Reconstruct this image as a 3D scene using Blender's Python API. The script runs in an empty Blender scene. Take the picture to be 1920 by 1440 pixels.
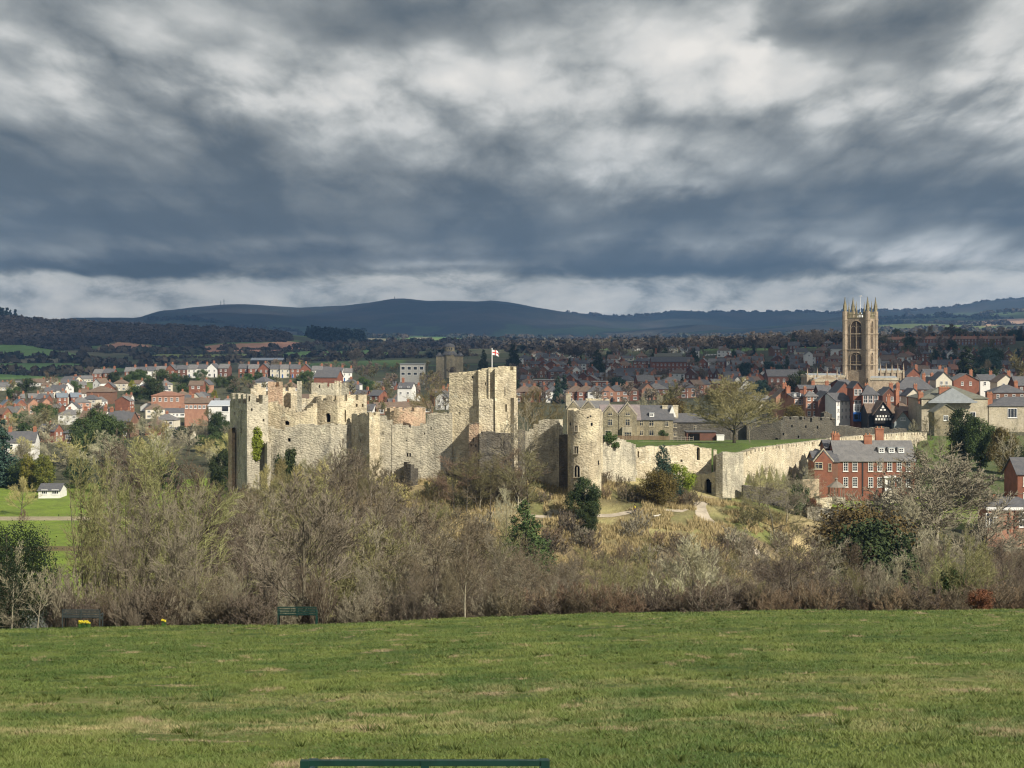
import bpy, math, random
import numpy as np
from mathutils import Vector, Matrix, noise as mnoise
R = math.radians
rng = random.Random(7)
F, HY = 3200.0, 640.0          # focal length and horizon row in photo pixels (1920 wide), used to turn measurements into metres
C = bpy.context.scene.collection
SC = bpy.context.scene

# ------------------------------------------------------------------ camera
cam = bpy.data.cameras.new('camera'); cam_o = bpy.data.objects.new('camera', cam); C.objects.link(cam_o)
cam_o.location = (0, 0, 0); cam_o.rotation_euler = (R(90), 0, 0)
cam.sensor_width = 36; cam.lens = 36 * F / 1920; cam.shift_y = -(720 - HY) / 1920
cam.clip_start = 0.2; cam.clip_end = 40000
SC.camera = cam_o

# ------------------------------------------------------------------ sun
SUN_AZ, SUN_EL = 137.0, 34.0    # clockwise from the viewing direction
sd = Vector((math.sin(R(SUN_AZ)) * math.cos(R(SUN_EL)), math.cos(R(SUN_AZ)) * math.cos(R(SUN_EL)), math.sin(R(SUN_EL))))
sun = bpy.data.lights.new('sun', 'SUN'); sun.energy = 5.0; sun.angle = R(0.6); sun.color = (1.0, 0.93, 0.80)
sun_o = bpy.data.objects.new('sun', sun); C.objects.link(sun_o)
sun_o.rotation_euler = sd.to_track_quat('Z', 'Y').to_euler()

# ------------------------------------------------------------------ node helper
class E:
    """tiny expression wrapper over math nodes"""
    def __init__(s, nt, sock): s.nt, s.s = nt, sock
    def _m(s, op, *a, clamp=False):
        n = s.nt.nodes.new('ShaderNodeMath'); n.operation = op; n.use_clamp = clamp
        for i, v in enumerate((s,) + a):
            if isinstance(v, E): s.nt.links.new(v.s, n.inputs[i])
            else: n.inputs[i].default_value = v
        return E(s.nt, n.outputs[0])
    def __add__(s, o): return s._m('ADD', o)
    __radd__ = __add__
    def __sub__(s, o): return s._m('SUBTRACT', o)
    def __rsub__(s, o): return (s * -1.0) + o
    def __mul__(s, o): return s._m('MULTIPLY', o)
    __rmul__ = __mul__
    def __truediv__(s, o): return s._m('DIVIDE', o)
    def clamp(s): return s._m('ADD', 0.0, clamp=True)
    def step(s, a, b):
        n = s.nt.nodes.new('ShaderNodeMapRange'); n.interpolation_type = 'SMOOTHSTEP'
        s.nt.links.new(s.s, n.inputs[0]); n.inputs[1].default_value = a; n.inputs[2].default_value = b
        return E(s.nt, n.outputs[0])
def comb(nt, x, y, z=0.0):
    n = nt.nodes.new('ShaderNodeCombineXYZ')
    for i, v in enumerate((x, y, z)):
        if isinstance(v, E): nt.links.new(v.s, n.inputs[i])
        else: n.inputs[i].default_value = v
    return n.outputs[0]
def noise_n(nt, vec, scale, detail=4, rough=0.55, dist=0.0, col=False):
    n = nt.nodes.new('ShaderNodeTexNoise'); n.inputs['Scale'].default_value = scale
    n.inputs['Detail'].default_value = detail; n.inputs['Roughness'].default_value = rough; n.inputs['Distortion'].default_value = dist
    if vec is not None: nt.links.new(vec, n.inputs['Vector'])
    return n.outputs['Color'] if col else E(nt, n.outputs['Fac'])
def ramp_n(nt, fac, stops, interp='LINEAR'):
    n = nt.nodes.new('ShaderNodeValToRGB'); n.color_ramp.interpolation = interp
    el = n.color_ramp.elements
    while len(el) < len(stops): el.new(0.5)
    for e, (p, c) in zip(el, stops): e.position = p; e.color = (*c, 1) if len(c) == 3 else c
    nt.links.new(fac.s if isinstance(fac, E) else fac, n.inputs[0])
    return n.outputs[0]
def mix_n(nt, fac, a, b, mode='MIX'):
    n = nt.nodes.new('ShaderNodeMix'); n.data_type = 'RGBA'; n.blend_type = mode
    for i, v in ((0, fac), (6, a), (7, b)):
        if isinstance(v, E): v = v.s
        if isinstance(v, bpy.types.NodeSocket): nt.links.new(v, n.inputs[i])
        else: n.inputs[i].default_value = (*v, 1) if isinstance(v, tuple) and len(v) == 3 else v
    return n.outputs[2]

# ------------------------------------------------------------------ sky
world = bpy.data.worlds.new('World'); SC.world = world; world.use_nodes = True
nt = world.node_tree; nt.nodes.clear()
out = nt.nodes.new('ShaderNodeOutputWorld')
sky = nt.nodes.new('ShaderNodeTexSky'); sky.sky_type = 'NISHITA'; sky.sun_disc = False
sky.sun_elevation = R(SUN_EL); sky.sun_rotation = R(SUN_AZ); sky.air_density = 1.2; sky.dust_density = 1.5
bg1 = nt.nodes.new('ShaderNodeBackground'); bg1.inputs[1].default_value = 0.08; nt.links.new(sky.outputs[0], bg1.inputs[0])
tc = nt.nodes.new('ShaderNodeTexCoord'); sp = nt.nodes.new('ShaderNodeSeparateXYZ'); nt.links.new(tc.outputs['Generated'], sp.inputs[0])
dx, dy, dz = (E(nt, sp.outputs[i]) for i in range(3))
hl = (dx * dx + dy * dy)._m('SQRT')
az = dx._m('ARCTAN2', dy)                       # radians right of the viewing direction
el = dz._m('DIVIDE', hl._m('MAXIMUM', 0.05))._m('MINIMUM', 1.6)
# cloud fields: rolls that get flatter towards the horizon
k = (el._m('MAXIMUM', 0.0) + 0.16)
u = az / k * 2.4; v = k._m('LOGARITHM', 2.718) * 3.2
P1 = comb(nt, u * 0.8, v, 3.3)
w1 = noise_n(nt, P1, 1.3, 7, 0.56, 0.25)
w2 = noise_n(nt, comb(nt, u * 1.0, v * 1.1, 7.1), 3.6, 9, 0.60, 0.3)
w3 = noise_n(nt, comb(nt, u * 0.7, v, 11.0), 2.4, 3, 0.5)
elk = (el._m('MAXIMUM', 0.0) + 0.02) * 6.0
elw = el + ((w1 - 0.5) * 0.036 + (w3 - 0.5) * 0.044 + (w2 - 0.5) * 0.02) * elk._m('MINIMUM', 1.2)
azw = az + (w3 - 0.5) * 0.10 + (w2 - 0.5) * 0.05
def yy(py): return (HY - py) / F
prof = [(600, .78), (585, .95), (560, .92), (540, .90), (526, .80), (516, .42), (506, .20), (480, .20), (455, .23), (425, .18), (395, .20),
        (365, .24), (330, .35), (290, .46), (240, .57), (180, .65), (120, .62), (60, .50), (0, .43), (-120, .50), (-400, .55)]
st = []
for py, b in prof: st.append((max(0, min(1, yy(py) / 0.34)), (b, b, b)))
base = E(nt, ramp_n(nt, (elw / 0.34).clamp(), st))
blobs = [(30, 130, 90, 55, -.22), (20, 60, 70, 40, .13), (420, 20, 380, 45, .06), (700, 45, 250, 48, -.20), (840, 110, 110, 26, -.12), (330, 110, 150, 40, .10), (600, 170, 230, 60, .13),
         (760, 130, 80, 35, .12), (280, 190, 120, 45, -.05), (300, 270, 330, 50, -.16), (120, 330, 220, 40, -.10),
         (920, 90, 110, 70, -.08), (1130, 120, 200, 60, .14), (1390, 50, 45, 60, .30), (1330, 110, 60, 30, .14), (1250, 20, 90, 40, .12), (1630, 70, 190, 60, -.20), (1500, 40, 80, 50, -.10),
         (1900, 120, 60, 110, .22), (1750, 185, 200, 45, .20), (1500, 190, 110, 50, .12), (1500, 300, 400, 50, -.06), (940, 290, 70, 22, .12),
         (1180, 318, 150, 42, .24), (1290, 370, 60, 14, .20), (820, 350, 60, 18, .06), (640, 300, 90, 28, .06), (470, 460, 260, 11, .10), (80, 470, 140, 12, .07), (120, 372, 130, 18, .08),
         (1500, 455, 130, 16, .10), (1480, 425, 90, 9, .11), (1700, 470, 110, 30, .20), (1850, 480, 120, 35, .18), (1250, 452, 160, 9, .08), (60, 545, 45, 12, .10), (220, 512, 40, 12, .08),
         (90, 530, 100, 10, .0), (250, 500, 300, 12, -.06), (290, 513, 130, 12, -.34), (1690, 490, 90, 22, .22), (1880, 500, 110, 16, .22), (1330, 500, 120, 9, -.22), (800, 497, 160, 8, .22), (520, 505, 80, 8, .15), (1400, 540, 90, 14, .06), (620, 548, 50, 14, -.06), (640, 520, 60, 10, .10), (760, 510, 110, 10, .08)]
B = base + 0.03
for px, py, sx, sy, a in blobs:
    if a == 0: continue
    gx = (azw - (px - 960) / F) * (F / sx); gy = (elw - yy(py)) * (F / sy)
    r2 = (gx * gx + gy * gy) * -0.6
    B = B + r2._m('EXPONENT') * a
# billow detail, stronger in the bright parts
def puff(a, b_, sc, wob):
    wn = nt.nodes.new('ShaderNodeTexNoise'); wn.inputs['Scale'].default_value = sc * 1.5; wn.inputs['Detail'].default_value = 6; wn.inputs['Roughness'].default_value = 0.52; nt.links.new(comb(nt, a, b_, 4.0), wn.inputs['Vector'])
    sv = nt.nodes.new('ShaderNodeSeparateXYZ'); nt.links.new(wn.outputs['Color'], sv.inputs[0])
    vo = nt.nodes.new('ShaderNodeTexVoronoi'); vo.feature = 'SMOOTH_F1'; vo.inputs['Smoothness'].default_value = 0.12; vo.inputs['Scale'].default_value = sc; vo.voronoi_dimensions = '2D'
    nt.links.new(comb(nt, a + (E(nt, sv.outputs[0]) - 0.5) * wob, b_ + (E(nt, sv.outputs[1]) - 0.5) * wob), vo.inputs['Vector'])
    return 0.42 - E(nt, vo.outputs['Distance'])
w4 = noise_n(nt, comb(nt, u * 1.1, v * 1.1, 1.7), 11.0, 6, 0.6, 0.4)
amp = ((B - 0.15).clamp() * 0.85 + 0.09) * (1.0 - el.step(0.050, 0.036) * 0.55)
B = B + ((w2 - 0.5) * 0.98 + (w4 - 0.5) * 0.28) * amp + (w1 - 0.5) * 0.20 + puff(u * 0.95, v * 1.25, 1.25, 0.42) * amp * 1.15 + puff(u * 1.0 + 7.0, v * 1.2, 3.4, 0.22) * amp * 0.8
lowc = noise_n(nt, comb(nt, az * 20.0, el * 52.0, 2.0), 1.0, 9, 0.66, 0.35)     # small far cumulus along the bright strip
low = el.step(0.050, 0.036)
B = B + (lowc - 0.56) * low * 1.6
lay = noise_n(nt, comb(nt, az * 5.0, el * 85.0, 5.0), 1.0, 5, 0.55, 0.3)
B = B + (lay - 0.5) * (el.step(0.03, 0.05) * el.step(0.11, 0.08)) * 0.15
ccol = ramp_n(nt, B * 0.9, [(0.0, (.068, .090, .110)), (.18, (.098, .122, .143)), (.30, (.168, .191, .203)), (.42, (.245, .270, .280)), (.55, (.37, .395, .40)), (.70, (.53, .55, .55)), (1.0, (.70, .70, .68))])
warm = mix_n(nt, low * 0.6, (1, 1, 1), (1.08, 1.03, 0.91))
ccol = mix_n(nt, 1.0, ccol, warm, 'MULTIPLY'); ccol = mix_n(nt, el.step(0.06, 0.15), ccol, mix_n(nt, 1.0, ccol, (1.07, 1.03, 0.99), 'MULTIPLY'))
bg2 = nt.nodes.new('ShaderNodeBackground'); bg2.inputs[1].default_value = 0.96; nt.links.new(ccol, bg2.inputs[0])
cover = (1.0 - el.step(0.35, 0.9) * (w1.step(0.42, 0.56) * -1.0 + 1.0) * 0.8)   # blue gaps only high overhead
ms = nt.nodes.new('ShaderNodeMixShader'); nt.links.new(cover.s, ms.inputs[0])
nt.links.new(bg1.outputs[0], ms.inputs[1]); nt.links.new(bg2.outputs[0], ms.inputs[2]); nt.links.new(ms.outputs[0], out.inputs[0])
world.cycles.sampling_method = 'MANUAL'; world.cycles.sample_map_resolution = 512

# ------------------------------------------------------------------ colour management, integrator
SC.view_settings.view_transform = 'Standard'; SC.view_settings.look = 'None'; SC.view_settings.gamma = 1
SC.view_settings.exposure = 0.32
cy = SC.cycles
cy.max_bounces = 4; cy.diffuse_bounces = 2; cy.glossy_bounces = 1; cy.transmission_bounces = 2; cy.volume_bounces = 0; cy.transparent_max_bounces = 20
cy.use_denoising = True; cy.use_adaptive_sampling = True; cy.adaptive_threshold = 0.02
try: cy.denoising_input_passes = 'RGB_ALBEDO_NORMAL'; cy.denoising_prefilter = 'ACCURATE'
except Exception: pass
cy.sample_clamp_indirect = 3.0; cy.caustics_reflective = False; cy.caustics_refractive = False
cy.filter_width = 1.2 if hasattr(cy, 'filter_width') else 1.2

# ------------------------------------------------------------------ objects, labels
def tag(o, label=None, cat=None, group=None, kind=None):
    if label: o['label'] = label
    if cat: o['category'] = cat
    if group: o['group'] = group
    if kind or (label and cat): o['kind'] = kind or 'thing'
    return o
def empty(name, loc, rz=0.0, label=None, cat=None, group=None):
    o = bpy.data.objects.new(name, None); o.location = loc; o.rotation_euler = (0, 0, rz); o.empty_display_size = 0.5
    C.objects.link(o); return tag(o, label, cat, group)
def mesh_np(name, co, faces, mats, midx=None, smooth=False):
    """co (n,3), faces (m,k) with constant k"""
    me = bpy.data.meshes.new(name); co = np.asarray(co, dtype=np.float32); faces = np.asarray(faces, dtype=np.int32)
    n, k = faces.shape
    me.vertices.add(len(co)); me.vertices.foreach_set('co', co.ravel())
    me.loops.add(n * k); me.loops.foreach_set('vertex_index', faces.ravel())
    me.polygons.add(n); me.polygons.foreach_set('loop_start', np.arange(0, n * k, k, dtype=np.int32))
    for m in mats: me.materials.append(m)
    if midx is not None: me.polygons.foreach_set('material_index', np.asarray(midx, dtype=np.int32))
    me.polygons.foreach_set('use_smooth', np.full(n, smooth, dtype=bool))
    me.update(calc_edges=True); return me
KIDS = {}
def link(name, me, parent=None, loc=None):
    o = bpy.data.objects.new(name, me); C.objects.link(o)
    if parent is not None: o.parent = parent; KIDS.setdefault(parent.name, []).append(o)
    if loc is not None: o.location = loc
    return o
class MB:
    """collects solids, links them as ONE mesh object"""
    def __init__(s): s.v, s.f, s.m = [], [], []
    def poly(s, pts, m=0):
        i = len(s.v); s.v += [tuple(p) for p in pts]; s.f.append(tuple(range(i, i + len(pts)))); s.m.append(m)
    def box(s, x0, x1, y0, y1, z0, z1, m=0):
        i = len(s.v)
        s.v += [(x0, y0, z0), (x1, y0, z0), (x1, y1, z0), (x0, y1, z0), (x0, y0, z1), (x1, y0, z1), (x1, y1, z1), (x0, y1, z1)]
        for f in ((0, 3, 2, 1), (4, 5, 6, 7), (0, 1, 5, 4), (1, 2, 6, 5), (2, 3, 7, 6), (3, 0, 4, 7)): s.f.append(tuple(i + q for q in f)); s.m.append(m)
        return s
    def prism(s, poly, z0, z1, m=0, cap=True):
        """poly: list of (x,y) counterclockwise"""
        n = len(poly); i = len(s.v)
        s.v += [(x, y, z0) for x, y in poly] + [(x, y, z1) for x, y in poly]
        for k in range(n): s.f.append((i + k, i + (k + 1) % n, i + n + (k + 1) % n, i + n + k)); s.m.append(m)
        if cap: s.f.append(tuple(range(i + n, i + 2 * n))); s.m.append(m)
        return s
    def taper(s, cx, cy, z0, z1, r0, r1, n=8, m=0, rot=0.0, sy=1.0):
        i = len(s.v)
        for z, r in ((z0, r0), (z1, r1)):
            for k in range(n):
                a = rot + 2 * math.pi * k / n; s.v.append((cx + r * math.cos(a), cy + sy * r * math.sin(a), z))
        for k in range(n): s.f.append((i + k, i + (k + 1) % n, i + n + (k + 1) % n, i + n + k)); s.m.append(m)
        s.f.append(tuple(range(i + n, i + 2 * n))); s.m.append(m); s.f.append(tuple(range(i + n - 1, i - 1, -1))); s.m.append(m)
        return s
    def tube(s, pts, rads, n=6, m=0):
        rings = []
        for j, p in enumerate(pts):
            p = Vector(p); d = (Vector(pts[min(j + 1, len(pts) - 1)]) - Vector(pts[max(j - 1, 0)])).normalized()
            a = d.orthogonal().normalized(); b = d.cross(a); i = len(s.v); r = rads[j] if isinstance(rads, (list, tuple)) else rads
            for k in range(n):
                t = 2 * math.pi * k / n; q = p + a * (r * math.cos(t)) + b * (r * math.sin(t)); s.v.append(tuple(q))
            rings.append(i)
        for j in range(len(rings) - 1):
            for k in range(n): s.f.append((rings[j] + k, rings[j] + (k + 1) % n, rings[j + 1] + (k + 1) % n, rings[j + 1] + k)); s.m.append(m)
        s.f.append(tuple(rings[0] + k for k in range(n - 1, -1, -1))); s.m.append(m); s.f.append(tuple(rings[-1] + k for k in range(n))); s.m.append(m)
        return s
    def mesh(s, name, mats):
        me = bpy.data.meshes.new(name); me.from_pydata(s.v, [], s.f)
        for m in (mats if isinstance(mats, (list, tuple)) else [mats]): me.materials.append(m)
        me.polygons.foreach_set('material_index', s.m); me.update(); return me
    def build(s, name, mats, parent=None, loc=None): return link(name, s.mesh(name, mats), parent, loc)
def copy_tree(o, parent=None):
    c = o.copy(); C.objects.link(c)
    if parent is not None: c.parent = parent
    for ch in KIDS.get(o.name, ()): copy_tree(ch, c)
    return c
# ------------------------------------------------------------------ materials
def pbr(name, rough=0.85, spec=0.25):
    m = bpy.data.materials.new(name); m.use_nodes = True
    b = m.node_tree.nodes['Principled BSDF']; b.inputs['Roughness'].default_value = rough
    b.inputs['Specular IOR Level'].default_value = spec
    return m, m.node_tree, b
def coords(nt, which='Object'):
    t = nt.nodes.new('ShaderNodeTexCoord'); return t.outputs[which]
def geo_pos(nt):
    return nt.nodes.new('ShaderNodeNewGeometry').outputs['Position']
def bump(nt, b, h, strength=0.5, dist=0.1):
    n = nt.nodes.new('ShaderNodeBump'); n.inputs['Strength'].default_value = strength; n.inputs['Distance'].default_value = dist
    nt.links.new(h.s if isinstance(h, E) else h, n.inputs['Height']); nt.links.new(n.outputs[0], b.inputs['Normal'])
def sc_vec(nt, vec, s):
    n = nt.nodes.new('ShaderNodeVectorMath'); n.operation = 'MULTIPLY'; nt.links.new(vec, n.inputs[0]); n.inputs[1].default_value = s; return n.outputs[0]
def stone(name, c1, c2, c3, stain=(.10, .10, .085), stain_amt=0.6, streak=0.5, bs=0.65, course=4.2):
    """rubble masonry: coursed stones of differing tone, mottled weathering, grey lichen, darker streaks"""
    m, nt, b = pbr(name, 0.95, 0.1); p = geo_pos(nt)
    vo = nt.nodes.new('ShaderNodeTexVoronoi'); nt.links.new(sc_vec(nt, p, (course * .55, course * .55, course)), vo.inputs['Vector']); vo.inputs['Scale'].default_value = 1.0
    sepc = nt.nodes.new('ShaderNodeSeparateColor'); nt.links.new(vo.outputs['Color'], sepc.inputs[0])
    cell = E(nt, sepc.outputs[0])
    n1 = noise_n(nt, p, 0.16, 5, 0.6, 0.6); n2 = noise_n(nt, sc_vec(nt, p, (1, 1, 1)), 0.8, 6, 0.65); n3 = noise_n(nt, sc_vec(nt, p, (1.0, 1.0, .25)), 0.55, 6, 0.7)
    col = mix_n(nt, n1.step(.42, .56), c1, c2); col = mix_n(nt, n2.step(.50, .70) * 0.7, col, c3)
    col = mix_n(nt, (cell - 0.25) * 0.30, col, (c1[0] * .42, c1[1] * .40, c1[2] * .38))
    bigst = noise_n(nt, p, 2.2, 5, 0.7); col = mix_n(nt, bigst.step(.52, .66) * 0.65, col, (c1[0] * .38, c1[1] * .37, c1[2] * .36))
    blot = noise_n(nt, p, .26, 8, .70, .8); col = mix_n(nt, blot.step(.50, .60) * .42, col, tuple(x * .52 for x in c2)); pale = noise_n(nt, p, .55, 6, .7, .5); col = mix_n(nt, pale.step(.56, .72) * .5, col, tuple(min(.85, x * 1.3) for x in c3))
    sk = noise_n(nt, sc_vec(nt, p, (1.5, 1.5, .14)), .9, 5, .65); col = mix_n(nt, sk.step(.56, .66) * .38, col, stain)
    col = mix_n(nt, n3.step(.52, .72) * stain_amt, col, stain)
    nt.links.new(col, b.inputs['Base Color'])
    d = E(nt, vo.outputs['Distance']); fine = noise_n(nt, p, 3.5, 5, 0.7)
    bump(nt, b, fine * 0.8 - d * 0.6 + n2 * 0.8, bs, 0.30)
    return m
M = {}
M['stone_gold'] = stone('stone_gold', (0.667, 0.583, 0.399), (0.500, 0.427, 0.298), (0.771, 0.687, 0.511), stain_amt=.5)
M['stone_grey'] = stone('stone_grey', (0.557, 0.505, 0.383), (0.429, 0.394, 0.307), (0.696, 0.626, 0.464), stain_amt=.75)
M['stone_pink'] = stone('stone_pink', (.56, .39, .27), (.52, .41, .28), (.60, .50, .35), stain_amt=.35)
M['stone_pale'] = stone('stone_pale', (0.707, 0.624, 0.447), (0.582, 0.499, 0.354), (0.790, 0.718, 0.572), stain_amt=.35)
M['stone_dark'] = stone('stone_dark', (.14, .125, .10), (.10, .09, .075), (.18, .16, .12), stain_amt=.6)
M['stone_church'] = stone('stone_church', (0.414, 0.332, 0.240), (0.359, 0.285, 0.204), (0.460, 0.389, 0.296), stain=(.12, .11, .08), stain_amt=.35, bs=.3)
M['stone_church_dark'] = stone('stone_church_dark', (.29, .25, .15), (.24, .21, .13), (.34, .30, .20), stain_amt=.4, bs=.3)
M['stone_house'] = stone('stone_house', (.33, .28, .185), (.27, .235, .16), (.39, .34, .24), stain_amt=.4, bs=.4)
M['stone_trim'] = stone('stone_trim', (.52, .46, .34), (.47, .41, .30), (.57, .52, .42), stain_amt=.3, bs=.2)
M['stone_edge'] = stone('stone_edge', (.58, .53, .42), (.46, .42, .32), (.62, .57, .47), stain_amt=.5)
def brick(name, c1, c2, var=0.5):
    m, nt, b = pbr(name, 0.9, 0.15); p = coords(nt)
    n1 = noise_n(nt, p, 0.7, 6, 0.65); n2 = noise_n(nt, sc_vec(nt, p, (4.5, 4.5, 13.0)), 1.0, 2, 0.6)
    col = mix_n(nt, n1.step(.35, .65), c1, c2); col = mix_n(nt, n2.step(.45, .75) * var, col, (c1[0] * .45, c1[1] * .5, c1[2] * .6))
    oi = nt.nodes.new('ShaderNodeObjectInfo'); 
    nt.links.new(col, b.inputs['Base Color']); bump(nt, b, n2, 0.3, 0.03); return m
M['brick'] = brick('brick', (.265, .110, .070), (.20, .088, .060))
M['brick_dark'] = brick('brick_dark', (.17, .080, .058), (.13, .068, .052))
M['brick_bright'] = brick('brick_bright', (.44, .24, .16), (.36, .19, .13))
M['brick_brown'] = brick('brick_brown', (.22, .12, .08), (.18, .10, .07))
M['chimney_brick'] = brick('chimney_brick', (.38, .17, .10), (.28, .12, .075))
def plain(name, c, rough=.8, spec=.25, var=.25, scale=1.2):
    m, nt, b = pbr(name, rough, spec); p = coords(nt)
    n1 = noise_n(nt, p, scale, 6, 0.65)
    col = mix_n(nt, n1.step(.3, .75), c, tuple(x * (1 - var) for x in c)); nt.links.new(col, b.inputs['Base Color'])
    bump(nt, b, n1, 0.15, 0.02); return m
M['render_white'] = plain('render_white', (.78, .76, .71), var=.14)
M['render_cream'] = plain('render_cream', (.66, .60, .48), var=.15)
M['render_grey'] = plain('render_grey', (.42, .41, .38), var=.2)
M['white_paint'] = plain('white_paint', (.80, .79, .76), .5, var=.06)
M['black_timber'] = plain('black_timber', (.018, .016, .015), .7)
M['grey_paint'] = plain('grey_paint', (.30, .34, .34), .6)
M['blue_paint'] = plain('blue_paint', (.03, .13, .45), .5)
M['green_metal'] = plain('green_metal', (.004, .034, .026), .45, .5, var=.35, scale=6)
M['dark_metal'] = plain('dark_metal', (.035, .04, .045), .5)
M['pot'] = plain('pot', (.50, .25, .13), .8)
M['lead'] = plain('lead', (.33, .35, .36), .5)
M['glass_roof'] = plain('glass_roof', (.22, .27, .32), .25, .6)
M['wood_grey'] = plain('wood_grey', (.24, .21, .17), .85)
M['wood_fence'] = plain('wood_fence', (.22, .15, .09), .85)
M['panel_roof'] = plain('panel_roof', (.46, .49, .52), .5, var=.1)
M['car_white'] = plain('car_white', (.75, .76, .77), .25, .5, var=.03)
M['car_dark'] = plain('car_dark', (.05, .06, .08), .25, .5, var=.05)
M['car_red'] = plain('car_red', (.30, .03, .03), .25, .5, var=.05)
M['rubber'] = plain('rubber', (.02, .02, .02), .8)
M['hivis'] = plain('hivis', (.70, .60, .05), .8, var=.1)
M['skin'] = plain('skin', (.42, .24, .17), .6, var=.05)
M['cloth_dark'] = plain('cloth_dark', (.03, .03, .045), .9)
M['hair'] = plain('hair', (.05, .03, .02), .8)
M['fur_white'] = plain('fur_white', (.70, .66, .58), .9, var=.1)
def roofm(name, c1, c2, tile=3.2):
    m, nt, b = pbr(name, 0.7, 0.3); p = coords(nt)
    n1 = noise_n(nt, p, 0.9, 6, 0.65, .4); n2 = noise_n(nt, sc_vec(nt, p, (tile, 2.0, 2.0)), 1.6, 3, .6)
    col = mix_n(nt, n1.step(.35, .68), c1, c2); col = mix_n(nt, n2.step(.48, .70) * .55, col, tuple(x * .62 for x in c1)); nt.links.new(col, b.inputs['Base Color'])
    wv = nt.nodes.new('ShaderNodeTexWave'); wv.bands_direction = 'Z'; wv.inputs['Scale'].default_value = 2.2; wv.inputs['Distortion'].default_value = .6; nt.links.new(p, wv.inputs[0])
    bump(nt, b, E(nt, wv.outputs['Fac']) * .6 + n2 * .5, .35, .05); return m
M['slate'] = roofm('slate', (.095, .095, .10), (.13, .125, .125))
M['slate_light'] = roofm('slate_light', (.15, .145, .14), (.20, .19, .18))
M['slate_violet'] = roofm('slate_violet', (.22, .18, .175), (.28, .235, .22))
M['slate_blue'] = roofm('slate_blue', (.16, .19, .22), (.21, .24, .27))
M['tile_brown'] = roofm('tile_brown', (.15, .105, .075), (.20, .145, .105))
M['tile_red'] = roofm('tile_red', (.26, .13, .085), (.31, .16, .105))
M['tile_mossy'] = roofm('tile_mossy', (.19, .185, .14), (.145, .145, .115))
def glassm(name, c, rough=.12):
    m, nt, b = pbr(name, rough, .5); oi = nt.nodes.new('ShaderNodeNewGeometry')
    n1 = noise_n(nt, geo_pos(nt), 1.3, 3, .6)
    nt.links.new(mix_n(nt, n1.step(.4, .65), c, tuple(x * 2.5 for x in c)), b.inputs['Base Color']); return m
M['glass'] = glassm('glass', (.018, .021, .026))
M['shadow_void'] = plain('dark_interior', (.012, .011, .010), .95, .0)  # near-black colour painted as the shade inside openings
# vegetation
def foliage(name, c1, c2, scale=.7, rough=.75, trans=.0):
    m, nt, b = pbr(name, rough, 0.2)
    n1 = noise_n(nt, geo_pos(nt), scale, 4, 0.7); oi = nt.nodes.new('ShaderNodeObjectInfo')
    n2 = noise_n(nt, geo_pos(nt), scale * 6, 2, 0.6)
    col = mix_n(nt, n1.step(.35, .65), c1, c2); col = mix_n(nt, n2.step(.42, .7) * .5, col, tuple(x * .5 for x in c1))
    hs = nt.nodes.new('ShaderNodeHueSaturation'); nt.links.new(col, hs.inputs['Color'])
    val = E(nt, oi.outputs['Random']) * .45 + .78; nt.links.new(val.s, hs.inputs['Value'])
    hue = E(nt, oi.outputs['Random']) * .03 + .487; nt.links.new(hue.s, hs.inputs['Hue'])
    nt.links.new(hs.outputs[0], b.inputs['Base Color'])
    return m
M['fol_dark'] = foliage('fol_dark', (.032, .050, .018), (.055, .075, .024))
M['fol_black'] = foliage('fol_black', (.012, .022, .010), (.022, .034, .014), scale=1.2)
M['fol_mid'] = foliage('fol_mid', (.055, .088, .028), (.085, .115, .035))
M['fol_gold'] = foliage('fol_gold', (.17, .17, .028), (.26, .24, .04))
M['fol_yew'] = foliage('fol_yew', (.105, .082, .026), (.16, .12, .036))
M['fol_blue'] = foliage('fol_blue', (.030, .060, .042), (.05, .085, .055))
M['fol_lime'] = foliage('fol_lime', (.22, .26, .03), (.16, .20, .028))
M['fol_copper'] = foliage('fol_copper', (.20, .085, .042), (.14, .065, .035))
M['fol_far'] = foliage('fol_far', (.030, .036, .024), (.050, .050, .034), scale=.02)
M['fol_farconifer'] = foliage('fol_farconifer', (.012, .024, .018), (.018, .03, .02), scale=.02)
M['wood_far'] = foliage('wood_far', (.060, .046, .034), (.085, .068, .046), scale=.012)
M['hedge_green'] = foliage('hedge_green', (.05, .07, .028), (.075, .085, .035), scale=.3)
def barkm(name, c1, c2): return foliage(name, c1, c2, scale=1.5, rough=.9)
M['bark'] = barkm('bark', (.105, .09, .062), (.15, .13, .092))
M['bark_pale'] = barkm('bark_pale', (.33, .29, .22), (.26, .23, .16))
M['twig_grey'] = barkm('twig_grey', (0.227, 0.197, 0.143), (0.276, 0.241, 0.172))
M['twig_olive'] = barkm('twig_olive', (0.179, 0.166, 0.076), (0.233, 0.210, 0.103))
M['twig_brown'] = barkm('twig_brown', (0.148, 0.118, 0.080), (0.183, 0.148, 0.099))
M['twig_purple'] = barkm('twig_purple', (0.130, 0.102, 0.078), (0.161, 0.130, 0.098))
M['twig_red'] = barkm('twig_red', (0.190, 0.128, 0.086), (0.233, 0.167, 0.110))
M['twig_gold'] = barkm('twig_gold', (0.403, 0.347, 0.146), (0.470, 0.414, 0.190))
M['twig_lime'] = barkm('twig_lime', (0.302, 0.291, 0.095), (0.381, 0.347, 0.123))
M['twig_pale'] = barkm('twig_pale', (0.426, 0.392, 0.280), (0.358, 0.325, 0.202))
M['twig_dome'] = barkm('twig_dome', (.215, .180, .088), (.26, .225, .115))
M['twig_town'] = barkm('twig_town', (.215, .165, .125), (.265, .21, .155))
M['twig_moss'] = barkm('twig_moss', (0.202, 0.193, 0.080), (0.254, 0.244, 0.113))
M['fol_goldgreen'] = foliage('fol_goldgreen', (.13, .145, .028), (.20, .20, .035))
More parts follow.
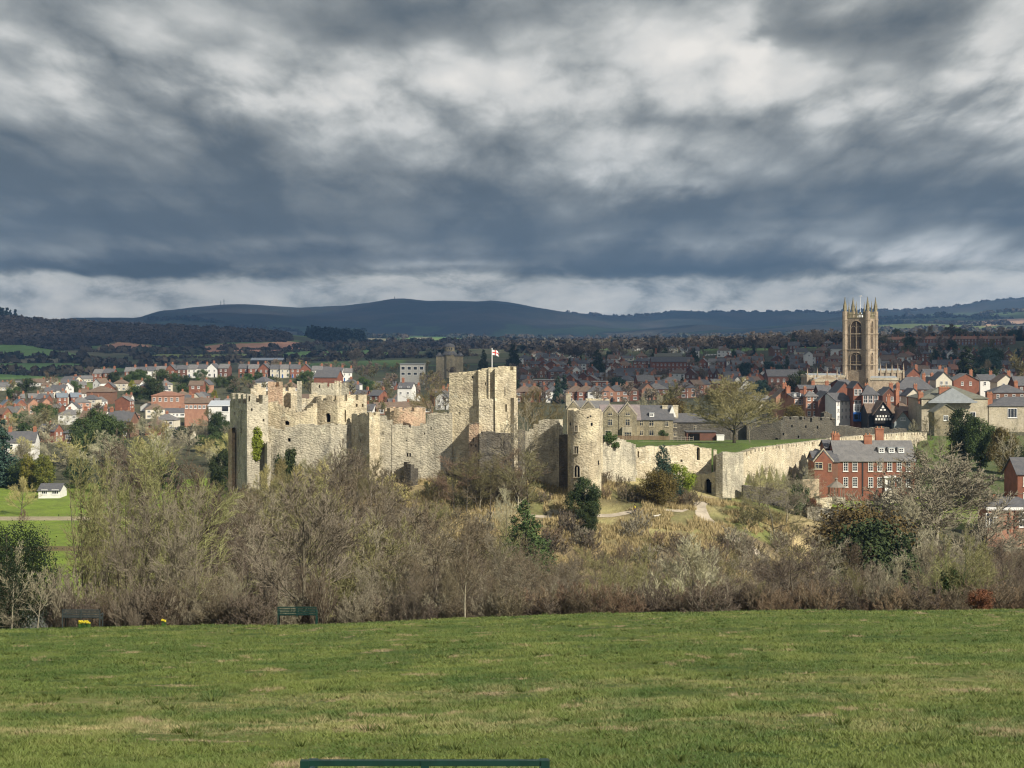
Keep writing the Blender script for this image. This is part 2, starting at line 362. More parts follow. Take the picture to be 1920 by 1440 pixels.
# ------------------------------------------------------------------ terrain heights (metres relative to the eye), by bearing and distance
COLS = [-900, 0, 250, 430, 560, 700, 960, 1130, 1270, 1400, 1560, 1700, 1920, 2800]
def lawn_row(Y):
    b = np.interp(COLS, [-900, 0, 560, 700, 960, 1200, 1920, 2800], [.1435, .1419, .1391, .1375, .1347, .1325, .130, .1285])
    return list(-2.2 - b * Y)
ROWS = [
 (-60, [5.5] * 14), (0, [-1.65] * 14), (12.4, [-3.84] * 14), (20, lawn_row(20)), (50, lawn_row(50)), (82, lawn_row(82)), (85, [z - .35 for z in lawn_row(84)]),
 (95, [-17] * 14), (140, [-32] * 14), (200, [-40] * 14),
 (240, [-43, -43, -43, -41, -40, -40, -40, -40, -40, -41, -43, -43, -43, -43]),
 (256, [-43, -43, -43, -39.5, -39, -39, -39, -38.5, -38, -39, -43, -43, -43, -43]),
 (275, [-41, -41, -41, -35, -33, -32, -32, -31.5, -32, -34, -43, -43, -43, -43]),
 (290, [-40.5, -40.5, -40.5, -29.5, -27.5, -27, -27.5, -27.5, -28.8, -30.5, -38, -42.5, -43, -43]),
 (302, [-40.5, -40.5, -40.5, -26.5, -24.5, -23.5, -24.5, -24.5, -27.2, -28.8, -32.6, -34, -35, -37]),
 (315, [-40.5, -40.5, -40.5, -26.5, -22, -21, -22, -22, -26.2, -28.2, -31.5, -31.6, -33, -34]),
 (322, [-40.5, -40.5, -40.5, -28, -22, -20, -20.5, -21, -21.5, -21.5, -30.8, -31, -32, -33]),
 (345, [-40.5, -40.5, -40.5, -32, -23, -20, -19.5, -20, -20.5, -20.7, -29.5, -30, -31, -32]),
 (366, [-40.5, -40.5, -40.5, -34, -24, -20, -19.5, -21.5, -21.6, -21.6, -27.5, -28.7, -29.5, -31]),
 (376, [-40.5, -40.5, -40.5, -36, -25, -20, -20.5, -22, -22.1, -22.2, -22.3, -28, -29, -30.5]),
 (405, [-40.5, -40.5, -40.5, -37, -28, -21, -22, -23.4, -23.6, -23.6, -23.4, -26.5, -28, -30]),
 (418, [-40.5, -40.5, -40.5, -38, -30, -22, -22, -24.2, -24.3, -24.3, -24, -23.8, -27, -30]),
 (450, [-40.5, -40.7, -40, -38, -33, -25, -24, -25.4, -25.6, -25.6, -25, -24.6, -25, -29]),
 (520, [-38, -37.5, -37, -36, -33, -27, -26, -26, -26, -26, -25.5, -25, -25, -27]),
 (600, [-34, -33.5, -33, -33, -31, -28, -26.5, -26, -26, -26, -26.5, -27, -27, -26]),
 (700, [-30, -29.5, -29.5, -30, -30, -29, -28, -27.5, -27, -27, -27, -27, -26, -24]),
 (800, [-27, -26.5, -27, -28, -29, -29, -28.5, -28, -27, -26.5, -25.5, -25, -24, -22]),
 (900, [-26, -26, -24.5, -25, -25, -28, -28.5, -27, -26, -25, -23, -22, -20, -18]),
 (960, [-26, -27, -21, -20, -19, -24, -28, -26.5, -25, -23.5, -21, -19, -18, -16]),
 (1100, [-28, -30, -24, -22, -22, -24, -26, -25, -23, -20, -17, -15, -14, -12]),
 (1300, [-30, -32, -27, -26, -25, -24, -23, -21.5, -19, -15.5, -12, -9, -8, -6]),
 (1500, [-30, -31, -28, -26, -25, -23, -20, -18, -14, -10, -6, -3, -1, 1]),
 (1750, [-28, -29, -27, -25, -23, -21, -17, -14, -9, -4, 0, 3, 5, 7]),
 (2200, [-18, -20, -22, -20, -18, -16, -11, -8, -5, -1, 0, -2, 0, 2]),
 (2600, [-5, -10, -14, -14, -14, -13, -9, -6, -4, -1, -1, -3, -2, 0]),
 (3200, [38, 38, 22, 16, 6, -4, -5, -3, -1, 0, 2, 5, 8, 12]),
 (4000, [50, 48, 30, 16, 8, 2, 0, 0, 2, 5, 12, 22, 30, 40]),
 (5000, [50, 50, 45, 20, 12, 10, 8, 8, 10, 15, 28, 45, 55, 80]),
 (6200, [50, 50, 45, 30, 22, 18, 16, 18, 22, 35, 60, 80, 100, 140]),
]
CREST = [(-900, 606), (0, 600), (200, 599), (260, 598), (300, 584), (360, 575), (410, 571), (470, 571), (560, 577), (640, 573), (700, 566), (740, 560), (760, 560), (800, 565), (900, 564), (920, 563), (950, 567),
         (1000, 576), (1050, 584), (1100, 588), (1180, 593), (1225, 590), (1260, 587), (1330, 587), (1400, 586), (1480, 585), (1560, 586), (1640, 580), (1700, 582), (1760, 578), (1830, 570), (1920, 557), (2100, 545), (2800, 560)]
for Y, w_ in ((7400, .45), (8400, .78), (9500, 1.0), (10600, .85)):
    cz = [(HY - np.interp(c, [a for a, b in CREST], [b for a, b in CREST])) / F * 9500 for c in COLS]
    ROWS.append((Y, [18 + (z - 18) * w_ for z in cz]))
RY = np.array([r[0] for r in ROWS], float); RZ = np.array([r[1] for r in ROWS], float)
# refine columns so the skyline of the far hills follows its profile
XC = np.unique(np.concatenate([np.array(COLS, float), np.array([a for a, b in CREST], float)]))
RZ2 = np.array([np.interp(XC, COLS, row) for row in RZ])
czf = (HY - np.interp(XC, [a for a, b in CREST], [b for a, b in CREST])) / F * 9500
for i in range(len(RY)):
    if RY[i] > 6500:
        w_ = {7400: .45, 8400: .78, 9500: 1.0, 10600: .85}[int(RY[i])]
        RZ2[i] = 18 + (czf - 18) * w_
def vnoise(x, y, s, seed=0):
    """cheap smooth value noise, vectorised"""
    x = np.asarray(x, float) / s + seed * 17.3; y = np.asarray(y, float) / s + seed * 9.1
    xi = np.floor(x).astype(np.int64); yi = np.floor(y).astype(np.int64); fx = x - xi; fy = y - yi
    fx = fx * fx * (3 - 2 * fx); fy = fy * fy * (3 - 2 * fy)
    def h(a, b):
        n = (a * 374761393 + b * 668265263 + seed * 1442695041) & 0x7fffffff
        n = ((n ^ (n >> 13)) * 1274126177) & 0x7fffffff
        return ((n ^ (n >> 16)) & 0xffff) / 65535.0
    return (h(xi, yi) * (1 - fx) + h(xi + 1, yi) * fx) * (1 - fy) + (h(xi, yi + 1) * (1 - fx) + h(xi + 1, yi + 1) * fx) * fy
def Hn(X, Y):
    X = np.asarray(X, float); Y = np.asarray(Y, float)
    px = np.clip(960 + F * X / np.maximum(Y, 25.0), XC[0], XC[-1])
    Yc = np.clip(Y, RY[0], RY[-1])
    iy = np.clip(np.searchsorted(RY, Yc, side='right') - 1, 0, len(RY) - 2); fy = (Yc - RY[iy]) / (RY[iy + 1] - RY[iy])
    ix = np.clip(np.searchsorted(XC, px, side='right') - 1, 0, len(XC) - 2); fx = (px - XC[ix]) / (XC[ix + 1] - XC[ix])
    z = (RZ2[iy, ix] * (1 - fx) + RZ2[iy, ix + 1] * fx) * (1 - fy) + (RZ2[iy + 1, ix] * (1 - fx) + RZ2[iy + 1, ix + 1] * fx) * fy
    far = np.clip((Y - 500) / 3000, 0, 1)
    z = z + (vnoise(X, Y, 220, 3) - .5) * 10 * far * far + (vnoise(X, Y, 60, 5) - .5) * 1.5 * far
    hil = np.clip((Y - 5200) / 1500, 0, 1) * np.clip((9450 - Y) / 600, 0, 1)
    z = z + hil * ((vnoise(X, Y, 700, 6) - .5) * 60 + (vnoise(X, Y * .5, 260, 8) - .5) * 34 + (vnoise(X, Y * .5, 90, 9) - .5) * 12)
    near = (Y > 95) & (Y < 300)
    z = z + near * ((vnoise(X, Y, 9, 1) - .5) * 1.4 + (vnoise(X, Y, 3, 2) - .5) * .4)
    wy = np.interp(px, [1393, 1420, 1470, 1520, 1556, 1600, 1700, 1800], [317, 322, 334, 350, 362, 378, 410, 430]) - .3     # foot of the curtain wall: the bailey inside is higher
    zf = (HY - np.interp(px, [1393, 1470, 1556, 1600, 1700, 1800], [914, 910, 896, 888, 864, 855])) / F * wy; zs = np.interp(px, [1393, 1470, 1556, 1700, 1800], [-28.2, -29.6, -31.4, -31.6, -32.3]); t_ = np.clip((Y - 315) / np.maximum(wy - 315, 2), 0, 1)
    z = np.where((px > 1397) & (px < 1800) & (Y > 313) & (Y < wy), np.minimum(z, zs * (1 - t_) + zf * t_), z)
    lw = (Y < 95)
    z = z + lw * ((vnoise(X, Y, 5, 4) - .5) * .14 + (vnoise(X, Y, 1.3, 7) - .5) * .06)
    return z
def H(x, y): return float(Hn([x], [y])[0])
def XY(px, Y): return ((px - 960) / F * Y, Y)
def P(px, py, Y): return Vector(((px - 960) / F * Y, Y, (HY - py) / F * Y))
def on(px, Y, dz=0.0):
    x = (px - 960) / F * Y; return Vector((x, Y, H(x, Y) + dz))
def drop(px, py, Y0, Y1=9000.0):
    """first ground point beyond Y0 seen at that bearing and row"""
    Ys = np.geomspace(Y0, Y1, 900); xs = (px - 960) / F * Ys; rows = HY - F * Hn(xs, Ys) / Ys
    i = np.argmax(rows <= py)
    if rows[i] > py: i = len(Ys) - 1
    Y = float(Ys[i]); return Vector(((px - 960) / F * Y, Y, H((px - 960) / F * Y, Y)))
def inpoly(px, py, poly):
    r = np.zeros(px.shape, bool); n = len(poly)
    for i in range(n):
        x1, y1 = poly[i]; x2, y2 = poly[(i + 1) % n]
        if y1 == y2: continue
        c = ((y1 > py) != (y2 > py)) & (px < (x2 - x1) * (py - y1) / (y2 - y1) + x1); r ^= c
    return r
GREEN = (.12, .215, .06); MEAD = (.19, .26, .04); MOWN = (.10, .155, .03); STRAW = (.52, .42, .22); REDF = (.50, .25, .165); TANF = (.22, .19, .12); LEAF = (.10, .075, .048)
PALE = (.33, .32, .18); WOODY = (.055, .050, .036); TOWNG = (.085, .085, .05); HILL = (.034, .040, .030); MOOR = (.052, .046, .036); ROAD = (.36, .30, .21); TRACK = (.52, .46, .36); GRASSD = (.17, .20, .06)
FIELDS = [  # outline of each field as it lies on the ground, given by bearing and row
 ([(-300, 646), (0, 648), (60, 648), (120, 659), (165, 668), (165, 671), (-300, 674)], GREEN), ([(-300, 674), (160, 671), (160, 680), (-300, 682)], TANF),
 ([(-300, 683), (140, 681), (215, 683), (250, 690), (200, 704), (-300, 722)], GREEN), ([(190, 650), (205, 645), (222, 641), (262, 645), (300, 651), (312, 658), (255, 660), (190, 659)], REDF),
 ([(350, 655), (378, 650), (420, 645), (480, 643), (525, 640), (552, 641), (622, 650), (560, 654), (520, 660), (420, 660), (365, 661)], REDF),
 ([(545, 660), (600, 655), (640, 651), (700, 654), (760, 658), (760, 668), (520, 670)], GREEN), ([(255, 665), (470, 662), (482, 667), (300, 673)], GRASSD),
 ([(640, 628), (700, 630), (740, 640), (690, 645), (650, 640)], TANF), ([(735, 637), (775, 629), (830, 628), (885, 633), (870, 641), (790, 643)], GREEN), ([(770, 633), (800, 631), (822, 636), (780, 641)], TANF),
 ([(1005, 635), (1040, 633), (1240, 634), (1245, 641), (1000, 641)], PALE), ([(1130, 626), (1220, 622), (1270, 626), (1200, 631)], TANF), ([(1440, 633), (1500, 626), (1590, 620), (1590, 640), (1430, 641)], GRASSD),
 ([(1640, 606), (1700, 601), (1760, 603), (1830, 601), (1900, 607), (1840, 616), (1760, 619), (1640, 622)], GRASSD), ([(1640, 620), (1700, 618), (1720, 626), (1640, 630)], GREEN),
 ([(1700, 592), (1760, 588), (1860, 584), (2300, 570), (2300, 592), (1880, 596), (1800, 600), (1720, 600)], (.07, .10, .04)),
 ([(1822, 606), (1850, 601), (1900, 597), (2300, 590), (2300, 608), (1900, 609), (1850, 612)], (.48, .31, .22)), ([(1560, 603), (1640, 598), (1700, 604), (1640, 612), (1540, 612)], (.08, .10, .04)),
 ([(1270, 632), (1300, 628), (1420, 630), (1400, 638), (1280, 640)], TANF), ([(300, 612), (345, 603), (400, 604), (420, 612), (360, 616)], (.07, .09, .04)),
 ([(60, 705), (140, 716), (330, 716), (330, 730), (180, 742), (90, 735)], GRASSD)]
def ground_colour(X, Y, Z):
    n = len(X); px = 960 + F * X / np.maximum(Y, 25); py = HY - F * Z / np.maximum(Y, 25)
    col = np.zeros((n, 3)); col[:] = TOWNG
    def put(mask, c, w=1.0):
        c = np.array(c)
        if np.isscalar(w): w = np.full(n, w)
        m = mask; col[m] = col[m] * (1 - w[m, None]) + c * w[m, None]
    n1 = vnoise(X, Y, 6, 11); n2 = vnoise(X, Y, 1.7, 12); n3 = vnoise(X, Y, 22, 13)
    put(Y < 300, LEAF); put((Y < 330) & (px < 640), LEAF)
    slope = (Y > 262) & (Y < 316) & (px > 520) & (px < 1570)
    put(slope, STRAW, np.clip(.25 + 1.1 * (n1 - .25) + .5 * (n2 - .5), 0, 1)); put(slope & (n3 > .55), GRASSD, .5 * n2 + .1)
    put(slope & (Y < 278), LEAF, .6)
    put((Y > 285) & (Y < 318) & (px > 1360) & (px < 1470), GRASSD, .75 * n2 + .25)
    put((Y >= 316) & (Y < 452) & (px > 680), MOWN, np.clip(.7 + .5 * (n2 - .5), 0, 1))
    wl_ = np.interp(px, [1393, 1470, 1556, 1700], [318, 334, 362, 410]); put((Y >= 316) & (Y < wl_) & (px > 1396), (.20, .18, .085), np.clip(.5 + n2 * .6, 0, 1))
    put((Y >= 372) & (Y < 380) & (px > 1200) & (px < 1400), PALE, .8)
    put((Y > 262) & (Y < 470) & (px < 425), MEAD, np.clip(.85 + .5 * (n2 - .5), 0, 1))
    put((Y > 386) & (Y < 395) & (px < 425), ROAD, .9); put((Y > 330) & (Y < 338) & (px < 425), (.14, .09, .06), .85)
    put((Y > 306) & (Y < 341) & (px > 1500) & (px < 1740), MEAD, .95); put((Y >= 306) & (Y < 345) & (px >= 1740), GRASSD, .8)
    put((Y > 341) & (Y < 420) & (px > 1560), (.10, .12, .05))
    put((Y > 1150), (.070, .080, .040)); put(Y > 1250, WOODY, .4 * (n3 > .6))
    v1 = vnoise(X, Y * .6, 130, 14); put((Y > 1500) & (Y < 5200) & (v1 > .62), GREEN, .6); put((Y > 1500) & (Y < 5200) & (v1 < .28), TANF, .3)
    v2 = vnoise(X, Y * .4, 330, 15); v3 = vnoise(X, Y * .4, 120, 16)
    put(Y > 5000, HILL); put((Y > 5600) & (v2 > .55), (.034, .036, .026)); put((Y > 7000) & (v3 > .6), MOOR, .7); put((Y > 5000) & (Y < 6600) & (v3 > .60), TANF, .35); put((Y > 5000) & (Y < 7000) & (v3 < .32), (.06, .10, .035), .7)
    wob = (vnoise(X, Y, 45, 21) - .5) * 3.0
    m = Y > 900
    for poly, c in FIELDS:
        mm = m & inpoly(px + wob * 2, py + wob * .3, poly); put(mm, c, np.clip(.85 + .3 * (n3 - .5), 0, 1))
    return col
def grid_mesh(name, us, Ys, mats, zoff=0.0):
    U, YY = np.meshgrid(us, Ys); X = U * (YY + 60); Xf, Yf = X.ravel(), YY.ravel(); Z = Hn(Xf, Yf) + zoff
    nx, ny = len(us), len(Ys); idx = np.arange(nx * ny).reshape(ny, nx)
    f = np.stack([idx[:-1, :-1].ravel(), idx[:-1, 1:].ravel(), idx[1:, 1:].ravel(), idx[1:, :-1].ravel()], 1)
    me = mesh_np(name, np.stack([Xf, Yf, Z], 1), f, mats, smooth=True)
    col = ground_colour(Xf, Yf, Z); a = me.color_attributes.new('ground_cover', 'FLOAT_COLOR', 'POINT')
    a.data.foreach_set('color', np.concatenate([col, np.ones((len(col), 1))], 1).astype(np.float32).ravel())
    return me
def ground_mat(name, nscale, amt, rough_amt=1.0):
    m, nt, b = pbr(name, 0.95, 0.1); at = nt.nodes.new('ShaderNodeAttribute'); at.attribute_name = 'ground_cover'
    p = geo_pos(nt); n1 = noise_n(nt, p, nscale, 7, .68, .3); n2 = noise_n(nt, p, nscale * .13, 4, .6)
    k1 = comb(nt, n1 * amt + (1 - amt * .5), n1 * amt + (1 - amt * .5), n1 * amt + (1 - amt * .5))
    col = mix_n(nt, 1.0, at.outputs['Color'], k1, 'MULTIPLY'); k2 = comb(nt, n2 * .7 + .65, n2 * .5 + .75, n2 * .7 + .65)
    col = mix_n(nt, 1.0, col, k2, 'MULTIPLY'); nt.links.new(col, b.inputs['Base Color']); bump(nt, b, n1, .8, rough_amt); return m
M['ground'] = ground_mat('ground', .9, 1.1, .5); M['far_ground'] = ground_mat('far_ground', .03, .9, 4.0); M['hill_ground'] = ground_mat('hill_ground', .012, 1.1, 12.0)
# lawn: mixed green sward with dry thatch and worn earth
m, nt, b = pbr('lawn', .9, .15); p = geo_pos(nt)
pl = sc_vec(nt, p, (1, .55, 1))
g1 = noise_n(nt, pl, .30, 5, .62, .5); g2 = noise_n(nt, p, 1.7, 6, .68, .3); g3 = noise_n(nt, pl, .11, 3, .5)
def lawn_cols(nt, g1, g2, g3, k=1.0):
    c = mix_n(nt, g1.step(.40, .60), (.056 * k, .090 * k, .020 * k), (.115 * k, .143 * k, .034 * k))
    c = mix_n(nt, g2.step(.46, .72) * .75, c, (.155 * k, .150 * k, .052 * k)); c = mix_n(nt, g3.step(.40, .62) * .25, c, (.045 * k, .09 * k, .018 * k))
    spy = nt.nodes.new('ShaderNodeSeparateXYZ'); nt.links.new(geo_pos(nt), spy.inputs[0]); X, Y = E(nt, spy.outputs[0]), E(nt, spy.outputs[1])
    nz = noise_n(nt, geo_pos(nt), .30, 6, .7); bnd = None
    for y0, w, sl in ((31.5, 1.5, .12), (24.5, 1.0, -.22), (27.0, .8, .30)):     # worn foot tracks across the slope
        d = (Y - y0 - X * sl + (nz - .5) * 9.0)._m('ABSOLUTE'); t = (d / w); q = (t * t * -1.0)._m('EXPONENT'); bnd = q if bnd is None else bnd + q
    pt = noise_n(nt, sc_vec(nt, geo_pos(nt), (1.0, .8, 0)), .62, 5, .6, .3)
    c = mix_n(nt, (bnd * ((g2 - .36) * 2.6) * .6).clamp(), c, (.34 * k, .28 * k, .15 * k)); c = mix_n(nt, pt.step(.60, .65) * .8, c, (.26 * k, .205 * k, .12 * k)); c = mix_n(nt, (pt * -1.0 + 1.0).step(.57, .64) * .6, c, (.040 * k, .078 * k, .016 * k))
    return c
nt.links.new(lawn_cols(nt, g1, g2, g3, .95), b.inputs['Base Color']); bump(nt, b, g2 + noise_n(nt, p, 8, 4, .7) * .5, .9, .12); M['lawn'] = m
m, nt, b = pbr('grass_blades', .6, .25); p = geo_pos(nt); pl = sc_vec(nt, p, (1, .55, 0))
g1 = noise_n(nt, pl, .30, 5, .62, .5); g2 = noise_n(nt, sc_vec(nt, p, (1, 1, 0)), 1.7, 6, .68, .3); g3 = noise_n(nt, pl, .11, 3, .5)
c = lawn_cols(nt, g1, g2, g3, 1.15); rn = noise_n(nt, sc_vec(nt, p, (1, 1, 0)), 14, 2, .5)
c = mix_n(nt, rn.step(.64, .76) * .5, c, (.40, .36, .17)); nt.links.new(c, b.inputs['Base Color']); M['grass'] = m
m, nt, b = pbr('river_water', .08, .5); b.inputs['Base Color'].default_value = (.10, .095, .06, 1)
n_ = noise_n(nt, sc_vec(nt, geo_pos(nt), (.6, 1.6, 1)), 1.2, 5, .6, .4); bump(nt, b, n_, .5, .15); M['water'] = m

us = np.unique(np.concatenate([np.linspace(-.75, .75, 420)]))
lawn = link('lawn', grid_mesh('lawn', us, np.concatenate([[-60, -30, -15, -6], np.linspace(0, 82, 190), [83, 84, 85]]), [M['lawn']])); tag(lawn, kind='structure')
ys_g = np.concatenate([np.linspace(85, 255, 90), np.linspace(256, 460, 190)[0:], np.geomspace(463, 3200, 260)])
gr = link('ground', grid_mesh('ground', us, ys_g[ys_g <= 1000.5], [M['ground']])); tag(gr, kind='structure')
yb = ys_g[ys_g <= 1000.5][-1]
fg = link('fields', grid_mesh('fields', us, np.concatenate([[yb], ys_g[ys_g > 1000.5]]), [M['far_ground']])); tag(fg, kind='structure')
hl_ = link('hills', grid_mesh('hills', us, np.concatenate([np.geomspace(3200, 9500, 170), np.linspace(9600, 10500, 8)]), [M['hill_ground']])); tag(hl_, kind='structure')
wb = MB(); wb.poly([(-190, 232, -41.6), (260, 232, -41.6), (280, 330, -41.6), (-190, 330, -41.6)]); rv = wb.build('river', M['water']); tag(rv, kind='structure')
# ------------------------------------------------------------------ plants: prototypes
def tubes_np(P0, P1, R0, R1, k=3):
    P0, P1 = np.asarray(P0, float), np.asarray(P1, float); R0, R1 = np.asarray(R0, float), np.asarray(R1, float)
    d = P1 - P0; L = np.linalg.norm(d, axis=1, keepdims=True); d = d / np.maximum(L, 1e-6)
    ref = np.where(np.abs(d[:, 2:3]) < .9, np.array([[0, 0, 1.]]), np.array([[1., 0, 0]])); a = np.cross(d, ref); a /= np.linalg.norm(a, axis=1, keepdims=True); b = np.cross(d, a)
    n = len(P0); V = np.zeros((n, 2 * k, 3)); fs = []
    for j in range(k):
        t = 2 * math.pi * j / k; o = a * math.cos(t) + b * math.sin(t)
        V[:, j] = P0 + o * R0[:, None]; V[:, k + j] = P1 + o * R1[:, None]
    base = (np.arange(n) * 2 * k)[:, None]
    for j in range(k):
        fs.append(base + np.array([[j, (j + 1) % k, k + (j + 1) % k, k + j]]))
    return V.reshape(-1, 3), np.concatenate(fs)
def grow(seed, H_=10.0, stems=1, trunk=.25, spread=1.0, up=.35, limbs=9, br=(6, 6, 5), angle=(45, 45, 40), crown_r=.45, twig_r=.012, droop=0.0, lean=0.0, thick=.016, top=1.0, minz=0.0):
    """skeleton of a bare tree: lists of segments by level"""
    g = random.Random(seed); segs = {0: [], 1: [], 2: [], 3: [], 4: []}
    def rnd_perp(d):
        v = Vector((g.gauss(0, 1), g.gauss(0, 1), g.gauss(0, 1))); v -= d * v.dot(d); return v.normalized()
    def branch(p, d, L, r, lv, nseg, r_end):
        pts = [(p.copy(), r)]; d = d.copy()
        for i in range(nseg):
            w = (.10, .18, .22, .25, .28)[lv]
            d = (d + rnd_perp(d) * g.uniform(0, w) + Vector((0, 0, (up if lv else 0.05) * .35 - (droop if lv >= 2 else 0)))).normalized()
            p = p + d * (L / nseg); rr = r + (r_end - r) * (i + 1) / nseg; pts.append((p.copy(), rr))
        for a, b_ in zip(pts, pts[1:]): segs[lv].append((a[0], b_[0], a[1], b_[1]))
        return pts
    def at(pts, t):
        x = t * (len(pts) - 1); i = min(int(x), len(pts) - 2); f = x - i
        return pts[i][0].lerp(pts[i + 1][0], f), (pts[i + 1][0] - pts[i][0]).normalized(), pts[i][1] + (pts[i + 1][1] - pts[i][1]) * f
    def kids_of(pts, L, lv):
        if lv >= 4: return
        n = br[lv - 1] if lv >= 1 else limbs
        for i in range(n):
            if lv == 0: t = trunk + (1 - trunk) * ((i + g.uniform(.1, .9)) / n); t = min(t, .98)
            else: t = .22 + .78 * ((i + g.random()) / n)
            p, d, r = at(pts, min(t, .99)); a = R(angle[min(max(lv, 0), 2)] * g.uniform(.65, 1.3))
            if lv == 0 and t > .8: a *= .6
            nd = (d * math.cos(a) + rnd_perp(d) * math.sin(a)).normalized()
            if nd.z < -.15 and not droop: nd.z = abs(nd.z) * .5; nd.normalize()
            if lv == 0: l2 = H_ * crown_r * spread * g.uniform(.75, 1.1) * (1.12 - .55 * (t - trunk) / (1 - trunk))
            else: l2 = L * (.62, .60, .55, .5)[lv] * g.uniform(.6, 1.15) * (1.15 - .5 * t)
            r2 = max(r * (.60 if lv else .58) * g.uniform(.75, 1), twig_r * (1.0 if lv < 3 else .8))
            ns = (5, 4, 3, 2)[lv]; c = branch(p, nd, l2, r2, lv + 1, ns, max(twig_r * .7, r2 * .3) if lv < 3 else twig_r * .4)
            kids_of(c, l2, lv + 1)
    for s_ in range(stems):
        a = g.uniform(0, 6.28); ln = (lean if stems == 1 else g.uniform(.12, .42) * max(lean, .6)); d = Vector((math.cos(a) * ln, math.sin(a) * ln, 1)).normalized()
        h = H_ * top * (1 if stems == 1 else g.uniform(.65, 1)); r0 = H_ * thick / (stems ** .4)
        base = Vector((math.cos(a) * .25 * (stems > 1), math.sin(a) * .25 * (stems > 1), -.6))
        pts = branch(base, d, h * .86, r0, 0, 8, r0 * .15); kids_of(pts, h, 0)
    return segs
def bare_proto(seed, **kw):
    s = grow(seed, **kw); out_ = []
    for lvls in ((0, 1), (2, 3, 4)):
        q = [x for l in lvls for x in s[l]]; V, f = None, None
        if lvls[0] == 0:
            a = tubes_np([x[0] for x in s[0]], [x[1] for x in s[0]], [x[2] for x in s[0]], [x[3] for x in s[0]], 6)
            b_ = tubes_np([x[0] for x in s[1]], [x[1] for x in s[1]], [x[2] for x in s[1]], [x[3] for x in s[1]], 4)
            V = np.concatenate([a[0], b_[0]]); f = np.concatenate([a[1], b_[1] + len(a[0])])
        else: V, f = tubes_np([x[0] for x in q], [x[1] for x in q], [x[2] for x in q], [x[3] for x in q], 3)
        out_.append((V, f))
    top = max(out_[1][0][:, 2].max(), out_[0][0][:, 2].max()); wid = np.percentile(np.hypot(out_[1][0][:, 0], out_[1][0][:, 1]), 96)
    t = mesh_np('trunk', out_[0][0] / top, out_[0][1], [M['bark']], smooth=True); c = mesh_np('twigs', out_[1][0] / top, out_[1][1], [M['twig_grey']])
    return dict(trunk=t, crown=c, w=wid / top)
def leafcloud(seed, centres, radii, n, size, stretch=(1, 1, 1), flat=0.0, shell=.6):
    """many leaf-sized faces around clump centres"""
    g = np.random.default_rng(seed); centres = np.asarray(centres, float); radii = np.asarray(radii, float); m = len(centres)
    w = radii ** 2; idx = g.choice(m, n, p=w / w.sum()); d = g.normal(size=(n, 3)); d /= np.linalg.norm(d, axis=1, keepdims=True)
    r = radii[idx] * (shell + (1 - shell) * g.random(n)) * (1 + .16 * g.normal(size=n)); p = centres[idx] + d * r[:, None] * np.array(stretch)
    nrm = d + g.normal(size=(n, 3)) * .55; nrm[:, 2] += flat; nrm /= np.linalg.norm(nrm, axis=1, keepdims=True)
    a = np.cross(nrm, g.normal(size=(n, 3))); a /= np.linalg.norm(a, axis=1, keepdims=True); b_ = np.cross(nrm, a); s = size * (.6 + .8 * g.random(n))[:, None]
    V = np.stack([p - a * s - b_ * s * .5, p + a * s - b_ * s * .5, p + a * s * .7 + b_ * s * .6, p - a * s * .7 + b_ * s * .6], 1).reshape(-1, 3)
    return V, np.arange(n * 4).reshape(n, 4)
def bushy_proto(seed, mat, n=9000, w=.42, base=.12, size=.022, clumps=60, shape='round', trunk_r=.025):
    g = random.Random(seed); cs, rs = [], []
    for i in range(clumps):
        z = base + (1 - base - .08) * (i + g.random()) / clumps; t = (z - base) / (1 - base)
        if shape == 'cone': R_ = w * (1 - t) ** .85 + .02
        elif shape == 'column': R_ = w * (1 - max(0, t - .55) ** 1.5 * 2.2) * (.75 + .25 * min(1, t * 5))
        else: R_ = w * math.sqrt(max(.02, 1 - (2 * t - .95) ** 2)) * (1 if t > .2 else .75)
        a = g.uniform(0, 6.283); rr = R_ * math.sqrt(g.random()) * .82; cs.append((rr * math.cos(a), rr * math.sin(a), z)); rs.append(max(.035, R_ * g.uniform(.24, .42)) if shape != 'cone' else max(.03, R_ * g.uniform(.3, .45)))
    V, f = leafcloud(seed, cs, rs, n, size, flat=.3 if shape != 'cone' else -.1, shell=.45); V[:, 2] = np.maximum(V[:, 2], .01)
    top = V[:, 2].max(); me = mesh_np('foliage', V / top, f, [mat])
    mb = MB(); mb.tube([(0, 0, -.05), (.01, .0, .3), (0, .01, .85)], [trunk_r, trunk_r * .75, trunk_r * .2], 6)
    for i in range(7):
        a = g.uniform(0, 6.28); z = g.uniform(.12, .6); mb.tube([(0, 0, z), (w * .6 * math.cos(a), w * .6 * math.sin(a), z + .16)], [trunk_r * .4, trunk_r * .12], 4)
    return dict(trunk=mb.mesh('trunk', M['bark']), crown=me, w=w)
PR = {}
PR['oak1'] = bare_proto(1, H_=12, trunk=.20, limbs=12, br=(8, 8, 6), crown_r=.50, angle=(60, 50, 46), up=.10, twig_r=.016)
PR['oak2'] = bare_proto(2, H_=12, trunk=.16, limbs=13, br=(8, 8, 6), crown_r=.55, angle=(66, 52, 46), up=.06, twig_r=.016, lean=.12)
PR['ash1'] = bare_proto(3, H_=14, trunk=.22, limbs=14, br=(8, 7, 6), crown_r=.42, angle=(46, 46, 44), up=.20, twig_r=.016)
PR['ash2'] = bare_proto(4, H_=14, trunk=.16, limbs=13, br=(8, 7, 6), crown_r=.44, angle=(50, 48, 44), up=.16, twig_r=.016, lean=.1)
PR['multi1'] = bare_proto(5, H_=11, stems=5, trunk=.15, limbs=8, br=(6, 6, 5), crown_r=.32, angle=(44, 46, 44), up=.22, twig_r=.014)
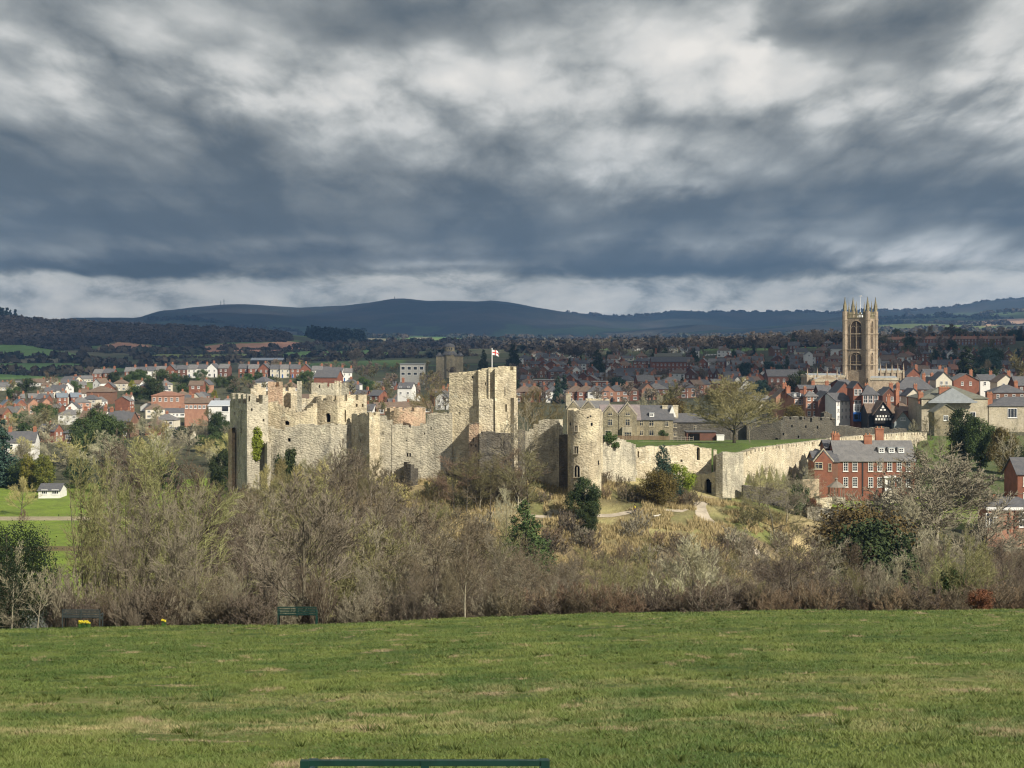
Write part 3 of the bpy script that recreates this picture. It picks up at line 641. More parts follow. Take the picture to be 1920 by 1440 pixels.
PR['multi2'] = bare_proto(6, H_=11, stems=6, trunk=.12, limbs=7, br=(6, 6, 5), crown_r=.34, angle=(48, 46, 44), up=.18, twig_r=.014, lean=.9)
PR['birch'] = bare_proto(8, H_=11, trunk=.30, limbs=16, br=(7, 6, 5), crown_r=.26, angle=(38, 38, 38), up=.35, twig_r=.014, thick=.010)
PR['scrub1'] = bare_proto(9, H_=3.5, stems=11, trunk=.10, limbs=6, br=(5, 4, 3), crown_r=.34, angle=(32, 34, 36), up=.5, twig_r=.010, thick=.008, lean=.8)
PR['scrub2'] = bare_proto(10, H_=3, stems=14, trunk=.08, limbs=6, br=(4, 4, 3), crown_r=.36, angle=(36, 36, 40), up=.4, twig_r=.010, thick=.007, lean=1.0)
PR['dome'] = bare_proto(11, H_=14, trunk=.20, limbs=24, br=(9, 9, 6), crown_r=.56, angle=(62, 54, 50), up=.08, twig_r=.036, top=.88, thick=.024)
PR['sparse'] = bare_proto(12, H_=12, trunk=.32, limbs=10, br=(6, 5, 4), crown_r=.34, angle=(50, 48, 45), up=.3, twig_r=.020, thick=.012)
PR['wil'] = bare_proto(14, H_=9, trunk=.2, limbs=15, br=(9, 8, 6), crown_r=.50, angle=(54, 38, 34), up=.24, twig_r=.016, thick=.02)
PR['far1'] = bare_proto(21, H_=12, trunk=.20, limbs=11, br=(6, 6, 5), crown_r=.50, angle=(52, 46, 42), up=.22, twig_r=.07)
PR['far2'] = bare_proto(22, H_=12, trunk=.20, limbs=11, br=(6, 6, 5), crown_r=.44, angle=(45, 44, 42), up=.30, twig_r=.07)
PR['lean'] = bare_proto(23, H_=12, trunk=.20, limbs=9, br=(5, 4, 2), crown_r=.52, angle=(52, 46, 42), up=.22, twig_r=.15)
PR['scrublow'] = bare_proto(24, H_=3, stems=7, trunk=.08, limbs=4, br=(4, 3, 1), crown_r=.38, angle=(36, 36, 40), up=.4, twig_r=.022, thick=.008, lean=1.0)
PR['yew'] = bushy_proto(31, M['fol_yew'], 15000, w=.52, base=.03, size=.012, clumps=70)
PR['ever'] = bushy_proto(32, M['fol_dark'], 15000, w=.38, base=.04, size=.011, clumps=70)
PR['ever2'] = bushy_proto(33, M['fol_dark'], 9000, w=.50, base=.04, size=.017, clumps=46)
PR['conifer'] = bushy_proto(34, M['fol_blue'], 14000, w=.36, base=.03, size=.010, clumps=90, shape='cone')
PR['conifer2'] = bushy_proto(35, M['fol_dark'], 9000, w=.27, base=.03, size=.013, clumps=80, shape='cone')
PR['column'] = bushy_proto(36, M['fol_gold'], 9000, w=.26, base=.02, size=.011, clumps=60, shape='column')
PR['bush'] = bushy_proto(37, M['fol_mid'], 6000, w=.65, base=.02, size=.020, clumps=34)
PR['yewnear'] = bushy_proto(38, M['fol_dark'], 34000, w=.62, base=.02, size=.0075, clumps=150)
TONED = {}
T2F = {'twig_olive': 'fol_mid', 'twig_grey': 'fol_dark', 'twig_brown': 'fol_dark', 'twig_purple': 'fol_dark', 'wood_far': 'fol_far'}
def toned(kind, part, tone):
    """the prototype's mesh in another colour, shared by every tree of that tone"""
    me = PR[kind][part]
    if me.name.startswith('foliage'): tone = T2F.get(tone, tone)
    if not tone or me.materials[0] == M[tone]: return me
    k = (kind, part, tone)
    if k not in TONED: TONED[k] = me.copy(); TONED[k].materials[0] = M[tone]
    return TONED[k]
tree_objs = []
def tree(kind, px, Y, ytop=None, h=None, tw=None, bark=None, label='', name=None, cat='tree', group=None, wf=1.0, sink=0.0, base=None, rz=None):
    """stands a tree on the ground at bearing px, distance Y; ytop is the row its top reaches"""
    x, y = XY(px, Y) if base is None else base[:2]; z = H(x, y) - sink
    if h is None: h = (HY - ytop) / F * y - z
    h = max(h, .5); p = PR[kind]
    nm = name or ({'yewnear': 'yew_tree', 'yew': 'yew_tree', 'ever': 'evergreen_tree', 'ever2': 'evergreen_tree', 'conifer': 'conifer_tree', 'conifer2': 'conifer_tree', 'column': 'cypress_tree', 'bush': 'bush', 'scrub1': 'bare_shrub', 'scrub2': 'bare_shrub', 'birch': 'birch_tree'}.get(kind, 'bare_tree'))
    e = empty(nm, (x, y, z), rng.uniform(0, 6.28) if rz is None else rz, label, cat, group); e.scale = (h * wf, h * wf, h)
    for part in ('trunk', 'crown'):
        link(part, toned(kind, part, bark if part == 'trunk' else tw), e)
    tree_objs.append(e); return e
def merged(name, items, seed=0):
    """many small plants nobody could count, as one mesh; items: (kind, px, Y, h, tw, wf)"""
    g = random.Random(seed); Vs, Fs, Ms, off = [], [], [], 0; mats = []
    for kind, px, Y, h, tw, wf in items:
        p = PR[kind]; x, y = XY(px, Y); z = H(x, y); a = g.uniform(0, 6.28); ca, sa = math.cos(a), math.sin(a)
        for part in ('trunk', 'crown'):
            me = p[part]; n = len(me.vertices); co = np.empty(n * 3, np.float32); me.vertices.foreach_get('co', co); co = co.reshape(-1, 3)
            f = np.empty(len(me.loops), np.int32); me.loops.foreach_get('vertex_index', f); f = f.reshape(-1, 4)
            v = np.stack([(co[:, 0] * ca - co[:, 1] * sa) * h * wf + x, (co[:, 0] * sa + co[:, 1] * ca) * h * wf + y, co[:, 2] * h + z], 1)
            mt = M['bark'] if part == 'trunk' else M[tw]
            if mt not in mats: mats.append(mt)
            Vs.append(v); Fs.append(f + off); Ms.append(np.full(len(f), mats.index(mt), np.int32)); off += n
    o = link(name, mesh_np(name, np.concatenate(Vs), np.concatenate(Fs), mats, np.concatenate(Ms))); tag(o, kind='stuff'); return o
# ------------------------------------------------------------------ masonry walls built in courses of columns
def ruin(name, label, pts, thick=1.4, cren=None, rag=.25, closed=False, mat='stone_gold', ops=(), cat='wall', group=None, seed=0, step=.55, cap='stone_edge', low=None, parent=None):
    """pts: (bearing px, distance, row of top, row of foot) from left to right; ops: openings (px, row, width px, height px, kind)"""
    g = random.Random(seed * 7 + len(pts) + int(pts[0][0]))
    P3 = [Vector((*XY(p[0], p[1]), 0)) for p in pts]; top = [(HY - p[2]) / F * p[1] for p in pts]; bot = [min((HY - p[3]) / F * p[1], H(*XY(p[0], p[1]))) - 1.2 for p in pts]
    n = len(pts); segn = n if closed else n - 1; org = Vector((sum(p.x for p in P3) / n, sum(p.y for p in P3) / n, min(bot)))
    nr = []
    for i in range(segn):
        d = (P3[(i + 1) % n] - P3[i]).normalized(); nr.append(Vector((d.y, -d.x, 0)))
    inner = []
    for i in range(n):
        a = nr[(i - 1) % segn] if (closed or i > 0) else nr[0]; b_ = nr[i % segn] if (closed or i < n - 1) else nr[-1]
        m_ = (a + b_); m_ = m_.normalized() if m_.length > .1 else a; inner.append(P3[i] - m_ * (thick / max(.45, m_.dot(a))))
    mb = MB(); wins = []
    cum = 0.0
    for i in range(segn):
        j = (i + 1) % n; A, B_ = P3[i], P3[j]; Ai, Bi = inner[i], inner[j]; L = (B_ - A).length
        cuts = set([0.0, 1.0]); k = max(1, int(L / step)); cuts |= {q / k for q in range(k + 1)}
        mine = []
        for op in ops:
            opx, row, w, h, kind = op; lo, hi = sorted((pts[i][0], pts[j][0]))
            if not (lo <= opx < hi) or nr[i].y > .3: continue
            t = (opx - pts[i][0]) / (pts[j][0] - pts[i][0]); Yc = pts[i][1] + (pts[j][1] - pts[i][1]) * t
            # bearing interpolation -> along-wall fraction
            dirx = (opx - 960) / F; den = (B_.x - A.x) - dirx * (B_.y - A.y); tt = (dirx * A.y - A.x) / den if abs(den) > 1e-6 else t
            Yc = A.y + (B_.y - A.y) * tt; ww = w / F * Yc / max(.3, abs((B_ - A).normalized().x)); zc = (HY - row) / F * Yc; hh = h / F * Yc
            t0, t1 = tt - ww / 2 / L, tt + ww / 2 / L
            if t0 < .01 or t1 > .99: continue
            mine.append((t0, t1, zc - hh / 2, zc + hh / 2, kind)); cuts = {c for c in cuts if not (t0 - .02 / L < c < t1 + .02 / L)}
            ns = 6 if kind == 'arch' else 1; cuts |= {t0 + (t1 - t0) * q / ns for q in range(ns + 1)}; wins.append((i, t0, t1, zc - hh / 2, zc + hh / 2, kind))
        cuts = sorted(cuts)
        prev = None
        for a, b_ in zip(cuts, cuts[1:]):
            mid = (a + b_) / 2; s_ = cum + mid * L; zt = top[i] + (top[j] - top[i]) * mid; zb = bot[i] + (bot[j] - bot[i]) * mid
            if cren:
                mw, gw, dh = cren; ph = s_ % (mw + gw)
                if ph > mw: zt -= dh * g.uniform(.85, 1.05)
                zt += g.uniform(-.5, .3) * rag * .6
                if g.random() < rag * .12: zt -= dh * .7
            else: zt += (vnoise(s_, seed * 3.1, 2.6, 2).item() - .5) * rag * 3.2 + g.uniform(-.5, .5) * rag
            q = [A.lerp(B_, a), A.lerp(B_, b_), Ai.lerp(Bi, b_), Ai.lerp(Bi, a)]; q = [v - org for v in q]
            jit = 0.0
            def V(p_, z): return (p_.x, p_.y, z - org.z)
            zt = max(zt, zb + .4); hole = None
            for t0, t1, z0, z1, kind in mine:
                if t0 - 1e-6 <= a and b_ <= t1 + 1e-6:
                    if kind == 'arch':
                        f_ = abs((mid - (t0 + t1) / 2) / ((t1 - t0) / 2)); z1 = z0 + (z1 - z0) * (.62 + .38 * math.sqrt(max(0, 1 - f_ ** 1.6)))
                    hole = (z0, min(z1, zt - .2))
            if hole:
                z0, z1 = hole; dpt = min(.7, thick * .6); nn = nr[i] * -dpt; r0, r1 = q[0] + nn, q[1] + nn
                mb.poly([V(q[0], zb), V(q[1], zb), V(q[1], z0), V(q[0], z0)]); mb.poly([V(q[0], z1), V(q[1], z1), V(q[1], zt), V(q[0], zt)])
                mb.poly([V(q[0], z0), V(q[1], z0), V(r1, z0), V(r0, z0)]); mb.poly([V(r0, z1), V(r1, z1), V(q[1], z1), V(q[0], z1)])
                if any(abs(a - t[0]) < 1e-6 for t in mine): mb.poly([V(q[0], z0), V(r0, z0), V(r0, z1), V(q[0], z1)])
                if any(abs(b_ - t[1]) < 1e-6 for t in mine): mb.poly([V(q[1], z1), V(r1, z1), V(r1, z0), V(q[1], z0)])
            else: mb.poly([V(q[0], zb), V(q[1], zb), V(q[1], zt), V(q[0], zt)])
            mb.poly([V(q[3], zt), V(q[2], zt), V(q[2], zb), V(q[3], zb)])
            mb.poly([V(q[0], zt), V(q[1], zt), V(q[2], zt), V(q[3], zt)], 1)
            if prev is not None and abs(prev[0] - zt) > 1e-4:
                lo_, hi_ = sorted((prev[0], zt)); mb.poly([V(q[0], lo_), V(q[0], hi_), V(q[3], hi_), V(q[3], lo_)])
            if prev is None and (not closed): mb.poly([V(q[0], zb), V(q[0], zt), V(q[3], zt), V(q[3], zb)])
            if prev is None and closed: mb.poly([V(q[0], zt - 1.6), V(q[0], zt), V(q[3], zt), V(q[3], zt - 1.6)])
            prev = (zt,); lastq = (q, zb, zt)
        if (not closed and i == segn - 1) or closed:
            q, zb, zt = lastq; mb.poly([V(q[1], zb), V(q[2], zb), V(q[2], zt), V(q[1], zt)])
        cum += L
    if closed:   # floor of the wall-walk platform
        mb.poly([tuple(v - org)[:2] + (min(top) - 1.3 - org.z,) for v in inner])
    e = empty(name, org, 0, label, cat, group) if parent is None else parent
    wo = mb.build('masonry', [M[mat], M[cap]], e, None if parent is None else org - parent.location)
    for i, t0, t1, z0, z1, kind in wins:
        j = (i + 1) % n; A, B_ = P3[i], P3[j]; w_ = MB(); dpt = min(.7, thick * .6) - .02; nn = nr[i] * -dpt; ns = 6 if kind == 'arch' else 1
        a, b_ = A.lerp(B_, t0) + nn - org, A.lerp(B_, t1) + nn - org
        dirv = (b_ - a); Lw = dirv.length; dirv.normalize(); out_v = nr[i]
        def bx(s0, s1, za, zb_, d0, d1, m=0):
            p_ = [a + dirv * s0 + out_v * d0, a + dirv * s1 + out_v * d0, a + dirv * s1 + out_v * d1, a + dirv * s0 + out_v * d1]; k0 = len(w_.v)
            w_.v += [(v.x, v.y, za - org.z) for v in p_] + [(v.x, v.y, zb_ - org.z) for v in p_]
            for f in ((0, 1, 2, 3), (7, 6, 5, 4), (0, 4, 5, 1), (1, 5, 6, 2), (2, 6, 7, 3), (3, 7, 4, 0)): w_.f.append(tuple(k0 + x for x in f)); w_.m.append(m)
        bx(0, Lw, z0, z1, 0, .03, 0)
        if kind in ('two', 'lancet'):
            bx(Lw * .44, Lw * .56, z0, z1, .1, .5, 1); bx(-.15, 0, z0 - .1, z1 + .1, .55, .8, 1); bx(Lw, Lw + .15, z0 - .1, z1 + .1, .55, .8, 1); bx(-.15, Lw + .15, z1, z1 + .18, .55, .82, 1); bx(-.2, Lw + .2, z0 - .18, z0, .55, .85, 1)
        w_.build('window', [M['shadow_void'], M['stone_trim']], e, None if parent is None else org - parent.location)
    return e
def ring(px, Y, r_px, ytop, ybot, n=22, a0=0.0, a1=360.0, tops=None):
    """closed or open ring of wall points, counterclockwise seen from above, starting at the left"""
    r = r_px / F * Y; cx, cy_ = XY(px, Y); out_ = []
    for i in range(n):
        a = R(180 + a0 + (a1 - a0) * i / (n if a1 - a0 >= 360 else n - 1)); x, y = cx + r * math.cos(a), cy_ + r * math.sin(a)
        zt = (HY - ytop) / F * Y; zb = (HY - ybot) / F * Y
        if tops: zt += tops[i % len(tops)]
        out_.append((960 + F * x / y, y, HY - F * zt / y, HY - F * zb / y))
    return out_
CG = 'ruined stone walls and towers of the castle'
# north-west corner tower
nw = ruin('castle_tower', 'square ruined corner tower with ivy on its lit face and its left face shaded', [(463, 298, 740, 898), (503, 300, 741, 890), (500, 309, 741, 890), (431, 307, 737, 900)], 1.2, (1.5, 1.4, 1.5), .5, True, 'stone_grey', [(440, 775, 2.5, 6, 'slot'), (453, 772, 2.5, 7, 'slot'), (452, 808, 2.5, 8, 'slot'), (494, 788, 3, 5, 'slot'), (472, 768, 3, 5, 'slot')], 'tower', CG, 1)
ruin('castle_turret', 'broken stump of walling standing up on the roof of the ivy-clad left tower', [(470, 301, 731, 745), (482, 301, 725, 745), (490, 301.5, 724, 745), (499, 302, 735, 745)], 3, None, .45, False, 'stone_pale', (), 'tower', None, 2)
ruin('castle_buttress', 'narrow ruined buttress against the shaded foot of the left corner tower', [(428, 304, 800, 905), (435, 303, 797, 905), (441, 303.5, 818, 905)], 1.5, None, .5, False, 'stone_pink', (), 'wall', None, 3)
ruin('castle_buttress', 'leaning stone buttress at the right foot of the ivy-clad left tower', [(495, 299.3, 832, 900), (501, 297.5, 826, 900), (508, 299.3, 832, 900)], 1.2, None, .3, False, 'stone_grey', (), 'wall', None, 4)
# inner ranges behind
ruin('castle_turret', 'pinkish square turret with a dark doorway rising right of the ivy-clad tower', [(502, 312, 716, 790), (530, 312, 716, 790), (529, 318, 716, 790), (503, 318, 716, 790)], 1.0, (1.2, 1.0, .8), .3, True, 'stone_pink', [(513, 759, 5, 12, 'slot')], 'tower', None, 5)
ruin('castle_wall', 'crenellated pale wall between the pinkish turret and the tall square chimney', [(529, 314, 727, 790), (560, 315, 726, 790)], 1.0, (.8, .7, .7), .25, False, 'stone_pale', (), 'wall', None, 6)
ruin('castle_chimney', 'tall square stone chimney shaft standing above the castle hall walls', [(557, 311, 715, 780), (566, 311, 715, 780), (566, 312, 715, 780), (557, 312, 715, 780)], .3, None, .05, True, 'stone_grey', (), 'chimney', None, 7)
ruin('castle_wall', 'ragged crenellated wall between the square chimney and the arched-window hall front', [(565, 314, 741, 790), (580, 314, 740, 790), (594, 314, 735, 790)], 1.0, (.9, .8, .8), .35, False, 'stone_pale', (), 'wall', None, 8)
ruin('castle_tower', 'broad crenellated inner tower standing behind the hall, left of the clustered chimneys', [(584, 338, 718, 790), (655, 340, 718, 790), (654, 350, 719, 790), (585, 350, 718, 790)], 1.2, (1.1, .8, .9), .35, True, 'stone_grey', [], 'tower', None, 9)
for i, px in enumerate((629, 633.5, 638.5)):
    ruin('castle_chimney', ('left', 'middle', 'right')[i] + ' shaft of the three slender stone chimneys clustered on the inner tower', [(px - 1.8, 332, 714, 760), (px + 1.8, 332, 714, 760), (px + 1.8, 332.5, 714, 760), (px - 1.8, 332.5, 714, 760)], .12, None, .02, True, 'stone_pale', (), 'chimney', 'chimney shafts on the inner tower', 10 + i)
ruin('castle_hall', 'roofless castle hall front with one pointed arched window and a tall slot', [(593, 308, 741, 812), (633, 306, 741, 812), (657, 307, 740, 812), (687, 309, 740, 805), (688, 318, 741, 800), (594, 320, 742, 800)], 1.2, (1.3, .9, 1.0), .4, True, 'stone_gold', [(615, 783, 10, 17, 'arch'), (647.5, 780, 2.5, 22, 'slot'), (669, 760, 3, 6, 'slot'), (680, 760, 3, 6, 'slot')], 'building', None, 13)
ruin('castle_wall', 'lit inner wall below the pinkish turret, with a low arch in it', [(500, 306, 761, 830), (555, 305, 764, 830), (583, 305, 762, 830), (595, 307, 757, 830)], 1.3, None, .55, False, 'stone_gold', [(538, 793, 9, 8, 'arch')], 'wall', None, 14)
ruin('castle_wall', 'broad grey outer curtain wall below the hall, half hidden by bare trees', [(497, 301, 806, 900), (533, 300, 805, 900), (534, 300, 799, 900), (620, 299, 799, 895), (660, 300, 797, 895)], 1.5, None, .34, False, 'stone_grey', [(542, 825, 6, 7, 'slot')], 'wall', None, 15)
# wall tower
ruin('castle_tower', 'square wall tower with a bright right face standing in the middle of the curtain wall', [(659, 299, 776, 885), (692.5, 295, 773, 888), (712, 297.5, 773, 888), (712, 304, 774, 880), (662, 306, 775, 880)], 1.0, (1.5, .9, .6), .3, True, 'stone_gold', [(676, 826, 1.5, 6, 'slot')], 'tower', None, 16)
ruin('castle_wall', 'stepped curtain wall going down to the right of the middle wall tower', [(711, 299, 779, 890), (724, 299, 779, 890), (725, 299, 786, 890), (735, 299, 789, 890)], 1.4, None, .1, False, 'stone_grey', [(718, 812, 2, 6, 'slot')], 'wall', None, 17)
ruin('castle_wall', 'long rough curtain wall between the middle wall tower and the keep', [(734, 299, 799, 890), (775, 299, 799, 890), (800, 299, 794, 885), (801, 299, 776, 885), (848, 298, 774, 878)], 1.5, None, .36, False, 'stone_grey', [(764, 853, 3, 7, 'slot'), (769, 853, 3, 7, 'slot'), (762, 826, 2, 3, 'slot'), (796, 813, 2, 4, 'slot'), (808, 803, 2.5, 6, 'slot')], 'wall', None, 18)
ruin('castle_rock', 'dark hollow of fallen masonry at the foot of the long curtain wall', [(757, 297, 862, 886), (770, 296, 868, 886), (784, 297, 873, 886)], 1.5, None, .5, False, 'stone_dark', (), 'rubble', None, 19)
ruin('castle_chapel', 'round roofless chapel with a crenellated top seen over the curtain wall left of the keep', ring(760, 326, 38, 764, 812, 24), 1.0, (1.1, .8, .8), .3, True, 'stone_pink', [(757, 775, 3, 9, 'slot')], 'building', None, 20)
# keep
ruin('castle_keep', 'great square keep, tallest part of the castle, flying the flag', [(842, 298.5, 700, 880), (896, 297, 695, 880), (897, 296.2, 691, 880), (927, 295.8, 689, 880), (928, 294.8, 686, 878), (968, 296, 687, 878), (968, 309, 688, 860), (842, 312, 699, 860)], 1.5, (2.6, .7, .45), .28, True, 'stone_gold', [(885.5, 707.5, 3.6, 4.5, 'slot'), (948, 734, 4, 18, 'slot'), (949, 765, 3, 14, 'slot'), (910, 720, 2, 6, 'slot'), (862, 775, 2.5, 6, 'slot'), (870, 730, 2, 4, 'slot'), (876, 706, 1, 2, 'slot')], 'castle keep', None, 21)
for (a, b_, yt, yb, Y, lab) in ((897, 926, 748, 815, 295.6, 'lower thicker stage of masonry on the keep front'),):
    ruin('castle_buttress', 'broad pale buttress stage against the middle of the keep front, ending halfway up', [(a + 1, Y, yt, 880), (b_, Y - .5, yt, 880)], 1.2, None, .12, False, 'stone_pale', (), 'wall', None, 22)
ruin('castle_buttress', 'narrow corner pilaster running up the keep beside its pale middle stage', [(916, 295.6, 690, 760), (919, 295.6, 690, 760)], .8, None, .02, False, 'stone_pale', (), 'wall', None, 23)
ruin('castle_buttress', 'narrow white-streaked pilaster at the right corner of the keep', [(964, 295.0, 742, 870), (971, 295.6, 748, 870)], .8, None, .15, False, 'stone_pale', (), 'wall', None, 24)
ruin('castle_turret', 'low pinkish latrine turret with dark slots at the foot of the keep', [(879, 293, 798, 880), (898, 292.5, 795, 880), (898, 297, 797, 880), (879, 298, 797, 880)], .8, None, .2, True, 'stone_pink', [(887, 825, 2, 9, 'slot'), (883, 835, 2.5, 5, 'slot'), (892, 836, 2.5, 5, 'slot')], 'tower', None, 25)
ruin('castle_wall', 'shaded grey wall at the foot of the keep running right behind bare trees', [(899, 290.5, 817, 890), (935, 291, 812, 890), (985, 298, 806, 890)], 1.4, None, .45, False, 'stone_dark', (), 'wall', None, 26)  # shade at the keep's foot is put in as dark stone
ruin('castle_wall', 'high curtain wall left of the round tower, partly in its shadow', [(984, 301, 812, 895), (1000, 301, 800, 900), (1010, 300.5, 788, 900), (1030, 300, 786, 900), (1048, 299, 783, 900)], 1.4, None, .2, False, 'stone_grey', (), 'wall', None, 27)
ruin('castle_wall', 'short dark length of wall joining the high curtain to the round tower', [(1048, 299, 814, 900), (1066, 297, 814, 900)], 1.2, None, .15, False, 'stone_dark', (), 'wall', None, 28)  # dark stone colour stands for the shadow beside the round tower
# round tower
rt = ruin('round_tower', 'round castle tower with a ragged top and an arched window near its foot', ring(1096, 294, 31.5, 769, 905, 30, tops=[0, .05, .1, .1, .0, -.1, .15, .2, .1, .2, .15, .1, -.1, -.3, -.2, 0, .1, 0, 0]), 1.0, None, .12, True, 'stone_gold', (), 'tower', None, 29)
def round_window(e, cpx, Y, r_px, px, row, w, h, kind):
    """window on the curved wall: stone surround, near-black panel painted as a shaded opening, mullion"""
    r = r_px / F * Y; cx, cy_ = XY(cpx, Y); sx = max(-.97, min(.97, (px - cpx) / r_px)); a = math.asin(sx); x, y = cx + r * math.sin(a), cy_ - r * math.cos(a); ww, hh = w / F * Y, h / F * Y; z = (HY - row) / F * Y - hh / 2
    q = MB(); N = 8; arch = kind == 'arch'
    prof_ = [(-ww / 2, 0), (ww / 2, 0)] + ([(ww / 2 * math.cos(math.pi * k / N), hh * .68 + hh * .32 * math.sin(math.pi * k / N)) for k in range(N + 1)] if arch else [(ww / 2, hh), (-ww / 2, hh)])
    i = len(q.v); n = len(prof_); q.v += [(p_, -.10, t) for p_, t in prof_] + [(p_, .5, t) for p_, t in prof_]; q.f.append(tuple(range(i, i + n))); q.m.append(1)
    for k in range(n): q.f.append((i + k, i + n + k, i + n + (k + 1) % n, i + (k + 1) % n)); q.m.append(1)
    if kind != 'slot':
        for (p0, t0), (p1, t1) in zip(prof_, prof_[1:] + prof_[:1]):
            s_ = 1 + .32 / ww; m_ = hh / 2; j = len(q.v); o_ = [(p0, t0), (p1, t1), (p1 * s_, m_ + (t1 - m_) * (1 + .3 / hh)), (p0 * s_, m_ + (t0 - m_) * (1 + .3 / hh))]
            q.v += [(p_, -.2, t) for p_, t in o_] + [(p_, .3, t) for p_, t in o_]
            for f in ((0, 1, 2, 3), (0, 4, 5, 1), (1, 5, 6, 2), (2, 6, 7, 3), (3, 7, 4, 0)): q.f.append(tuple(j + v for v in f)); q.m.append(0)
        q.box(-.07, .07, -.18, -.1001, 0, hh * .85, 0)
    o = q.build('window', [M['stone_trim'], M['shadow_void']], e, Vector((x, y, z)) - e.location); o.rotation_euler = (0, 0, a); return o
for w_ in ((1080, 802, 5, 10, 'sq'), (1080, 842, 8, 13, 'sq'), (1081.5, 881, 11, 22, 'arch'), (1108, 794, 3.4, 5.5, 'slot'), (1106, 779, 2.6, 2.8, 'slot'), (1101, 781, 2.6, 2.4, 'slot'), (1069, 794, 2, 5, 'slot'), (1121, 866, 2, 8, 'slot')): round_window(rt, 1096, 294, 31.5, *w_)
ruin('castle_wall', 'broken wall spur with a dark slit on the right side of the round tower', [(1120, 296, 766, 900), (1130, 299, 772, 900)], 2.0, None, .25, False, 'stone_gold', [(1125, 795, 3.5, 18, 'slot')], 'wall', None, 30)
ruin('castle_wall', 'ivy-grown broken wall sloping down to the right of the round tower', [(1124, 300, 812, 900), (1150, 302, 818, 900), (1170, 304, 828, 900), (1192, 306, 838, 898)], 1.4, None, .3, False, 'stone_grey', (), 'wall', None, 31)
ruin('castle_wall', 'sunlit ruined range wall with tall windows right of the small blue conifer', [(1188, 309, 839, 895), (1250, 311, 838, 895), (1290, 312, 836, 895), (1318, 313, 838, 895), (1334, 313.5, 840, 895)], 1.2, None, .25, False, 'stone_pale', [(1293, 851, 6, 16, 'two'), (1309.5, 849, 6, 28, 'arch'), (1278, 864, 4, 5, 'slot'), (1197, 852, 3, 12, 'slot')], 'wall', None, 32)
ruin('castle_pillar', 'lone standing jamb of a ruined window right of the sunlit range wall', [(1338, 315, 842, 890), (1344, 315, 843, 890)], .8, None, .1, False, 'stone_pale', (), 'wall', None, 33)
ruin('castle_wall', 'rough low wall holding the arched postern doorway at the top of the path', [(1296, 311, 888, 925), (1320, 309, 889, 932), (1345, 307, 885, 935)], 1.3, None, .2, False, 'stone_grey', [(1327.5, 914, 12, 34, 'arch')], 'wall', None, 34)
ruin('castle_bastion', 'rough grey stone bastion right of the arched postern doorway', [(1342, 306, 856, 935), (1355, 305, 850, 937), (1394, 309, 851, 930), (1394, 318, 851, 915), (1342, 318, 855, 915)], 1.2, None, .3, True, 'stone_grey', (), 'wall', None, 35)
ruin('castle_curtain', 'long crenellated sunlit curtain wall running right towards the brick mansion', [(1393, 317, 849, 912), (1420, 322, 840, 912), (1470, 334, 834, 912), (1520, 350, 828, 905), (1556, 362, 823, 890), (1600, 378, 818, 885), (1700, 410, 811, 860), (1738, 420, 811, 855)], 1.4, (1.35, .42, .7), .22, False, 'stone_pale', [(1420, 858, 3, 6, 'slot'), (1524, 832, 4, 9, 'slot')], 'wall', None, 36)
ruin('castle_wall', 'dark shaded bailey wall with small square window holes behind the sunlit curtain', [(1400, 425, 796, 832), (1464, 423, 781, 832), (1500, 425, 781, 830), (1560, 428, 783, 826), (1566, 428, 784, 826)], 1.5, (2.0, .9, .8), .45, False, 'stone_dark', [(1469, 799, 3, 5, 'slot'), (1485, 799, 3, 5, 'slot'), (1511, 800, 3, 5, 'slot'), (1533, 801, 3, 6, 'slot'), (1469, 814, 3, 5, 'slot'), (1497, 819, 3, 5, 'slot'), (1456, 825, 6, 8, 'arch')], 'wall', None, 37)  # its shaded tone comes from the dark stone colour
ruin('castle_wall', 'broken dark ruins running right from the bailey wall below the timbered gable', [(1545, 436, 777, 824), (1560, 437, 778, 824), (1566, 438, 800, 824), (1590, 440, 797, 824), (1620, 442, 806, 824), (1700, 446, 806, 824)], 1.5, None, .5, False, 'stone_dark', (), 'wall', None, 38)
ruin('garden_wall', 'low shaded stone wall at the foot of the sunlit curtain, left of the mansion garden', [(1393, 306, 909, 935), (1440, 308, 914, 935), (1500, 309, 930, 950)], .5, None, .05, False, 'stone_dark', (), 'wall', None, 39)  # reads as shaded through its dark stone colour
ruin('garden_wall', 'grey retaining wall along the edge of the mansion lawn', [(1500, 304, 939, 965), (1512, 304, 942, 968), (1514, 303, 950, 972), (1580, 302, 957, 985), (1700, 300, 965, 985)], .5, None, .04, False, 'stone_grey', (), 'wall', None, 40)
ruin('garden_wall', 'pale low wall in front of the gazebo', [(1530, 312, 935, 952), (1560, 313, 932, 950)], .5, None, .04, False, 'stone_pale', (), 'wall', None, 41)
ruin('garden_wall', 'pinkish garden wall with a bare espalier left of the gazebo', [(1506, 320, 899, 935), (1536, 322, 898, 935)], .5, None, .02, False, 'stone_pink', (), 'wall', None, 42)
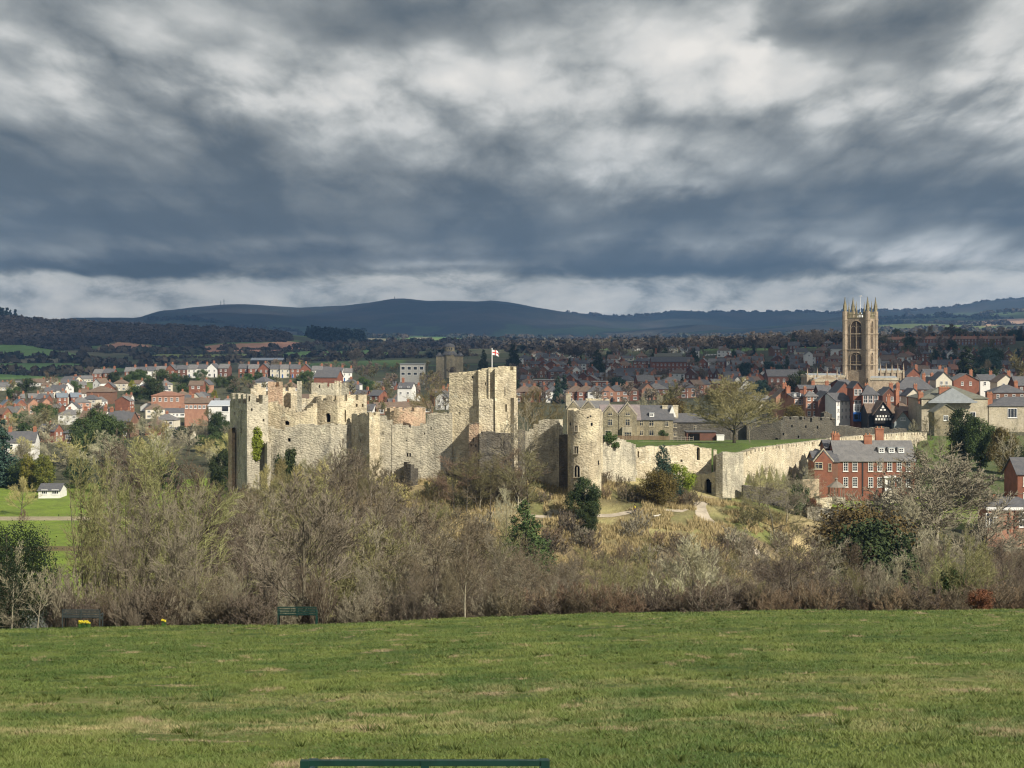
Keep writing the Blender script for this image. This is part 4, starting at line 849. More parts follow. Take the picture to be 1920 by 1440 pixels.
# ivy: a growing plant on the tower, not part of it
def ivy(label, pts, mat, n=2600, size=.12, r=.7, seed=0, cat='ivy'):
    g = random.Random(seed); cs = []; rs = []
    for px, py, Y, k in pts:
        for i in range(k): cs.append(P(px + g.gauss(0, 4), py + g.gauss(0, 5), Y) + Vector((0, -.25, 0))); rs.append(r * g.uniform(.5, 1.1))
    o0 = Vector(cs[0]); V, f = leafcloud(seed, [c - o0 for c in cs], rs, n, size, (1, .55, 1), .2)
    o = link('ivy', mesh_np('ivy', V, f, [M[mat]]), None, o0); tag(o, label, cat); return o
ivy('bright yellow-green ivy hanging on the lit face of the left corner tower', [(480, 812, 299, 5), (482, 825, 299, 8), (478, 838, 299, 7), (484, 848, 299, 5), (474, 855, 299, 3)], 'fol_lime', 3600, .13, .75, 3)
ivy('ivy draped over the broken sloping wall right of the round tower', [(1135, 818, 300, 5), (1146, 824, 301, 6), (1152, 838, 302, 4)], 'fol_mid', 1800, .11, .6, 4)
# flag on the keep
e = empty('flagpole', P(922.5, 692, 302), 0, 'white flagpole standing on the roof of the castle keep', 'flagpole')
mb = MB(); mb.tube([(0, 0, -1.2), (0, 0, 3.6)], [.09, .06], 8); mb.tube([(0, 0, 3.6), (0, 0, 3.72)], [.11, .05], 8); mb.build('pole', M['white_paint'], e)
m, nt, b = pbr('flag_cloth', .8, .1); uvn = nt.nodes.new('ShaderNodeAttribute'); uvn.attribute_name = 'flag_uv'; s_ = nt.nodes.new('ShaderNodeSeparateXYZ'); nt.links.new(uvn.outputs['Vector'], s_.inputs[0])
fu, fv = E(nt, s_.outputs[0]), E(nt, s_.outputs[1]); cr = ((fu - .5)._m('ABSOLUTE')._m('LESS_THAN', .07) + (fv - .5)._m('ABSOLUTE')._m('LESS_THAN', .11)).clamp()
nt.links.new(mix_n(nt, cr, (.85, .83, .80), (.62, .04, .035)), b.inputs['Base Color']); M['flag'] = m
nu, nv = 22, 12; co = []; uv = []
for j in range(nv + 1):
    for i in range(nu + 1):
        a, b_ = i / nu, j / nv; x = a * 1.3 * .93; co.append((x + .05, .16 * math.sin(a * 9 + b_ * 1.2) * a, 2.55 + b_ * .88 - .48 * a * a - .05 * math.sin(a * 7))); uv.append((a, b_, 0))
co2 = [(x, y + .03, z) for x, y, z in co]; N_ = len(co); fs = []
for j in range(nv):
    for i in range(nu):
        q = j * (nu + 1) + i; fs.append((q, q + 1, q + nu + 2, q + nu + 1)); fs.append((N_ + q, N_ + q + nu + 1, N_ + q + nu + 2, N_ + q + 1))
me = mesh_np('flag', co + co2, fs, [M['flag']], smooth=True); at = me.attributes.new('flag_uv', 'FLOAT_VECTOR', 'POINT'); at.data.foreach_set('vector', np.array(uv + uv, dtype=np.float32).ravel())
fl = link('flag', me, None, P(922.5, 692, 302)); tag(fl, 'white flag with a red cross flying to the right from the keep flagpole', 'flag')
# ------------------------------------------------------------------ buildings
def hip_roof(mb, w, d, z, rh, ov=.35, hip=True, gablet=False, axis='x', m=0):
    """roof over x in [-w/2,w/2], y in [0,d]; slabs with thickness"""
    x0, x1, y0, y1 = -w / 2 - ov, w / 2 + ov, -ov, d + ov; zt = z + rh; e0 = z - .12; t = .16
    if axis == 'x':
        i_ = min((y1 - y0) / 2, (x1 - x0) / 2 - .05) if hip else 0.0
        a, b_ = (x0 + i_, (y0 + y1) / 2, zt), (x1 - i_, (y0 + y1) / 2, zt)
        mb.poly([(x0, y0, e0), (x1, y0, e0), b_, a], m); mb.poly([(x1, y1, e0), (x0, y1, e0), a, b_], m)
        if hip: mb.poly([(x0, y1, e0), (x0, y0, e0), a], m); mb.poly([(x1, y0, e0), (x1, y1, e0), b_], m)
        else:
            for p, q, r_ in (((x0, y0), (x0, y1), a), ((x1, y1), (x1, y0), b_)):
                mb.poly([(p[0], p[1], e0), (r_[0], r_[1], zt), (r_[0], r_[1], zt - t), (p[0], p[1], e0 - t)], m); mb.poly([(q[0], q[1], e0), (q[0], q[1], e0 - t), (r_[0], r_[1], zt - t), (r_[0], r_[1], zt)], m)
            mb.poly([(x0, y0, e0 - t), (x1, y0, e0 - t), (b_[0], b_[1], zt - t), (a[0], a[1], zt - t)][::-1], m); mb.poly([(x1, y1, e0 - t), (x0, y1, e0 - t), (a[0], a[1], zt - t), (b_[0], b_[1], zt - t)][::-1], m)
        mb.poly([(x0, y0, e0 - t), (x1, y0, e0 - t), (x1, y0, e0), (x0, y0, e0)], m); mb.poly([(x1, y1, e0 - t), (x0, y1, e0 - t), (x0, y1, e0), (x1, y1, e0)], m)
        if hip: mb.poly([(x0, y1, e0 - t), (x0, y0, e0 - t), (x0, y0, e0), (x0, y1, e0)], m); mb.poly([(x1, y0, e0 - t), (x1, y1, e0 - t), (x1, y1, e0), (x1, y0, e0)], m)
    else:
        a, b_ = ((x0 + x1) / 2, y0, zt), ((x0 + x1) / 2, y1, zt)
        mb.poly([(x0, y1, e0), (x0, y0, e0), a, b_], m); mb.poly([(x1, y0, e0), (x1, y1, e0), b_, a], m)
        for Yq, p_ in ((y0, a), (y1, b_)):
            mb.poly([(x0, Yq, e0 - t), (x0, Yq, e0), (p_[0], Yq, zt), (p_[0], Yq, zt - t)], m); mb.poly([(x1, Yq, e0), (x1, Yq, e0 - t), (p_[0], Yq, zt - t), (p_[0], Yq, zt)], m)
        mb.poly([(x0, y0, e0 - t), (x0, y1, e0 - t), (b_[0], y1, zt - t), (a[0], y0, zt - t)][::-1], m); mb.poly([(x1, y1, e0 - t), (x1, y0, e0 - t), (a[0], y0, zt - t), (b_[0], y1, zt - t)][::-1], m)
        mb.poly([(x0, y1, e0 - t), (x0, y0, e0 - t), (x0, y0, e0), (x0, y1, e0)], m); mb.poly([(x1, y0, e0 - t), (x1, y1, e0 - t), (x1, y1, e0), (x1, y0, e0)], m)
WIN = {}
def window_mesh(w, h, style='sash', fr='white_paint', depth=.10):
    k = (round(w, 2), round(h, 2), style, fr)
    if k in WIN: return WIN[k]
    mb = MB(); t = max(.07, min(.13, w * .1)); mb.box(-w / 2 + t * .5, w / 2 - t * .5, -.03, .02, t * .5, h - t * .5, 1)
    for a in ((-w / 2, -w / 2 + t, 0, h), (w / 2 - t, w / 2, 0, h), (-w / 2 + t, w / 2 - t, 0, t), (-w / 2 + t, w / 2 - t, h - t, h)): mb.box(a[0], a[1], -depth, .03, a[2], a[3], 0)
    if style in ('sash', 'grid'):
        mb.box(-w / 2 + t, w / 2 - t, -depth + .02, 0, h * .5 - .04, h * .5 + .04, 0); mb.box(-.03, .03, -depth + .025, 0, t, h - t, 0)
        if style == 'grid': [mb.box(-w / 2 + t, w / 2 - t, -depth + .03, 0, h * q - .02, h * q + .02, 0) for q in (.25, .75)]
    elif style == 'mull':
        n = max(2, round(w / .7)); [mb.box(-w / 2 + w * q / n - .05, -w / 2 + w * q / n + .05, -depth + .02, 0, t, h - t, 0) for q in range(1, n)]; mb.box(-w / 2 + t, w / 2 - t, -depth + .03, 0, h * .66 - .04, h * .66 + .04, 0)
    elif style == 'wide': [mb.box(-w / 2 + w * q - .04, -w / 2 + w * q + .04, -depth + .02, 0, t, h - t, 0) for q in (.33, .67)]
    mb.box(-w / 2 - .08, w / 2 + .08, -depth - .06, .03, -.12, 0, 0)
    WIN[k] = mb.mesh('window', [M[fr], M['glass']]); return WIN[k]
DOORM = {}
def door_mesh(w, h, mat):
    k = (w, h, mat)
    if k in DOORM: return DOORM[k]
    mb = MB(); mb.box(-w / 2 + .1, w / 2 - .1, -.05, .02, 0, h - .1, 1); mb.box(-w / 2, -w / 2 + .1, -.12, .02, 0, h, 0); mb.box(w / 2 - .1, w / 2, -.12, .02, 0, h, 0); mb.box(-w / 2 + .1, w / 2 - .1, -.12, .02, h - .1, h, 0)
    mb.box(-w / 2 + .25, w / 2 - .25, -.07, -.05, h * .55, h - .3, 2); DOORM[k] = mb.mesh('door', [M['white_paint'], M[mat], M['glass']]); return DOORM[k]
def chimney(e, x, y, z0, z1, w=.9, d=.6, mat='chimney_brick', pots=2, roof=None):
    mb = MB(); mb.box(x - w / 2, x + w / 2, y - d / 2, y + d / 2, z0, z1 - .25, 0); mb.box(x - w / 2 - .08, x + w / 2 + .08, y - d / 2 - .08, y + d / 2 + .08, z1 - .25, z1, 0)
    o = mb.build('chimney', [M[mat]], e)
    for i in range(pots):
        q = MB(); xx = x + (i - (pots - 1) / 2) * w / max(pots, 1); q.taper(xx, y, z1 - .01, z1 + .42, .13, .10, 8); q.build('chimney_pot', [M['pot']], o)
    return o
def house(name, label, cat, base, rz=0.0, w=8, d=7, he=5.2, rh=2.6, wall='brick', roof='slate', hip=False, axis='x', wins=(), side=(), door=None, chims=(), group=None, quoin=None, dormers=(), parapet=None, fr='white_paint', sink=2.0, lside=(), pots=2):
    """local frame: front wall on y=0 facing -y; wins/side: (x or y, z, w, h, style); side is the right wall"""
    e = empty(name, base, rz, label, cat, group)
    mb = MB(); mb.box(-w / 2, w / 2, 0, d, -sink, he, 0)
    if not hip:
        if axis == 'x':
            for x in (-w / 2, w / 2):
                q = [(x, 0, he), (x, d, he), (x, d / 2, he + rh - .2)]; mb.poly(q if x > 0 else q[::-1])
        else:
            for y in (0, d): q = [(-w / 2, y, he), (w / 2, y, he), (0, y, he + rh - .2)]; mb.poly(q if y == 0 else q[::-1])
    mb.build('wall', M[wall], e)
    rf = MB()
    if rh > .05: hip_roof(rf, w, d, he, rh, .3, hip, axis=axis)
    else: rf.box(-w / 2 - .25, w / 2 + .25, -.35, d + .3, he, he + .35)
    ro = rf.build('roof', M[roof], e)
    for c in chims: chimney(ro, *c, **({'pots': pots}))
    for x, z, ww, hh, st in wins:
        o = link('window', window_mesh(ww, hh, st, fr), e, (x, 0, z))
    for y, z, ww, hh, st in side:
        o = link('window', window_mesh(ww, hh, st, fr), e, (w / 2, y, z)); o.rotation_euler = (0, 0, R(90))
    for y, z, ww, hh, st in lside:
        o = link('window', window_mesh(ww, hh, st, fr), e, (-w / 2, y, z)); o.rotation_euler = (0, 0, R(-90))
    if door: o = link('door', door_mesh(door[1], door[2], door[3]), e, (door[0], 0, 0))
    for x, z, ww, hh in dormers:
        y = d * .5 * (z - he) / rh - .15; dm = MB(); dm.box(-ww / 2, ww / 2, 0, hh * 1.6, 0, hh, 0); dm.box(-ww / 2 - .12, ww / 2 + .12, -.12, hh * 1.7, hh, hh + .14, 1)
        o = dm.build('dormer', [M['white_paint'], M['lead']], ro, (x, y, z)); link('window', window_mesh(ww * .8, hh * .8, 'sash'), o, (0, 0, hh * .1))
    return e
def pxw(px0, px1, Y): return (px1 - px0) / F * Y
def zrow(py, Y): return (HY - py) / F * Y
def rows_of(w, n, z, ww, hh, st='sash', m=.0): return [(-w / 2 + m + (w - 2 * m) * (i + .5) / n, z, ww, hh, st) for i in range(n)]
def fit(px0, px1, Y, eave, ridge, foot):
    """base point, width, eave height, roof height from a measured front"""
    zb = min(zrow(foot, Y), 99); x0, x1 = XY(px0, Y)[0], XY(px1, Y)[0]; g0 = H((x0 + x1) / 2, Y); zb = zrow(foot, Y)
    return Vector(((x0 + x1) / 2, Y, zb)), x1 - x0, zrow(eave, Y) - zb, zrow(ridge, Y) - zrow(eave, Y), max(2.0, zb - g0 + 1.5)
def measured(name, label, cat, px0, px1, Y, eave, ridge, foot, d=8, **k):
    b_, w, he, rh, sk = fit(px0, px1, Y, eave, ridge, foot)
    return house(name, label, cat, b_, k.pop('rz', 0), w, d, he, max(rh, 0), sink=sk, **k)

# ---- stone range inside the castle bailey
S = 'stone_house'
def stone_gable(px0, px1, lab, bay, Y=424):
    b_, w, he, rh, sk = fit(px0, px1, Y, 791, 758, 826)
    return b_, w, he, rh, sk
Yb = 424
b_, w, he, rh, sk = fit(1128, 1200, Yb, 786, 760, 824)
e = house('stone_mansion', 'stone gabled mansion with pale mullioned windows inside the castle bailey', 'mansion', b_, 0, w, 11, he, rh, S, 'slate_violet', False, 'x', sink=sk)
def add_gable(e, cx_px, half_px, eave, apex, foot, Y, proj, wall=S, roof='slate_violet', wins=()):
    """projecting cross gable as part of the house e (wall, roof, coping, windows)"""
    o = e.location; cx = XY(cx_px, Y)[0] - o.x; hw = half_px / F * Y; ze, za, zf = zrow(eave, Y) - o.z, zrow(apex, Y) - o.z, zrow(foot, Y) - o.z - 2
    mb = MB(); mb.box(cx - hw, cx + hw, -proj, 2, zf, ze); mb.poly([(cx - hw, -proj, ze), (cx + hw, -proj, ze), (cx, -proj, za - .05)]); mb.build('gable_wall', M[wall], e)
    r_ = MB(); q = 7.5; r_.poly([(cx - hw - .1, q, ze), (cx - hw - .1, -proj + .25, ze), (cx, -proj + .25, za), (cx, q, za)]); r_.poly([(cx + hw + .1, -proj + .25, ze), (cx + hw + .1, q, ze), (cx, q, za), (cx, -proj + .25, za)]); rr = r_.build('gable_roof', M[roof], e)
    c = MB()
    for s_ in (-1, 1):
        p0, p1 = (cx + s_ * (hw + .25), ze - .1), (cx, za + .3); nx, nz = .0, .32
        c.poly([(p0[0], -proj - .12, p0[1]), (p1[0], -proj - .12, p1[1]), (p1[0], -proj - .12, p1[1] + nz), (p0[0], -proj - .12, p0[1] + nz)][::s_]); c.poly([(p0[0], -proj - .12, p0[1] + nz), (p1[0], -proj - .12, p1[1] + nz), (p1[0], -proj + .4, p1[1] + nz), (p0[0], -proj + .4, p0[1] + nz)][::s_])
    c.build('coping', M['stone_trim'], e)
    for px, py, wp, hp, st in wins:
        ww, hh = wp / F * Y, hp / F * Y; link('window', window_mesh(ww, hh, st, 'stone_trim'), e, (XY(px, Y)[0] - o.x, -proj, zrow(py + hp / 2, Y) - o.z))
add_gable(e, 1143.5, 16.5, 780, 761, 824, Yb - 1.5, 1.5, wins=[(1144, 776, 9, 7, 'mull'), (1144, 792, 9, 13, 'mull'), (1140, 812, 12, 11, 'mull')])
add_gable(e, 1176.5, 17.5, 780, 758, 824, Yb - 1.5, 1.5, wins=[(1177, 776, 9, 7, 'mull'), (1177, 792, 9, 13, 'mull'), (1174, 812, 13, 14, 'mull')])
wing = MB(); ox, oz = e.location.x, e.location.z
def part_box(e, name, px0, px1, Y, y0, y1, top, foot, mat): 
    o = e.location; mb = MB(); mb.box(XY(px0, Y)[0] - o.x, XY(px1, Y)[0] - o.x, y0, y1, zrow(foot, Y) - o.z - 2.0, zrow(top, Y) - o.z); return mb.build(name, M[mat], e)
part_box(e, 'bay_window', 1167, 1185, Yb - 3, -2.6, -1.52, 801, 824, 'stone_trim'); link('window', window_mesh(1.9, 1.75, 'mull', 'stone_trim'), e, (XY(1176, Yb)[0] - ox, -2.6, zrow(822, Yb) - oz))
b_, w, he, rh, sk = fit(1198, 1262, Yb + 1, 786, 761, 824)
e2 = house('stone_mansion_wing', 'middle wing of the stone mansion with dark slate roof and two pale chimneys', 'mansion', b_, 0, w, 10, he, rh, S, 'slate', False, 'x', sink=sk,
     wins=[(XY(px, Yb)[0] - b_.x, zrow(py + hp / 2, Yb) - b_.z, wp / F * Yb, hp / F * Yb, 'mull') for px, py, wp, hp in ((1203, 794, 7, 10), (1222, 794, 10, 11), (1251, 795, 7, 10), (1203, 812, 7, 10), (1222, 812, 10, 11))], fr='stone_trim', dormers=[(-1.0, he + .6, 1.2, .9)])
chimney(e2, XY(1246.5, Yb + 5)[0] - b_.x, 4, he, zrow(760, Yb + 4) - b_.z, 1.3, .9, 'stone_trim', 0); chimney(e2, XY(1274, Yb)[0] - b_.x - .5, 4, he - 1, zrow(760, Yb + 4) - b_.z, 1.25, 1, 'stone_trim', 0)
wg = MB(); x0, x1, xa = (XY(q, Yb + 6)[0] - b_.x for q in (1250, 1266, 1258.5)); wg.poly([(x0, 2.0, he + .4), (x1, 2.0, he + .4), (xa, 2.0, he + 3.2)]); wg.poly([(x1, 2, he + .4), (x1, 5, he + .4), (xa, 5, he + 3.2), (xa, 2, he + 3.2)]); wg.poly([(x0, 5, he + .4), (x0, 2, he + .4), (xa, 2, he + 3.2), (xa, 5, he + 3.2)]); wg.build('white_gable', M['render_white'], e2)
b_, w, he, rh, sk = fit(1262, 1400, Yb + 3, 790, 776, 824)
e3 = house('stone_mansion_wing', 'low dark service wing of the stone mansion behind the big spreading tree', 'mansion', b_, 0, w, 8, he, rh, 'stone_dark', 'slate', False, 'x', sink=sk,
     wins=[(XY(px, Yb)[0] - b_.x, zrow(py + hp / 2, Yb) - b_.z, wp / F * Yb, hp / F * Yb, 'mull') for px, py, wp, hp in ((1268, 799, 7, 8), (1268, 815, 7, 8), (1306, 804, 6, 10), (1288, 816, 5, 8))], fr='stone_trim')
# rear range of the mansion: gables peeping above, crenellated turret
b_, w, he, rh, sk = fit(1064, 1142, 440, 766, 752, 815)
e4 = house('stone_mansion_wing', 'rear range of the stone mansion, two pale-coped gables above the round tower', 'mansion', b_, 0, w, 9, he, rh, S, 'slate_light', False, 'x', sink=sk)
add_gable(e4, 1075, 12, 768, 753, 815, 438.5, 1.5, roof='slate_light'); add_gable(e4, 1103, 13, 768, 753, 815, 438.5, 1.5, roof='slate_light')
chimney(e4, XY(1066, 440)[0] - b_.x, 1.2, he - 1, zrow(738, 440) - b_.z, 1.3, 1, 'stone_trim', 1)
ruin('mansion_turret', 'small crenellated stone turret on the roofs behind the gabled mansion', [(1098, 446, 747, 790), (1143, 446, 748, 790), (1143, 452, 748, 790), (1098, 452, 747, 790)], .5, (1.1, .7, .5), .05, True, 'stone_gold', (), 'turret', None, 51)
mb = MB(); mb.box(-3.6, 3.6, 0, 5, -2, 2.3, 0); mb.box(-3.8, 3.8, -.3, 5.3, 2.3, 2.5, 1); mb.box(-3.2, -.4, -.06, 0, -.2, 2.0, 2)  # open bay is a near-black panel painted as its inner shade
e5 = empty('garage_shed', (*XY(1315, 418), zrow(828, 418)), 0, 'low brick shed with a dark open bay right of the mansion, under the big tree', 'shed'); mb.build('wall', [M['brick_dark'], M['slate'], M['shadow_void']], e5)
mb = MB(); mb.box(-.9, .9, 0, 2, -1, 1.5, 0); mb.box(-1, 1, -.1, 2.1, 1.5, 1.62, 0); tag(mb.build('oil_tank_cabinet', [M['render_white']], None, Vector((*XY(1351, 417), zrow(828, 417)))), 'small white cabinet at the foot of the bailey wall under the big tree', 'cabinet')
# wooden fence and white stones in front of the mansion
def fence(label, a, b_, h, mat, name='fence', posts=8, rails=3, pickets=False):
    A, B_ = on(*a), on(*b_); e = empty(name, A, 0, label, 'fence'); d = B_ - A; mb = MB(); n = posts
    for i in range(rails):
        z = h * (i + .6) / rails; mb.tube([(0, 0, z), (d.x, d.y, d.z + z)], .05, 4)
    mb.build('rail', M[mat], e)
    for i in range(n + 1):
        t = i / n; q = MB(); g_ = H(A.x + d.x * t, A.y + d.y * t) - A.z; q.box(d.x * t - .06, d.x * t + .06, d.y * t - .06, d.y * t + .06, g_ - .3, g_ + h + .1); q.build('post', M[mat], e)
    if pickets:
        q = MB(); m_ = int(d.length / .16)
        for i in range(m_): t = i / m_; g_ = d.z * t; q.box(d.x * t - .05, d.x * t + .05, d.y * t - .09, d.y * t - .06, g_ + .1, g_ + h)
        q.build('picket_panel', M[mat], e)
    return e
fence('dark wooden picket fence across the grass in front of the stone mansion', (1158, 405), (1256, 412), 1.1, 'wood_fence', 'picket_fence', 10, 2, True)
fence('post and rail fence right of the picket fence below the stone mansion', (1256, 405), (1300, 410), 1.0, 'wood_grey', 'rail_fence', 6, 2)

M['stone_trim2'] = stone('stone_trim2', (.46, .36, .25), (.40, .31, .21), (.50, .42, .31), stain_amt=.3, bs=.2)
M['louvre'] = plain('louvre', (.075, .055, .04), .9)
# ---- parish church
YC = 640
def zc(r): return zrow(r, YC)
cx0 = XY(1613, YC)[0]; base = Vector((cx0, YC, H(cx0, YC)))
ch = empty('church_tower', base, R(-31), 'tall ornate stone church tower with pinnacles and tall louvred windows', 'church tower')
s = 4.4; zt = zc(597) - base.z; zpar = zc(586) - base.z
mb = MB(); mb.box(-s, s, -s, s, -2, zt)
for r_ in (733, 683.5, 655, 626): z = zc(r_) - base.z; mb.box(-s - .22, s + .22, -s - .22, s + .22, z - .22, z + .22)
mb.build('masonry', M['stone_church'], ch)
for sx in (-1, 1):
    for sy in (-1, 1):
        q = MB(); q.prism([(sx * s + .95 * math.cos(R(22.5 + 45 * k)), sy * s + .95 * math.sin(R(22.5 + 45 * k))) for k in range(8)], -2, zpar + .4)
        for r_ in (733, 683.5, 655, 626, 600): z = zc(r_) - base.z; q.prism([(sx * s + 1.12 * math.cos(R(22.5 + 45 * k)), sy * s + 1.12 * math.sin(R(22.5 + 45 * k))) for k in range(8)], z - .15, z + .2)
        q.build('buttress', M['stone_church'], ch)
        p_ = MB(); zp = zpar + .4; p_.taper(sx * s, sy * s, zp, zp + 2.2, .62, .55, 8); p_.taper(sx * s, sy * s, zp + 2.2, zc(561) - base.z + .8, .5, .04, 8)
        for k in range(4): p_.taper(sx * s + .62 * math.cos(R(90 * k)), sy * s + .62 * math.sin(R(90 * k)), zp + .6, zp + 3.0, .17, .02, 5)
        for k in range(7): zz = zp + 2.6 + k * .42; rr = .52 - k * .062; p_.box(sx * s - rr, sx * s + rr, sy * s - .07, sy * s + .07, zz, zz + .13); p_.box(sx * s - .07, sx * s + .07, sy * s - rr, sy * s + rr, zz, zz + .13)
        p_.build('pinnacle', M['stone_church_dark'], ch)
par = MB(); z = zt
for a in range(4):
    ca, sa = math.cos(R(90 * a)), math.sin(R(90 * a))
    def rb(x0, x1, y0, y1, z0, z1):
        pts = [(x0, y0), (x1, y0), (x1, y1), (x0, y1)]; par.prism([(x * ca - y * sa, x * sa + y * ca) for x, y in pts], z0, z1)
    rb(-s - .1, s + .1, -s - .12, -s + .3, z, z + .35); rb(-s, s, -s - .05, -s + .2, z + 1.3, z + 1.6)
    for k in range(14): x = -s + .6 + k * (2 * s - 1.2) / 13; rb(x - .1, x + .1, -s, -s + .16, z + .35, z + 1.3)
    for k in range(5): x = -s + 1.4 + k * (2 * s - 2.8) / 4; rb(x - .42, x + .42, -s - .05, -s + .2, z + 1.6, z + 2.3)
    rb(-.3, .3, -s - .15, -s + .3, z + .35, z + 3.0)
par.build('parapet', M['stone_church_dark'], ch)
for a in range(4):
    ca, sa = math.cos(R(90 * a)), math.sin(R(90 * a)); q = MB(); zz = zpar + .6; q.taper(s * sa, -s * ca, zz, zz + 1.0, .3, .26, 6); q.taper(s * sa, -s * ca, zz + 1.0, zz + 3.6, .24, .03, 6); q.build('pinnacle', M['stone_church_dark'], ch)
def lancet(e, a, x, z0, z1, w, n=2, dep=s, frame='stone_church'):
    """tall traceried opening: flat dark panel with mullions, arch and hood, on face a (0 front, 1 right...)"""
    o = MB(); h = z1 - z0; N = 10; arc = [(-w / 2, 0), (w / 2, 0)] + [(w / 2 * math.cos(math.pi * k / N), h * .74 + h * .26 * math.sin(math.pi * k / N) ** .8) for k in range(N + 1)]
    def ext(poly, y0, y1, m):
        i = len(o.v); nn = len(poly); o.v += [(x + p, y0, z0 + q) for p, q in poly] + [(x + p, y1, z0 + q) for p, q in poly]
        o.f.append(tuple(range(i, i + nn))); o.m.append(m)
        for k in range(nn): o.f.append((i + k, i + nn + k, i + nn + (k + 1) % nn, i + (k + 1) % nn)); o.m.append(m)
    ext(arc, -dep - .02, -dep + .1, 1)
    big = [(p * 1.0, q) for p, q in arc[2:]]
    for (p, q), (p2, q2) in zip(big, big[1:]):
        i = len(o.v); t = 1 + .34 / w; 
        P4 = [(p, q), (p * t, q + .17 * (1 if q > h * .75 else 0)), (p2 * t, q2 + .17 * (1 if q2 > h * .75 else 0)), (p2, q2)]
        ext(P4[::-1] if False else P4, -dep - .25, -dep, 0)
    for sgn in (-1, 1): o.box(x + sgn * w / 2 - .17 * (sgn < 0) - (.0 if sgn < 0 else 0), x + sgn * w / 2 + .17 * (sgn > 0), -dep - .25, -dep, z0, z0 + h * .74, 0)
    for k in range(1, n): xx = x - w / 2 + w * k / n; o.box(xx - .09, xx + .09, -dep - .2, -dep - .01, z0, z0 + h * (.97 if n == 2 else .9), 0)
    if n <= 2: o.box(x - w / 2, x + w / 2, -dep - .16, -dep - .02, z0 + h * .45, z0 + h * .45 + .14, 0)
    for k in range(n):    # cusped heads
        xc = x - w / 2 + w * (k + .5) / n; r_ = w / n / 2
        for t in range(5):
            a0, a1 = math.pi * t / 5, math.pi * (t + 1) / 5; zz = z0 + h * .66
            P4 = [(xc - x + r_ * math.cos(a0), h * .66 + 1.5 * r_ * math.sin(a0)), (xc - x + (r_ + .1) * math.cos(a0), h * .66 + (1.5 * r_ + .14) * math.sin(a0)), (xc - x + (r_ + .1) * math.cos(a1), h * .66 + (1.5 * r_ + .14) * math.sin(a1)), (xc - x + r_ * math.cos(a1), h * .66 + 1.5 * r_ * math.sin(a1))]
            ext(P4, -dep - .15, -dep - .02, 0)
    ob = o.build('window', [M[frame], M['louvre']], e); ob.rotation_euler = (0, 0, R(90 * a)); return ob
z1a, z1b, z2a, z2b = zc(654) - base.z, zc(602) - base.z, zc(693) - base.z, zc(661) - base.z
for a in (0, 1, 3):
    lancet(ch, a, 0, z1a, z1b, 4.3, 2, frame='stone_trim2') if a != 1 else lancet(ch, a, 0, z1a, z1b, 2.6, 2, frame='stone_trim2'); lancet(ch, a, 0, z2a, z2b, 4.3 if a != 1 else 2.6, 2, frame='stone_trim2')
wv = MB(); zz = zc(553) - base.z; wv.tube([(0, 0, zt), (0, 0, zz)], [.14, .06], 6); wv.box(-.6, .3, -.03, .03, zz - .5, zz - .3); wv.box(.3, .7, -.03, .03, zz - .6, zz - .2); wv.taper(0, 0, zt, zt + 2.2, 1.4, .5, 4, rot=R(45)); wv.build('weathervane', M['white_paint'], ch)
def church_arm(name, label, px0, px1, Y, parapet, foot, d, npin, wins=(), rz=0.0, mat='stone_church', gable=None):
    b_, w, he, rh, sk = fit(px0, px1, Y, parapet, parapet, foot); e = empty(name, b_, rz, label, 'church'); mb = MB(); mb.box(-w / 2, w / 2, 0, d, -sk, he); mb.build('wall', M[mat], e)
    q = MB(); q.box(-w / 2 - .25, w / 2 + .25, -.25, .35, he, he + .9); q.box(w / 2 - .4, w / 2 + .25, .35, d, he, he + .9); q.box(-w / 2 - .25, -w / 2 + .4, .35, d, he, he + .9); q.build('parapet', M['stone_trim'], e)
    r_ = MB(); r_.poly([(-w / 2 + .4, .35, he + .3), (w / 2 - .4, .35, he + .3), (w / 2 - .4, d / 2, he + 1.5), (-w / 2 + .4, d / 2, he + 1.5)]); r_.poly([(w / 2 - .4, d, he + .3), (-w / 2 + .4, d, he + .3), (-w / 2 + .4, d / 2, he + 1.5), (w / 2 - .4, d / 2, he + 1.5)]); r_.build('roof', M['lead'], e)
    for i in range(npin):
        x = -w / 2 + w * i / (npin - 1); p_ = MB(); p_.box(x - .3, x + .3, -.5, .1, -sk, he + .9); p_.taper(x, -.15, he + .9, he + 1.7, .32, .28, 4, rot=R(45)); p_.taper(x, -.15, he + 1.7, he + 3.7, .26, .03, 4, rot=R(45)); p_.build('pinnacle', M[mat], e)
    for x, z, ww, hh, n in wins: lancet(e, 0, x, z, z + hh, ww, n, 0.0, 'stone_trim')
    return e
church_arm('church_nave', 'church nave range with a row of thin pinnacles left of the ornate tower', 1514, 1588, 634, 708, 790, 14, 5, [(-4, 1.5, 4, 6, 3), (3, 1.5, 4, 6, 3)], 0)
e = church_arm('church_transept', 'low brown gabled church transept with a big dark traceried window', 1526, 1576, 627, 716, 790, 8, 2, [(0, 3.5, 6.0, 6.0, 4)], 0)
g_ = MB(); wq = pxw(1526, 1576, 627); hq = zrow(716, 627) - zrow(790, 627); g_.prism([(-wq / 2, 0), (wq / 2, 0), (wq / 2, .4), (-wq / 2, .4)], hq, hq + .9); g_.poly([(-wq / 2, -.02, hq + .9), (wq / 2, -.02, hq + .9), (0, -.02, hq + 2.4)]); g_.build('gable', M['stone_church'], e)
church_arm('church_aisle', 'low church aisle with pale stone parapet running right from the ornate tower', 1629, 1688, 632, 713, 790, 12, 2, [(-1.5, 7.5, 2.2, 4.5, 2)], 0)
